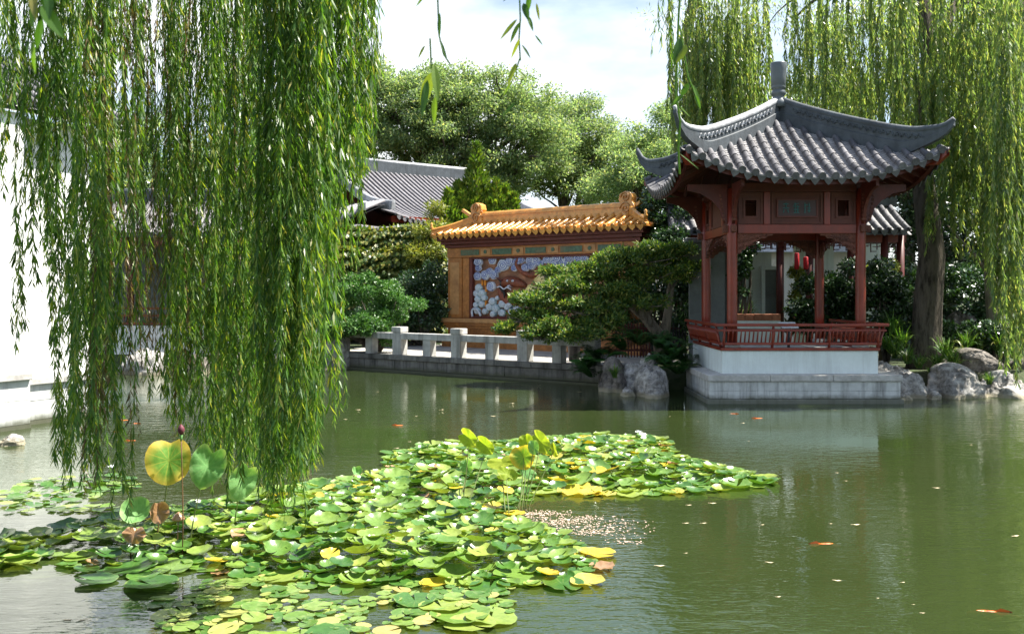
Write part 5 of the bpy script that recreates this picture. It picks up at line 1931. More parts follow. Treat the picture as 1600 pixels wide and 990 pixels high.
# near right willow: pale multi-stemmed trunk, strands down to the rocks
def tops_r(r):
    px = r.choice([r.uniform(1520, 1600), r.uniform(1560, 1612), r.gauss(1588, 12)])
    Yq = r.uniform(18.0, 20.8)
    return Vector((X(px, Yq), Yq, r.uniform(5.6, 8.8)))
def tip_r(r, tp):
    px = 800 + tp.x / tp.y * FPX
    tip = r.uniform(250, 420) if px < 1555 else r.uniform(380, 600)
    if px < 1530: tip = r.uniform(200, 330)
    return max(Z(tip, tp.y), tp.z - 6.0)
rY = 22.2
rt = big_willow('weeping willow at the right edge with pale forked stems and strands reaching the rocks', (X(1556, rY), rY, 0.42),
                [Vector((X(1560, rY), rY, 0.3)), P(1556, 520, rY), P(1552, 470, rY), P(1548, 420, rY), P(1552, 360, rY), P(1560, 250, rY), P(1590, 60, rY), P(1600, -60, rY)], 0.2, tops_r, FAR, 105, tip_r, 97,
                [Vector((11.0, 19.4, 8.6)), Vector((9.6, 19.2, 8.2)), Vector((10.4, 20.4, 8.9)), Vector((12.0, 19.6, 8.6))], 1.1, 'palebark', 900)
b = MB()
for pts, r0 in (([(1548, 440), (1535, 380), (1518, 345), (1500, 330)], 0.09), ([(1550, 430), (1543, 360), (1528, 320), (1533, 290)], 0.1), ([(1549, 430), (1545, 350), (1542, 310)], 0.09), ([(1552, 440), (1525, 400), (1498, 372), (1480, 352)], 0.05), ([(1510, 382), (1490, 376)], 0.02)):
    q = [P(x, y, rY) for x, y in pts]
    b.tube(q, [r0 * (1 - 0.6 * i / (len(q) - 1)) for i in range(len(q))], 8)
b.build('forked_stems', M['palebark'], rt, True)

# ------------------------------------------------------------------ trees and shrubs in the background
GB = 'trees beyond the garden buildings'
def blob(px, py, Y, rx, ry, rz): 
    p = P(px, py, Y)
    return (p.x, p.y, p.z, rx, ry, rz)
YB = 48.0
tree('shade_tree', 'broad pale green tree with visible dark limbs above the tiled hall and screen wall', 'tree', (X(700, YB), YB, 0.4), (X(700, YB), YB, 5.6),
     [blob(640, 175, YB, 2.6, 2.6, 2.0), blob(720, 150, YB, 2.4, 2.6, 1.6), blob(790, 175, YB, 2.6, 2.6, 2.0), blob(700, 230, YB - 1, 3.2, 2.2, 1.7), blob(600, 215, YB, 1.8, 2.0, 2.2), blob(820, 240, YB - 1, 2.6, 2.2, 1.8), blob(850, 185, YB, 1.9, 2.0, 1.5), blob(600, 150, YB, 1.6, 2.0, 1.6), blob(680, 130, YB, 2.0, 2.0, 1.3), blob(760, 275, YB - 1, 2.4, 2.0, 1.4)],
     300, 105000, 0.17, 0.07, M['gumleaf'], M['bark'], 0.42, (0.55, 1.0), GB, 0.5, 0.3, 3, 2, 0.62)
tree('shade_tree', 'rounded tree between the big pale tree and the pavilion, a little further back', 'tree', (X(890, 52), 52, 0.4), (X(890, 52), 52, 4.5),
     [blob(880, 205, 52, 2.8, 2.4, 1.9), blob(920, 235, 52, 2.2, 2.2, 1.9), blob(870, 280, 51, 2.8, 2.0, 1.6), blob(940, 290, 51, 2.0, 2.0, 1.5)],
     150, 42000, 0.18, 0.072, M['gumleaf'], M['bark'], 0.36, (0.55, 1.0), GB, 0.5, 0.3, 5, 2, 0.62)
tree('shade_tree', 'olive green tree low behind the left horn of the pavilion roof', 'tree', (X(1000, 46), 46, 0.4), (X(1000, 46), 46, 4.2),
     [blob(1000, 235, 46, 1.9, 2.0, 1.4), blob(1045, 205, 46, 1.3, 1.6, 1.3), blob(990, 285, 45, 2.2, 2.0, 1.3), blob(1040, 270, 45, 1.8, 2.0, 1.4)],
     110, 32000, 0.16, 0.065, M['gumleaf'], M['bark'], 0.3, (0.45, 0.85), GB, 0.5, 0.3, 7, 2, 0.65)
tree('shade_tree', 'dark evergreen tree behind the willow curtain and gallery on the left', 'tree', (X(300, 36), 36, 0.4), (X(300, 36), 36, 3.5),
     [blob(330, 300, 36, 3.0, 2.4, 2.0), blob(420, 270, 37, 2.6, 2.2, 2.2), blob(250, 330, 36, 2.4, 2.2, 1.6), blob(470, 330, 37, 2.0, 2.0, 1.8)], 110, 22000, 0.18, 0.08, M['darkleaf'], M['bark'], 0.35, (0.5, 0.95), GB, 0.5, 0.2, 9)
tree('shade_tree', 'tall green tree behind the willow curtain near the tiled hall', 'tree', (X(520, 52), 52, 0.4), (X(520, 52), 52, 5.5),
     [blob(540, 190, 52, 2.6, 2.4, 2.2), blob(470, 200, 52, 2.4, 2.4, 2.2), blob(510, 250, 52, 3.2, 2.4, 1.8)], 90, 18000, 0.2, 0.075, M['gumleaf'], M['bark'], 0.36, (0.55, 1.0), GB, 0.5, 0.3, 11)
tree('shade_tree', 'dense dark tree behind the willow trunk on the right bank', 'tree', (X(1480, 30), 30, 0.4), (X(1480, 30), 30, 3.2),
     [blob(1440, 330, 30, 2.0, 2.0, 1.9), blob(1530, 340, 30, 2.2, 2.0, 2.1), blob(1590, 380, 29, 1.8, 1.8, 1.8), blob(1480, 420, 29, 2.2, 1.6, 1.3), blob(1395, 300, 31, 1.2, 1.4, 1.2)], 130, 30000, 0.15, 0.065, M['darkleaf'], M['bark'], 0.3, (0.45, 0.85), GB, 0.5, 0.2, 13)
tree('shade_tree', 'mid green tree filling the gap behind the right edge willow', 'tree', (X(1640, 34), 34, 0.4), (X(1640, 34), 34, 4.0),
     [blob(1600, 260, 34, 2.4, 2.2, 2.4), blob(1680, 240, 34, 2.6, 2.2, 2.6), blob(1530, 230, 35, 2.2, 2.0, 2.0), blob(1630, 400, 34, 3.0, 2, 2.0)], 110, 22000, 0.18, 0.08, M['bushleaf'], M['bark'], 0.35, (0.5, 0.95), GB, 0.5, 0.2, 17)

tree('shade_tree', 'tall pale green willow crown filling the sky behind the right bank willow', 'tree', (X(1420, 33), 33, 0.4), (X(1420, 33), 33, 5.5),
     [blob(1300, 120, 33, 2.0, 1.6, 3.0), blob(1400, 60, 33, 2.4, 1.6, 3.0), blob(1500, 90, 33, 2.4, 1.6, 3.4), blob(1590, 60, 33, 2.4, 1.6, 3.6), blob(1350, 230, 33, 1.8, 1.4, 1.2), blob(1480, 230, 33, 2.2, 1.4, 1.6)],
     150, 42000, 0.22, 0.045, M['willowfar'], M['bark'], 0.35, (0.5, 0.9), GB, 0.3, 1.6, 19, 3, 1.1)

tree('shade_tree', 'broad green tree beyond the left end of the gallery', 'tree', (-17, 42, 0.4), (-17, 42, 4.5),
     [(-17, 42, 8, 3.4, 3.0, 2.2), (-21, 43, 6.5, 3.0, 2.6, 2.4), (-13.5, 41, 6.5, 2.8, 2.4, 2.2), (-25, 40, 6, 3, 2.6, 2.4)], 110, 26000, 0.2, 0.085, M['gumleaf'], M['bark'], 0.4, (0.6, 1.0), GB, 0.5, 0.3, 23)
# upright junipers above the screen wall
def juniper(label, px, Y, pyt, spires, seed, zb=0.4):
    rnd = random.Random(seed)
    rng = np.random.default_rng(seed)
    t = thing('juniper_tree', label, 'tree', (X(px, Y), Y, zb), 0, 'clipped junipers behind the screen wall')
    b = MB()
    b.tube(curve_pts((X(px, Y), Y, zb - 0.1), (X(px, Y), Y, Z(pyt, Y) - 0.8), 0, 6, 0.01, rnd), [0.14, 0.13, 0.11, 0.09, 0.06, 0.03], 8)
    b.build('trunk', M['bark'], t, True)
    Vs = []
    for (sx, st, wd) in spires:
        zt = Z(st, Y)
        z0 = 2.2
        wd *= 1.35
        n = int(3600 * wd)
        u = rng.random(n) ** 0.8
        z = z0 + (zt - z0) * u
        lump = 1 + 0.22 * np.sin(z * 7 + sx) + 0.15 * np.sin(z * 13 + 2)
        rad = wd * (1 - u ** 2.2) * lump * (0.5 + 0.5 * rng.random(n) ** 0.4) + 0.03
        an = rng.uniform(0, 6.283, n)
        rad = rad * (1 + 0.2 * np.sin(3 * an + z * 3))
        o = np.stack([np.cos(an), np.sin(an), np.zeros(n)], axis=-1)
        Pn = np.array([X(sx, Y), Y + rnd.uniform(-.3, .3), 0]) + o * rad[:, None] + np.stack([0 * z, 0 * z, z], axis=-1)
        D = o * 0.55 + np.array([0, 0, 1.0]) + rng.normal(size=(n, 3)) * 0.3
        Nn = unit(o + rng.normal(size=(n, 3)) * 0.4)
        s = rng.uniform(0.7, 1.3, n)
        Vs.append(leaf_quads(Pn, D, Nn, 0.2 * s, 0.075 * s))
    V, F = join_vf(Vs)
    leaf_obj('crown', V, F, M['conifer'], t)
juniper('small upright juniper at the left end of the orange roof', 710, 34, 288, [(702, 300, 0.42), (716, 286, 0.42), (724, 304, 0.36)], 3)
juniper('tallest pointed juniper behind the orange roof', 745, 34.5, 228, [(745, 228, 0.5), (733, 268, 0.36), (757, 272, 0.45), (750, 300, 0.6)], 5)
juniper('wide ragged juniper right of the tallest one', 785, 34.2, 282, [(775, 285, 0.42), (790, 292, 0.45), (803, 306, 0.38), (768, 300, 0.5)], 7)

def shrub(label, blobs, n, L, Wd, mat, seed, name='shrub', cat='shrub', group=None, clump=(0.2, 0.36), ncl=40, up=0.6, base=None, shell=0.35, flat=0.75):
    rnd = random.Random(seed)
    rng = np.random.default_rng(seed)
    b0 = blobs[0]
    t = thing(name, label, cat, base or (b0[0], b0[1], 0.42), 0, group)
    C, Rr = [], []
    vols = [q[3] * q[4] + q[4] * q[5] for q in blobs]
    for q, v in zip(blobs, vols):
        for _ in range(max(4, int(ncl * v / sum(vols)))):
            d = Vector((rnd.gauss(0, 1), rnd.gauss(0, 1), rnd.gauss(0, 1))).normalized() * rnd.uniform(0.6, 0.95)
            C.append((q[0] + d.x * q[3], q[1] + d.y * q[4], q[2] + d.z * q[5]))
            r = rnd.uniform(*clump)
            Rr.append((r, r, r * flat))
    V, F = clump_leaves(C, Rr, n, L, Wd, up, 0.0, shell, rng)
    leaf_obj('foliage', V, F, mat, t)
    b = MB()
    base = Vector(t.location)
    for q in blobs:
        for _ in range(3):
            e = Vector(q[:3]) + Vector((rnd.uniform(-.6, .6) * q[3], rnd.uniform(-.6, .6) * q[4], rnd.uniform(-.2, .5) * q[5]))
            b.tube(curve_pts(base - Vector((0, 0, 0.1)), e, 0.05, 7, 0.05, rnd), [0.05, 0.045, 0.038, 0.03, 0.022, 0.015, 0.008], 6)
    b.build('stems', M['bark'], t, True)
    return t
# cloud pruned bush at the left end of the walkway
YC = 26.6
shrub('rounded bright green clipped pine hanging over the left end of the stone railing',
      [blob(575, 455, YC + .4, 0.95, 0.8, 0.42), blob(625, 480, YC + .3, 0.75, 0.7, 0.38), blob(530, 475, YC + .3, 0.6, 0.7, 0.4), blob(560, 505, YC, 0.85, 0.7, 0.32), blob(595, 518, YC - .1, 0.55, 0.5, 0.28), blob(525, 512, YC - .1, 0.5, 0.5, 0.22)],
      26000, 0.085, 0.036, M['bushleaf'], 21, 'clipped_pine', 'tree', None, (0.16, 0.3), 95, 0.7, (X(590, 27.2), 27.2, 0.45))
# dark hedge between bush and screen wall
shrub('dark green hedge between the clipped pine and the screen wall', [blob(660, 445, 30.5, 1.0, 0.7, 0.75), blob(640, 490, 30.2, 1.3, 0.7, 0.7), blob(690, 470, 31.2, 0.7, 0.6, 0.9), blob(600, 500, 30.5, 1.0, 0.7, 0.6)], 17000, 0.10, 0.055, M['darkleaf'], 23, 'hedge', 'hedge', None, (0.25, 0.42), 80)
# ivy covered wall in tiers
YI = 33.0
ivx0, ivx1 = X(440, YI), X(700, YI)
iw = thing('ivy_wall', 'tall garden wall thickly covered with ivy in front of the tiled hall', 'wall', ((ivx0 + ivx1) / 2, YI, 0.4))
b = MB()
b.box(ivx0, ivx1, YI, YI + 0.35, 0.2, 4.25)
b.box(ivx0, ivx1, YI - 0.5, YI - 0.002, 0.2, 3.5)
b.build('wall_body', M['darkwall'], iw)
b = MB()
b.tube([(ivx0 + (ivx1 - ivx0) * i / 14, YI + 0.17, 4.30 + 0.05 * math.sin(i * 1.3)) for i in range(15)], 0.14, 8)
b.build('coping', M['tilepale'], iw, True)
rng = np.random.default_rng(29)
Vs = []
for (n, zz0, zz1, yy, bul) in ((9000, 3.45, 4.22, YI - 0.05, 0.20), (16000, 0.6, 3.5, YI - 0.55, 0.22)):
    x = rng.uniform(ivx0, ivx1, n)
    z = rng.uniform(zz0, zz1, n)
    y = yy - bul * np.abs(rng.normal(size=n)) * (0.5 + 0.5 * np.sin(z * 9 + np.sin(x * 2) * 2) ** 2)
    Pn = np.stack([x, y, z], axis=-1)
    D = np.stack([rng.normal(size=n) * 0.5, -0.5 + 0 * z, -0.8 + 0 * z], axis=-1)
    Nn = unit(np.stack([rng.normal(size=n) * 0.4, -0.8 + 0 * z, 0.7 + rng.normal(size=n) * 0.35], axis=-1))
    Vs.append(leaf_quads(Pn, D, Nn, 0.15 * rng.uniform(0.7, 1.3, n), 0.12 * rng.uniform(0.7, 1.2, n)))
for (zz, yy, n) in ((4.25, YI + 0.1, 2600), (3.52, YI - 0.35, 4200)):
    x = rng.uniform(ivx0, ivx1, n)
    Pn = np.stack([x, yy + rng.normal(size=n) * 0.2, zz + rng.uniform(-0.1, 0.12, n) + 0.06 * np.sin(x * 3)], axis=-1)
    Vs.append(leaf_quads(Pn, rng.normal(size=(n, 3)), unit(np.array([0, -0.3, 1.0]) + rng.normal(size=(n, 3)) * 0.4), 0.15, 0.12))
V, F = join_vf(Vs)
leaf_obj('ivy', V, F, M['ivyleaf'], iw)
shrub('wispy yellow green bamboo beside the left end of the orange roof', [blob(682, 345, 33.2, 0.3, 0.3, 0.75), blob(668, 372, 32.4, 0.55, 0.3, 0.5), blob(650, 400, 32.2, 0.5, 0.3, 0.5), blob(678, 400, 32.2, 0.4, 0.3, 0.6)], 4200, 0.2, 0.035, M['bamboo'], 31, 'bamboo', 'plant', None, (0.15, 0.3), 40)

# spreading pine in front of the screen wall: gnarled limbs reaching left, layered foliage pads
YP = 22.3
prn = random.Random(77)
pine = thing('garden_pine', 'low spreading pine with layered foliage leaning left in front of the screen wall', 'tree', (X(1040, 22.9), 22.9, 0.45))
pb_ = P(1035, 540, 22.9)
b = MB()
main_t = [Vector((pb_.x, 22.9, 0.3)), P(1028, 520, 22.8), P(1008, 495, 22.7), P(985, 475, 22.6), P(960, 450, 22.5), P(940, 425, 22.4)]
b.tube(main_t, [0.17, 0.15, 0.13, 0.11, 0.09, 0.06], 10)
b.tube([P(1038, 530, 22.9), P(1045, 480, 22.9), P(1050, 430, 23.0), P(1045, 395, 23.0)], [0.13, 0.10, 0.07, 0.04], 9)
pads = [(985, 402, 22.6, 1.05, 0.6, 0.24), (1040, 392, 22.9, 0.75, 0.6, 0.24), (925, 425, 22.4, 0.9, 0.6, 0.26), (880, 445, 22.2, 0.8, 0.6, 0.24), (1020, 425, 22.4, 0.8, 0.5, 0.22), (960, 450, 22.1, 0.75, 0.5, 0.22),
        (840, 468, 22.0, 0.6, 0.5, 0.2), (900, 478, 21.8, 0.75, 0.5, 0.22), (830, 492, 21.8, 0.55, 0.45, 0.17), (880, 508, 21.5, 0.75, 0.45, 0.17), (935, 500, 21.7, 0.6, 0.45, 0.18), (850, 522, 21.4, 0.4, 0.35, 0.12), (910, 520, 21.3, 0.5, 0.4, 0.12),
        (790, 512, 21.7, 0.22, 0.2, 0.06), (1000, 470, 22.0, 0.55, 0.4, 0.18), (1065, 420, 22.9, 0.5, 0.5, 0.3), (860, 425, 22.6, 0.35, 0.3, 0.15)]
for px, py, Y_, rx, ry, rz in pads:
    e = P(px, py, Y_) - Vector((0, 0, rz * 0.5))
    st = min(main_t, key=lambda q: (q - e).length + 0.25 * abs(q.z - e.z))
    b.tube(curve_pts(st, e, -0.06, 9, 0.07, prn), [0.05 * (1 - 0.75 * i / 8) for i in range(9)], 6)
    for _ in range(9):
        e2 = e + Vector((prn.uniform(-1, 1) * rx, prn.uniform(-1, 0.6) * ry, prn.uniform(-0.4, 0.5) * rz))
        b.tube(curve_pts(e + Vector((prn.uniform(-.2, .2), 0, 0)), e2, -0.04, 6, 0.10, prn), [0.018, 0.016, 0.014, 0.011, 0.008, 0.005], 5)
b.build('trunk', M['palebark'], pine, True)
C, Rr = [], []
for px, py, Y_, rx, ry, rz in pads:
    c = P(px, py, Y_)
    for _ in range(int(17 * rx * ry / 0.3) + 6):
        d = Vector((prn.gauss(0, 1), prn.gauss(0, 1), prn.gauss(0, 0.7))).normalized() * prn.random() ** 0.4
        C.append((c.x + d.x * rx, c.y + d.y * ry, c.z + d.z * rz))
        r = prn.uniform(0.12, 0.26)
        Rr.append((r, r, r * 0.6))
V, F = clump_leaves(C, Rr, 52000, 0.10, 0.034, 0.8, -0.4, 0.5, np.random.default_rng(77))
leaf_obj('crown', V, F, M['pineleaf'], pine)

# dark shrubs around the pavilion and right bank
GS = 'dark shrubs around the pavilion'
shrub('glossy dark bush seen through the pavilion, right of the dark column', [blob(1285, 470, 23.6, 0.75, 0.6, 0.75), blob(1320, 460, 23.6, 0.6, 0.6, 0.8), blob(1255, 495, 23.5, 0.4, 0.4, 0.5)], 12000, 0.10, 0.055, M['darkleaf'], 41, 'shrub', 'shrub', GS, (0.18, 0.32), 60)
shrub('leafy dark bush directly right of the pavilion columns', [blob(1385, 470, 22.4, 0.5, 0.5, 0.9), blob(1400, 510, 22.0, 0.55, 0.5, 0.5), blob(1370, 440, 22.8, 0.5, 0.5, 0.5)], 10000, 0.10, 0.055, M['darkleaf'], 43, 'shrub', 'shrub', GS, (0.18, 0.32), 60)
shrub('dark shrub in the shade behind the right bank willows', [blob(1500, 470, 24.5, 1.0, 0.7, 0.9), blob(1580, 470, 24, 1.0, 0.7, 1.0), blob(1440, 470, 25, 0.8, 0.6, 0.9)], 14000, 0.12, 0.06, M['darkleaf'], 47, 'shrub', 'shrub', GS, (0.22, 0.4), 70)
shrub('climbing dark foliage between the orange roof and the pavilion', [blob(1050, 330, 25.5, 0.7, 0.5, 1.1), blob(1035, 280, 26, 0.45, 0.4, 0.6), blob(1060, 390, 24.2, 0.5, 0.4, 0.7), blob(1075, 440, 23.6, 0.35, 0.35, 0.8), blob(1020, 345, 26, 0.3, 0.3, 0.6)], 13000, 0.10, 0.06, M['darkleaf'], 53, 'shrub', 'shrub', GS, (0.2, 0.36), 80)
shrub('very dark shrub added to darken the gap behind the pine trunk', [blob(1025, 455, 25.4, 0.8, 0.4, 0.8), blob(985, 490, 25.6, 0.7, 0.4, 0.6), blob(1066, 480, 24.4, 0.4, 0.4, 0.8)], 9000, 0.10, 0.055, M['darkleaf'], 55, 'shrub', 'shrub', GS, (0.2, 0.34), 60)  # shrub added to keep the bright gap under the pine dark
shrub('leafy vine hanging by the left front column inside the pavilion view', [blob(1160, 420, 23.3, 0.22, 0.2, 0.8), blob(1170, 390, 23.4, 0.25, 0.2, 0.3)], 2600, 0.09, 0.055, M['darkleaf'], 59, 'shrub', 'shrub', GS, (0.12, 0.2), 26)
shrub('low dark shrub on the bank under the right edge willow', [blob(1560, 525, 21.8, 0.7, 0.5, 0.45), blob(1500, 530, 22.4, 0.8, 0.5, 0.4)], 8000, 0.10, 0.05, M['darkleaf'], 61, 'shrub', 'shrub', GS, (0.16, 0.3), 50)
shrub('bright small leaved bush behind the right column of the pavilion', [blob(1378, 425, 24.0, 0.3, 0.3, 0.3), blob(1245, 440, 25.6, 0.18, 0.3, 0.5)], 2400, 0.09, 0.045, M['bamboo'], 63, 'shrub', 'shrub', None, (0.12, 0.2), 24)
shrub('dark shrubs below the gallery behind the hanging willow', [blob(380, 520, 28, 1.5, 0.5, 0.6), blob(470, 500, 27.6, 1.0, 0.5, 0.8)], 9000, 0.11, 0.055, M['darkleaf'], 67, 'shrub', 'shrub', None, (0.2, 0.36), 50)

# strap-leaved clumps and ferns
def strap_mesh(n, L, w_, seed, spread=1.0):
    rnd = random.Random(seed)
    V, F = [], []
    for _ in range(n):
        an = rnd.uniform(0, 6.283)
        o = Vector((math.cos(an), math.sin(an), 0))
        s = Vector((-o.y, o.x, 0))
        l = L * rnd.uniform(0.6, 1.15)
        sp_ = rnd.uniform(0.35, 1.0) * spread
        st = Vector((rnd.uniform(-.05, .05), rnd.uniform(-.05, .05), 0))
        k = 5
        o0 = len(V)
        for i in range(k + 1):
            u = i / k
            c = st + o * (l * sp_ * u * 0.75) + Vector((0, 0, l * (1.05 * u - 0.85 * sp_ * u * u)))
            ww = w_ * (1 - u ** 2.5) * 0.5 + 0.0008
            V += [tuple(c - s * ww), tuple(c + s * ww)]
        F += [(o0 + 2 * i, o0 + 2 * i + 1, o0 + 2 * i + 3, o0 + 2 * i + 2) for i in range(k)]
    me = np_mesh('leaves', V, F)
    me.materials.append(M['grassleaf'])
    return me
STRAP = [strap_mesh(64, 0.55, 0.022, i) for i in range(3)]
def fern_mesh(n, L, seed):
    rnd = random.Random(seed)
    Ps, Ds, Ns, Ls, Ws = [], [], [], [], []
    for _ in range(n):
        an = rnd.uniform(0, 6.283)
        o = Vector((math.cos(an), math.sin(an), 0))
        s = Vector((-o.y, o.x, 0))
        l = L * rnd.uniform(0.6, 1.15)
        sp_ = rnd.uniform(0.5, 1.0)
        for i in range(1, 17):
            u = i / 16
            c = o * (l * sp_ * u * 0.8) + Vector((0, 0, l * (0.95 * u - 0.85 * sp_ * u * u)))
            wl = 0.24 * l * (math.sin(math.pi * min(1, u * 0.9 + 0.1)) ** 0.7)
            for sg in (-1, 1):
                Ps.append(c); Ds.append(s * sg + o * 0.5 + Vector((0, 0, -0.15))); Ns.append(Vector((0, 0, 1)) + o * 0.3)
                Ls.append(wl); Ws.append(0.05 * l)
    V, F = leaf_quads(np.array(Ps), np.array(Ds), np.array(Ns), np.array(Ls), np.array(Ws))
    me = np_mesh('fronds', V, F)
    me.materials.append(M['fernleaf'])
    return me
FERN = [fern_mesh(22, 0.6, i) for i in range(3)]
def plants(name, part, lib, spots, label, group, cat):
    for i, (px, py, Y_, s, lab) in enumerate(spots):
        p = P(px, py, Y_)
        t = thing(name, lab or label, cat, p, 0, group)
        put(part, R.choice(lib), None, t, Matrix.Translation(p) @ Matrix.Rotation(R.uniform(0, 6), 4, 'Z') @ Matrix.Diagonal((s, s, s * R.uniform(0.9, 1.1), 1)))
plants('lily_grass', 'leaves', STRAP, [(1400, 560, 20.6, 1.2, 'strap leaved clump between plinth and trunk, just above the big pale rock'), (1418, 568, 20.2, 1.0, 'low strap leaved clump at the left foot of the willow trunk'), (1388, 545, 20.8, 1.2, 'strap leaved clump beside the pavilion\'s right wall'), (1436, 575, 20.0, 0.9, 'small grass clump in front of the willow trunk'), (1478, 560, 20.8, 1.35, 'largest pale striped grass clump right of the willow trunk'), (1490, 575, 20.4, 1.1, 'grass clump behind the pointed rock, right of the striped one'), (1465, 572, 20.4, 1.0, 'grass clump touching the right side of the willow trunk'), (1510, 548, 21.4, 1.2, 'dark strap clump behind the wide banded rock, left one'), (1530, 545, 21.6, 1.2, 'dark strap clump behind the wide banded rock, right one'),
        (1545, 600, 19.3, 0.7, 'small yellow green tuft growing between the pointed and pale rocks'), (1395, 520, 21.4, 1.2, 'tall strap clump by the pavilion rail corner'), (1560, 548, 21.3, 1.1, 'strap clump in shade under the pale forked stems'), (1410, 540, 21.2, 1.2, 'strap clump between the pavilion wall and the dark bush'), (1585, 560, 21, 1.1, 'strap clump at the right edge behind the hanging willow'), (1455, 588, 19.9, 0.7, 'tiny reddish tuft between the two big right bank rocks')],
       'arching strap leaved grass clump at the foot of the willow on the right bank', 'strap leaved clumps on the right bank', 'plant')
plants('lily_grass', 'leaves', STRAP, [(1166, 500, 24.0, 1.5, 'pale upright leaf tuft seen through the pavilion above the brick topped wall')], '', None, 'plant')
plants('fern', 'fronds', FERN, [(925, 590, 20.9, 1.2, 'fern at the water\'s edge left of the rounded rock'), (915, 578, 21.2, 1.3, 'fern hanging over the walkway end, farthest left'), (945, 565, 21.2, 1.3, 'fern behind the rounded leaf draped rock'), (975, 548, 21.4, 1.3, 'fern behind the leaning rock, under the pine branches'), (1000, 540, 21.3, 1.3, 'fern above the leaning rock beside the picket fence'), (1030, 545, 21.0, 1.3, 'fern behind the leaning rock\'s right shoulder'), (1055, 560, 20.6, 1.3, 'fern right of the upright rock, near the plinth corner'), (1060, 585, 20.2, 1.2, 'fern at the waterline between upright rock and plinth'), (1040, 572, 20.3, 1.2, 'fern spilling over the upright rock\'s right side'), (930, 560, 21.7, 1.2, 'fern in the shade behind the one on the walkway end'), (1072, 570, 20.9, 1.1, 'fern touching the white garden wall beside the plinth')],
       'deep green fern crowding the rocks beside the pavilion plinth', 'ferns between the walkway and the pavilion', 'fern')
plants('lily_grass', 'leaves', STRAP, [(960, 590, 19.9, 0.8, 'bright small leaved tuft draping the rounded rock by the ferns')], '', None, 'plant')
# picket fence under the pine
pf = thing('picket_fence', 'dark timber picket fence in the shade under the pine', 'fence', (X(1005, 24.0), 24.0, 0.45))
for i in range(24):
    x = X(962, 24.0) + i * 0.075
    b = MB()
    b.box(x, x + 0.035, 24.0, 24.02, 0.5, 1.35 + 0.02 * (i % 2))
    b.build('picket', M['redwood'] if i < 12 else M['black'], pf)
for z in (0.65, 1.2):
    b = MB()
    b.box(X(960, 24.0), X(960, 24.0) + 1.85, 24.021, 24.06, z, z + 0.05)
    b.build('rail', M['redwood'], pf)

# ------------------------------------------------------------------ water lilies
def set_attr(me, name, vals):
    a = me.attributes.new(name, 'FLOAT', 'POINT')
    a.data.foreach_set('value', np.asarray(vals, dtype=np.float32))
def pad_mesh(name, seed, cup=0.12, wave=0.05, seg=26, mat=None, nr=5, notch=0.14):
    """Unit-radius lily pad: radial notch, upturned wavy rim; 'edge' and 'vein' attributes drive its colour."""
    rnd = random.Random(seed)
    V, F, ed, ve = [(0, 0, 0)], [], [0.0], [0.5]
    k1, k2, p1, p2 = rnd.randint(4, 7), rnd.randint(8, 12), rnd.uniform(0, 6), rnd.uniform(0, 6)
    fold = rnd.uniform(0.0, 0.10)
    fa = rnd.uniform(0, 3.14)
    for j in range(1, nr + 1):
        r = j / nr
        for i in range(seg + 1):
            an = notch + (2 * math.pi - 2 * notch) * i / seg
            rr = r * (1 + 0.04 * math.sin(3 * an + p1) * r)
            h = cup * r ** 3 + wave * (math.sin(k1 * an + p1) * 0.6 + math.sin(k2 * an + p2) * 0.4) * r ** 2.5
            x, y = rr * math.cos(an), rr * math.sin(an)
            h += fold * abs(x * math.cos(fa) + y * math.sin(fa))
            V.append((x, y, h))
            ed.append(r ** 2 * (0.85 + 0.15 * math.sin(7 * an + p2)))
            ve.append(max(0.0, math.cos(13 * an)) ** 3 * (1 - 0.4 * r))
    n = seg + 1
    for i in range(seg):
        F.append((0, 1 + i, 2 + i))
    for j in range(nr - 1):
        for i in range(seg):
            a = 1 + j * n + i
            F.append((a, a + n, a + n + 1))
            F.append((a, a + n + 1, a + 1))
    me = np_mesh(name, V, F, True)
    set_attr(me, 'edge', ed)
    set_attr(me, 'vein', ve)
    if mat: me.materials.append(mat)
    return me

PADV = {}
for key, mt, cup, wave in (('green', 'pad', 0.20, 0.07), ('flat', 'pad', 0.07, 0.025), ('yellow', 'padyellow', 0.16, 0.06), ('brown', 'padbrown', 0.12, 0.12), ('small', 'padsmall', 0.03, 0.02)):
    PADV[key] = [pad_mesh('lily_pad', 40 + i + len(PADV) * 10, cup * R.uniform(0.6, 1.4), wave * R.uniform(0.7, 1.5), 24 if key != 'small' else 14, M[mt], 5 if key != 'small' else 2) for i in range(8)]

def inpoly(p, poly):
    x, y = p
    c = False
    j = len(poly) - 1
    for i in range(len(poly)):
        xi, yi = poly[i]
        xj, yj = poly[j]
        if (yi > y) != (yj > y) and x < (xj - xi) * (y - yi) / (yj - yi) + xi:
            c = not c
        j = i
    return c
RAFT_MAIN = [(60, 858), (95, 820), (200, 800), (300, 792), (400, 768), (480, 755), (545, 752), (600, 735), (610, 708), (680, 694), (780, 690), (860, 684), (940, 680), (1010, 684), (1045, 692), (1062, 715), (1110, 725), (1180, 740), (1215, 756),
             (1130, 768), (1020, 774), (920, 776), (850, 772), (800, 790), (815, 815), (850, 830), (900, 850), (925, 870), (915, 915), (860, 918), (780, 918), (700, 915), (560, 915), (440, 905), (330, 900), (290, 880), (220, 905), (110, 888)]
RAFT_LEFT = [(-40, 848), (60, 838), (110, 850), (60, 880), (-40, 890)]
RAFT_FRONT = [(235, 945), (300, 915), (420, 895), (560, 905), (690, 915), (800, 915), (800, 960), (700, 985), (560, 1000), (400, 1005), (250, 985)]
RAFT_SHADE = [(0, 765), (60, 748), (150, 742), (215, 745), (225, 760), (120, 785), (230, 800), (60, 800), (0, 800)]
prd = random.Random(99)
pads_l = []
cell = {}
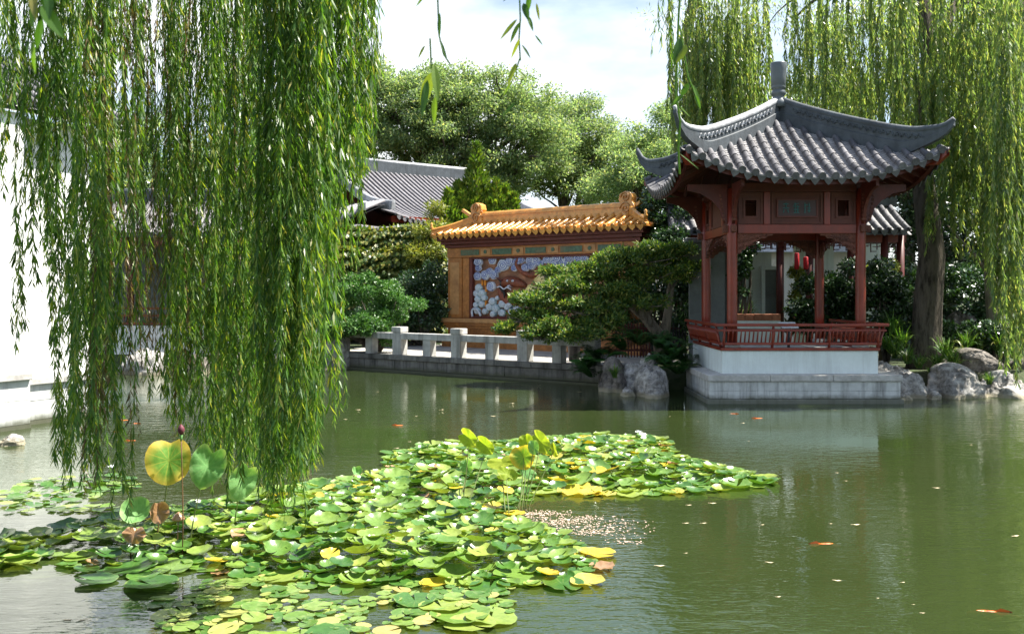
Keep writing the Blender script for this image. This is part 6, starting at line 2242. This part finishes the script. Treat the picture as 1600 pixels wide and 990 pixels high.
def try_pad(px, py, r, kind, z, tilt, sep):
    w_ = W(px, py)
    gx, gy = int(w_.x / 0.5), int(w_.y / 0.5)
    for a in (-1, 0, 1):
        for b_ in (-1, 0, 1):
            for q in cell.get((gx + a, gy + b_), ()):
                if (q[0] - w_.x) ** 2 + (q[1] - w_.y) ** 2 < (sep * (q[2] + r)) ** 2:
                    return False
    cell.setdefault((gx, gy), []).append((w_.x, w_.y, r))
    pads_l.append((px, py, w_, r, kind, z, tilt))
    return True
def edge_dist(p, poly):
    best = 1e9
    for i in range(len(poly)):
        a, b_ = Vector(poly[i - 1]), Vector(poly[i])
        ab = b_ - a
        u = max(0, min(1, (Vector(p) - a).dot(ab) / ab.length_squared))
        v = Vector(p) - (a + ab * u)
        best = min(best, math.hypot(v.x * 0.35, v.y))
    return best
# hand placed pads at the open edge
for px, py, r, kind in ((935, 868, 0.15, 'yellow'), (918, 912, 0.13, 'yellow'), (940, 889, 0.11, 'brown'), (150, 909, 0.15, 'flat'), (124, 873, 0.13, 'flat'), (236, 915, 0.19, 'flat'), (205, 890, 0.2, 'flat'), (268, 890, 0.17, 'flat'),
                        (768, 968, 0.17, 'flat'), (720, 965, 0.20, 'flat'), (690, 950, 0.16, 'flat'), (735, 978, 0.17, 'flat'), (812, 905, 0.20, 'flat'), (880, 915, 0.16, 'flat'), (765, 920, 0.15, 'flat'), (1190, 756, 0.2, 'green'), (1150, 762, 0.19, 'green'), (905, 770, 0.24, 'yellow'), (1010, 755, 0.24, 'flat'),
                        (440, 905, 0.17, 'flat'), (120, 870, 0.12, 'flat'), (868, 835, 0.15, 'flat'), (880, 870, 0.17, 'flat')):
    try_pad(px, py, r, kind, 0.012, 3, 0.2)
for poly, tries, r0, r1, sep in ((RAFT_MAIN, 110000, 0.05, 0.165, 0.62), (RAFT_LEFT, 1500, 0.12, 0.2, 0.52), (RAFT_SHADE, 420, 0.04, 0.10, 0.75), (RAFT_FRONT, 7000, 0.03, 0.10, 0.66)):
    xs_ = [p[0] for p in poly]; ys_ = [p[1] for p in poly]
    ya, yb = YW(max(ys_)), YW(min(ys_))
    for _ in range(tries):
        Yq = prd.uniform(ya, yb)
        py = HOR + EYE * FPX / Yq
        px = prd.uniform(min(xs_), max(xs_))
        if not inpoly((px, py), poly): continue
        e = edge_dist((px, py), poly)
        r = prd.uniform(r0, r1) if poly is not RAFT_MAIN else prd.triangular(r0, r1, 0.085)
        if poly is RAFT_FRONT:
            if mnoise.noise(Vector((px * 0.018, py * 0.035, 3.0))) < -0.16: continue
            if prd.random() < 0.10: r *= 1.5
            try_pad(px, py, r, 'small' if r < 0.1 else 'flat', 0.008 + prd.uniform(0, 0.02), prd.uniform(1, 9), sep)
            continue
        q = prd.random()
        kind = 'yellow' if q < 0.035 or (q < 0.3 and py < 780 and py > 735 and 640 < px < 700) or (q < 0.25 and 860 < px < 960 and 740 < py < 776) else 'brown' if q > 0.985 else 'green'
        if e < 9 and kind == 'green' and prd.random() < 0.5: kind = 'flat'
        if poly is RAFT_SHADE: kind = 'flat'
        if poly is RAFT_LEFT: kind = 'green'
        z = 0.012 + (0 if e < 8 or poly is not RAFT_MAIN else prd.uniform(0.0, 0.16) * min(1, e / 30))
        tilt = prd.uniform(2, 6) if e < 8 else prd.uniform(3, 23)
        try_pad(px, py, r, kind, z, tilt, sep)
pads_l.sort(key=lambda q: -q[3] / q[2].y)
def pad_label(px, py, r, kind):
    """Says where in the raft a pad lies by what stands near it, and how big and what colour it is."""
    col = {'green': 'wavy rimmed green', 'flat': 'flat green', 'yellow': 'yellowing', 'brown': 'withered brown', 'small': 'tiny pale'}[kind]
    size = 'broad' if r > 0.165 else 'medium' if r > 0.115 else 'small'
    if px < 110: ps = 'in the left edge patch'
    elif px < 240: ps = 'left of the withered leaves'
    elif px < 330: ps = 'around the lotus bud stem'
    elif px < 440: ps = 'right of the lotus bud stem'
    elif px < 540: ps = 'halfway to the sunlit lotus'
    elif px < 640: ps = 'left of the sunlit lotus'
    elif px < 740: ps = 'below the left sunlit lotus'
    elif px < 840: ps = 'below the right sunlit lotus'
    elif px < 950: ps = 'right of the sunlit lotus'
    else: ps = 'on the long right tongue'
    row = 'at the far rim' if py < 725 else 'in the far half' if py < 770 else 'in the middle' if py < 815 else 'in the near half' if py < 865 else 'at the near rim'
    return ' '.join((() if kind == 'small' else (size,)) + (col, 'lily pad', ps + ',', row))
SV, SF, SE, SVe = {}, {}, {}, {}
for i, (px, py, w_, r, kind, z, tilt) in enumerate(pads_l):
    me = prd.choice(PADV[kind])
    ax = prd.uniform(0, 6.28)
    m = Matrix.Translation((w_.x, w_.y, z)) @ Matrix.Rotation(math.radians(tilt), 4, Vector((math.cos(ax), math.sin(ax), 0))) @ Matrix.Rotation(prd.uniform(0, 6.28), 4, 'Z') @ Matrix.Diagonal((r, r * prd.uniform(0.9, 1.0), r, 1))
    if i < 300:
        o = put('lily_pad', me, None, None, m)
        tag(o, pad_label(px, py, r, kind), 'lily pad', 'water lily pads in the raft')
    else:
        k = me.materials[0].name
        o0 = sum(len(v) for v in SV.get(k, []))
        co = np.empty(len(me.vertices) * 3, np.float32)
        me.vertices.foreach_get('co', co)
        A = np.array(m)
        SV.setdefault(k, []).append(co.reshape(-1, 3) @ A[:3, :3].T + A[:3, 3])
        f = np.empty(len(me.polygons) * 3, np.int32)
        me.loops.foreach_get('vertex_index', f)
        SF.setdefault(k, []).append(f.reshape(-1, 3) + o0)
        for nm, D_ in (('edge', SE), ('vein', SVe)):
            a = np.empty(len(me.vertices), np.float32)
            me.attributes[nm].data.foreach_get('value', a)
            D_.setdefault(k, []).append(a)
LABS = {'lily_pad': 'smaller green lily pads filling the raft between the larger ones', 'yellow_lily_pad': 'smaller yellowing lily pads scattered through the raft', 'small_lily_pad': 'tiny pale lily pads crowding the near front of the raft', 'withered_pad': 'small withered brown lily pads in the raft'}
for k in SV:
    me = np_mesh('lily_pads', np.concatenate(SV[k]), np.concatenate(SF[k]), True)
    set_attr(me, 'edge', np.concatenate(SE[k]))
    set_attr(me, 'vein', np.concatenate(SVe[k]))
    o = put('lily_pads', me, bpy.data.materials[k])
    tag(o, LABS[k], 'lily pads', 'water lily pads in the raft', 'stuff')
print('PADS', len(pads_l), {k: len(v) for k, v in SV.items()})

# ------------------------------------------------------------------ lotus leaves on tall stems
def lotus(label, px, py, wpx, hpx, Y, nrm, roll, base, mat, fold=0.25, wave=0.05, notch=0.0, cup=0.0, seed=0, stem='stemgreen', name='lotus_leaf', group='lotus leaves standing above the pads', curl=0.0):
    c = P(px, py, Y)
    bs = W(*base)
    t = thing(name, label, 'lotus leaf', bs, 0, group)
    n_ = Vector(nrm).normalized()
    a = Vector((1, 0, 0)) - n_ * n_.x
    a.normalize()
    b_ = n_.cross(a)
    cr, sr_ = math.cos(math.radians(roll)), math.sin(math.radians(roll))
    a, b_ = a * cr + b_ * sr_, b_ * cr - a * sr_
    rx, ry = wpx / 2 / FPX * Y, hpx / 2 / FPX * Y
    rnd = random.Random(seed)
    p1, p2 = rnd.uniform(0, 6), rnd.uniform(0, 6)
    seg, nr = 44, 9
    V, F, ed, ve = [tuple(c)], [], [0.0], [0.8]
    for j in range(1, nr + 1):
        r = j / nr
        for i in range(seg):
            an = 2 * math.pi * i / seg
            x, y = r * math.cos(an), r * math.sin(an)
            nt_ = 1 - notch * math.exp(-((an - math.pi / 2) / 0.35) ** 2) * r
            x, y = x * nt_, y * nt_
            h = fold * abs(x) * (0.6 + 0.4 * y) + cup * r * r + wave * r ** 2 * (math.sin(5 * an + p1) + 0.6 * math.sin(9 * an + p2))
            h += curl * max(0, y) ** 2 - curl * 0.6 * max(0, -y) ** 2
            h += 0.022 * math.cos(22 * an) * r
            p = c + a * (x * rx) + b_ * (y * ry) + n_ * (h * min(rx, ry))
            V.append(tuple(p))
            ed.append(min(1.0, r ** 1.3 * (0.98 + 0.10 * math.sin(4 * an + p2) + 0.07 * math.sin(22 * an))))
            ve.append(max(0.0, math.cos(11 * an)) ** 4 * (1 - 0.3 * r))
    for i in range(seg):
        F.append((0, 1 + i, 1 + (i + 1) % seg))
    for j in range(nr - 1):
        for i in range(seg):
            a0 = 1 + j * seg + i
            a1 = 1 + j * seg + (i + 1) % seg
            F.append((a0, a0 + seg, a1 + seg))
            F.append((a0, a1 + seg, a1))
    inv = MW[t.name].inverted()
    me = np_mesh('blade', [tuple(inv @ Vector(v)) for v in V], F, True)
    set_attr(me, 'edge', ed)
    set_attr(me, 'vein', ve)
    o = put('blade', me, M[mat], t)
    b = MB()
    sp_ = [bs - Vector((0, 0, 0.1))]
    mid = (bs + c) / 2 + Vector((rnd.uniform(-.04, .04), rnd.uniform(-.03, .03), 0))
    for i in range(1, 9):
        u = i / 8
        sp_.append(bs * (1 - u) ** 2 + mid * 2 * u * (1 - u) + (c - n_ * 0.004) * u * u)
    b.tube(sp_, [0.006 - 0.002 * i / 8 for i in range(9)], 6)
    b.build('stem', M[stem], t, True)
    return t
lotus('largest lotus leaf, yellowing at the edges, facing the viewer on the left', 264, 719, 70, 76, 7.75, (0.12, -0.9, 0.42), 4, (248, 846), 'lotusyellow', 0.55, 0.045, 0.24, -0.12, 1)
lotus('folded green lotus leaf just right of the largest yellowing one', 324, 729, 54, 60, 7.8, (0.35, -0.75, 0.55), -8, (296, 858), 'lotus', 1.0, 0.08, 0.34, -0.1, 2, curl=0.9)
lotus('pale green lotus leaf with curled top, third from the left', 377, 753, 44, 56, 7.85, (0.55, -0.75, 0.35), -14, (365, 830), 'lotus', 0.7, 0.09, 0.2, 0.0, 3, curl=0.8)
lotus('round green lotus leaf with dark sunken centre above the withered leaves', 214, 802, 46, 46, 7.65, (0.1, -0.75, 0.65), 0, (208, 862), 'lotus', 0.15, 0.06, 0.0, 0.55, 4)
lotus('folded brown withered lotus leaf beside the round green one', 247, 800, 30, 36, 7.75, (0.5, -0.7, 0.2), 12, (240, 860), 'padbrown', 1.1, 0.12, 0.2, 0.0, 5, 'stembrown', group='withered lotus leaves')
lotus('drooping brown fan shaped withered lotus leaf above the pads', 210, 834, 36, 28, 7.5, (0.0, -0.9, 0.4), 0, (204, 866), 'padbrown', 0.9, 0.16, 0.3, -0.4, 6, 'stembrown', group='withered lotus leaves')
YL = 9.35
for i, (lab, px, py, w_, h_, nr_, ro, bs_, mt, fo, cu) in enumerate((
        ('lime lotus leaf at the upper left of the sunlit group', 733, 684, 26, 46, (-0.75, -0.5, 0.30), 52, (722, 800), 'lotuslime', 0.35, 0.2),
        ('lime lotus leaf drooping right below the upper left one', 759, 696, 24, 46, (-0.7, -0.55, 0.35), 48, (724, 806), 'lotuslime', 0.4, 0.2),
        ('tallest lime lotus leaf at the upper right of the sunlit group', 845, 690, 28, 58, (-0.65, -0.6, 0.4), 40, (818, 800), 'lotuslime', 0.3, -0.2),
        ('small lime lotus leaf left of the tallest one', 823, 690, 24, 26, (-0.3, -0.85, 0.3), 10, (815, 802), 'lotuslime', 0.3, 0.1),
        ('small green lotus leaf in front of the tallest lime one', 834, 698, 18, 24, (-0.2, -0.9, 0.2), 0, (816, 798), 'lotus', 0.3, 0.1),
        ('golden yellow lotus leaf in the middle of the sunlit group', 818, 714, 40, 38, (-0.3, -0.8, 0.35), 10, (810, 802), 'lotusyellow', 0.35, 0.2),
        ('lime lotus leaf hanging low on the left of the golden one', 784, 722, 46, 26, (-0.2, -0.7, 0.6), 5, (790, 804), 'lotuslime', 0.3, -0.3),
        ('small shaded lotus leaf at the far left of the sunlit group', 730, 728, 22, 24, (-0.4, -0.8, 0.3), 15, (710, 800), 'lotus', 0.4, 0.1),
        ('pale lotus leaf low in the middle of the sunlit group', 792, 741, 34, 22, (0.3, -0.6, 0.7), -10, (796, 806), 'lotuslime', 0.4, 0.2),
        ('narrow pale lotus leaf edge on at the right of the sunlit group', 866, 702, 12, 30, (-0.8, -0.5, 0.3), 20, (822, 801), 'lotuslime', 0.2, 0.0),
        ('dull green lotus leaf folded low beside the stems', 824, 738, 30, 20, (0.2, -0.75, 0.5), -35, (806, 800), 'lotus', 0.5, 0.0))):
    lotus(lab, px, py, w_, h_, YL + 0.06 * (i % 4), nr_, ro, bs_, mt, fo * 1.7, 0.09, 0.15, 0.0, 10 + i, curl=cu * 1.5)
lotus('half rolled pale lotus leaf on a bent stem left of the sunlit group', 557, 737, 16, 16, 10.4, (0.3, -0.7, 0.6), 20, (544, 768), 'lotus', 0.9, 0.1, 0.0, 0.3, 30)
# bud and pod
bs = W(285, 868)
bt = P(283, 673, bs.y)
t = thing('lotus_bud', 'dark purple lotus bud on a tall thin stem beside the largest leaf', 'flower', bs)
b = MB()
b.tube([bs - Vector((0, 0, 0.1)), bs.lerp(bt, 0.35) + Vector((0.008, 0, 0)), bs.lerp(bt, 0.7) + Vector((0.004, 0, 0)), bt], [0.005, 0.005, 0.0045, 0.0045], 6)
b.build('stem', M['stembrown'], t, True)
b = MB()
b.lathe([(0.006, -0.03), (0.022, -0.015), (0.029, 0.005), (0.026, 0.025), (0.012, 0.045), (0.001, 0.055)], bt, 10)
b.build('bud', M['bud'], t, True)
b = MB()
b.lathe([(0.005, -0.085), (0.010, -0.06), (0.014, -0.032), (0.004, -0.030)], bt, 8)
b.build('stalk_tip', M['lotus'], t, True)
bs = W(276, 862)
bt = P(279, 806, bs.y)
t = thing('lotus_pod', 'small brown drooping lotus seed pod next to the folded withered leaf', 'seed pod', bs)
b = MB()
b.tube([bs - Vector((0, 0, 0.1)), bs.lerp(bt, 0.6), bt + Vector((0, 0, 0.03)), bt], [0.004, 0.004, 0.004, 0.004], 6)
b.build('stem', M['stembrown'], t, True)
b = MB()
b.lathe([(0.05, -0.03), (0.052, -0.015), (0.035, 0.01), (0.012, 0.03), (0.004, 0.035)], bt, 12)
b.build('pod', M['padbrown'], t, True)
# small white-pink water lily flowers
def lily_flower(px, py, lab, r=0.06, zf=0.05):
    c = W(px, py) + Vector((0, 0, zf))
    t = thing('lily_flower', lab, 'flower', c)
    for ring, (n, tl, ln) in enumerate(((8, 25, 1.0), (6, 55, 0.8))):
        b = MB()
        for i in range(n):
            an = 2 * math.pi * i / n + ring * 0.3
            d = Vector((math.cos(an) * math.cos(math.radians(tl)), math.sin(an) * math.cos(math.radians(tl)), math.sin(math.radians(tl))))
            s = Vector((-math.sin(an), math.cos(an), 0))
            L_ = r * ln
            b.add([c, c + d * L_ * 0.5 + s * L_ * 0.22, c + d * L_ + Vector((0, 0, L_ * 0.1)), c + d * L_ * 0.5 - s * L_ * 0.22], [(0, 1, 2, 3)])
        b.build('petals', M['sign'], t, kind='stuff')
lily_flower(998, 688, 'white water lily flower at the far edge of the raft', 0.07, 0.10)
lily_flower(175, 738, 'cream water lily flower in the shaded patch on the left', 0.06, 0.05)

# ------------------------------------------------------------------ fish, fallen leaves, drifting petals
def koi_mesh(seed):
    rnd = random.Random(seed)
    n, seg = 16, 12
    rows = []
    for i in range(n + 1):
        u = i / n
        wd = 0.115 * (math.sin(math.pi * min(1, u * 0.93 + 0.05)) ** 0.75) * (1 - 0.62 * u) + 0.008
        ht = wd * 1.25
        yb = 0.035 * math.sin(u * 4.5 + seed) * u
        rows.append([(0.5 - u * 0.85, yb + wd * math.cos(2 * math.pi * k / seg), ht * math.sin(2 * math.pi * k / seg)) for k in range(seg)])
    b = MB()
    b.grid(rows, True)
    b.add(rows[0], [tuple(range(seg))])
    yb = 0.035 * math.sin(4.5 + seed)
    b.add([(-0.33, yb, 0.01), (-0.52, yb + 0.07, 0.03), (-0.46, yb + 0.01, 0.01), (-0.52, yb - 0.07, -0.02)], [(0, 1, 2), (0, 2, 3)])
    b.add([(0.12, 0, 0.09), (-0.02, 0.01, 0.17), (-0.18, 0.01, 0.12), (-0.2, 0.01, 0.06)], [(0, 1, 2, 3)])
    for sg in (-1, 1):
        b.add([(0.27, sg * 0.07, -0.01), (0.2, sg * 0.2, -0.015), (0.12, sg * 0.19, -0.02), (0.2, sg * 0.07, -0.015)], [(0, 1, 2, 3)])
    me = b.mesh('koi', None, True)
    me.materials.append(M['koi'])
    return me
KOI = [koi_mesh(i) for i in range(3)]
GK = 'koi swimming at the pond surface'
for i, (px, py, ln, ang, lab) in enumerate(((1277, 849, 74, 6, 'orange koi alone in the open water right of the lily raft'), (1562, 955, 96, -14, 'long orange and white koi at the lower right edge'), (1180, 653, 34, 4, 'faint orange koi in front of the pavilion plinth'),
        (1150, 646, 26, -8, 'small orange koi left of the one before the plinth'), (190, 656, 30, 8, 'pale orange koi behind the willow tips, farthest left of the pair'), (216, 661, 24, -6, 'orange koi behind the willow tips, right of the pale one'),
        (200, 688, 34, 10, 'brightest orange koi behind the willow, nearest the lotus bud'), (184, 674, 22, 0, 'small orange koi between the other koi behind the willow'), (618, 664, 34, 0, 'faint tan koi in the open water before the stone railing'))):
    p = W(px, py)
    L_ = ln / FPX * p.y
    o = put('koi', KOI[i % 3], None, None, Matrix.Translation((p.x, p.y, -0.078 * L_)) @ Matrix.Rotation(math.radians(ang) + (0 if i % 2 == 0 else math.pi), 4, 'Z') @ Matrix.Diagonal((L_, L_ * 0.8, L_ * 0.8, 1)))
    tag(o, lab, 'koi', GK)
flm = MB()
flm.grid([[(-0.5 + i / 8, -0.13 * math.sin(math.pi * i / 8) - 0.004, 0.05 * math.sin(i)), (-0.5 + i / 8, 0, 0.03 * math.sin(i) + 0.02), (-0.5 + i / 8, 0.13 * math.sin(math.pi * i / 8) + 0.004, 0.05 * math.cos(i))] for i in range(9)])
FL = flm.mesh('fallen_leaf')
FL.materials.append(M['floatleaf'])
for (x, y) in ((175, 527), (165, 592), (228, 592), (440, 598), (685, 594), (775, 597), (708, 411), (740, 440), (465, 733), (708, 798), (497, 857), (983, 885), (1015, 915), (1350, 638), (1065, 465), (70, 745), (108, 208), (208, 227), (370, 232), (945, 805), (855, 862), (165, 700), (390, 297), (260, 520), (700, 185), (1190, 1310 - 1000)):
    p = W(1000 + x / 2.3017, 560 + y / 2.3017)
    s = R.choice([0.025, 0.04, 0.05, 0.07, 0.09])
    o = put('fallen_leaf', FL, None, None, Matrix.Translation((p.x, p.y, 0.004)) @ Matrix.Rotation(R.uniform(-0.5, 0.5), 4, 'Z') @ Matrix.Diagonal((s, s, s * 0.4, 1)))
    tag(o, 'small dry leaf floating alone on the open water right of the raft', 'leaf', 'fallen leaves on the open water')
for (px, py) in ((612, 572), (905, 612), (842, 602), (700, 690), (650, 650), (560, 640), (590, 612), (640, 690), (620, 700), (540, 655), (130, 968), (105, 968), (690, 640), (770, 650), (800, 630)):
    p = W(px, py)
    s = R.uniform(0.06, 0.12)
    o = put('fallen_leaf', FL, None, None, Matrix.Translation((p.x, p.y, 0.004)) @ Matrix.Rotation(R.uniform(-0.5, 0.5), 4, 'Z') @ Matrix.Diagonal((s, s, s * 0.4, 1)))
    tag(o, 'small dry leaf floating on the water between the willow and the walkway' if py < 800 else 'small dry leaf floating at the near left corner of the pond', 'leaf', 'fallen leaves on the open water')
rng = np.random.default_rng(5)
n = 1500
u = rng.random(n) ** 0.9
st_ = rng.integers(0, 7, n)
px = 812 + 185 * u + rng.normal(size=n) * 16
py = 797 + 40 * u * (0.5 + 0.09 * st_) + 2.0 * st_ + rng.normal(size=n) * 1.6 + 3 * np.sin(u * 17 + st_)
keep = rng.random(n) < (1.05 - 0.75 * u)
px, py = px[keep], py[keep]
Yq = EYE * FPX / (py - HOR)
Pn = np.stack([(px - 800) / FPX * Yq, Yq, 0.004 + rng.random(len(px)) * 0.006], axis=-1)
D = np.stack([rng.normal(size=len(px)), rng.normal(size=len(px)), 0.05 * rng.normal(size=len(px))], axis=-1)
V, F = leaf_quads(Pn, D, unit(np.array([0, 0, 1.0]) + rng.normal(size=(len(px), 3)) * 0.15), rng.uniform(0.008, 0.034, len(px)), rng.uniform(0.006, 0.016, len(px)))
o = put('fallen_petals', np_mesh('fallen_petals', V, F), M['petal'])
tag(o, 'drift of pale pink petals floating beside the lotus stems', 'petals', None, 'stuff')
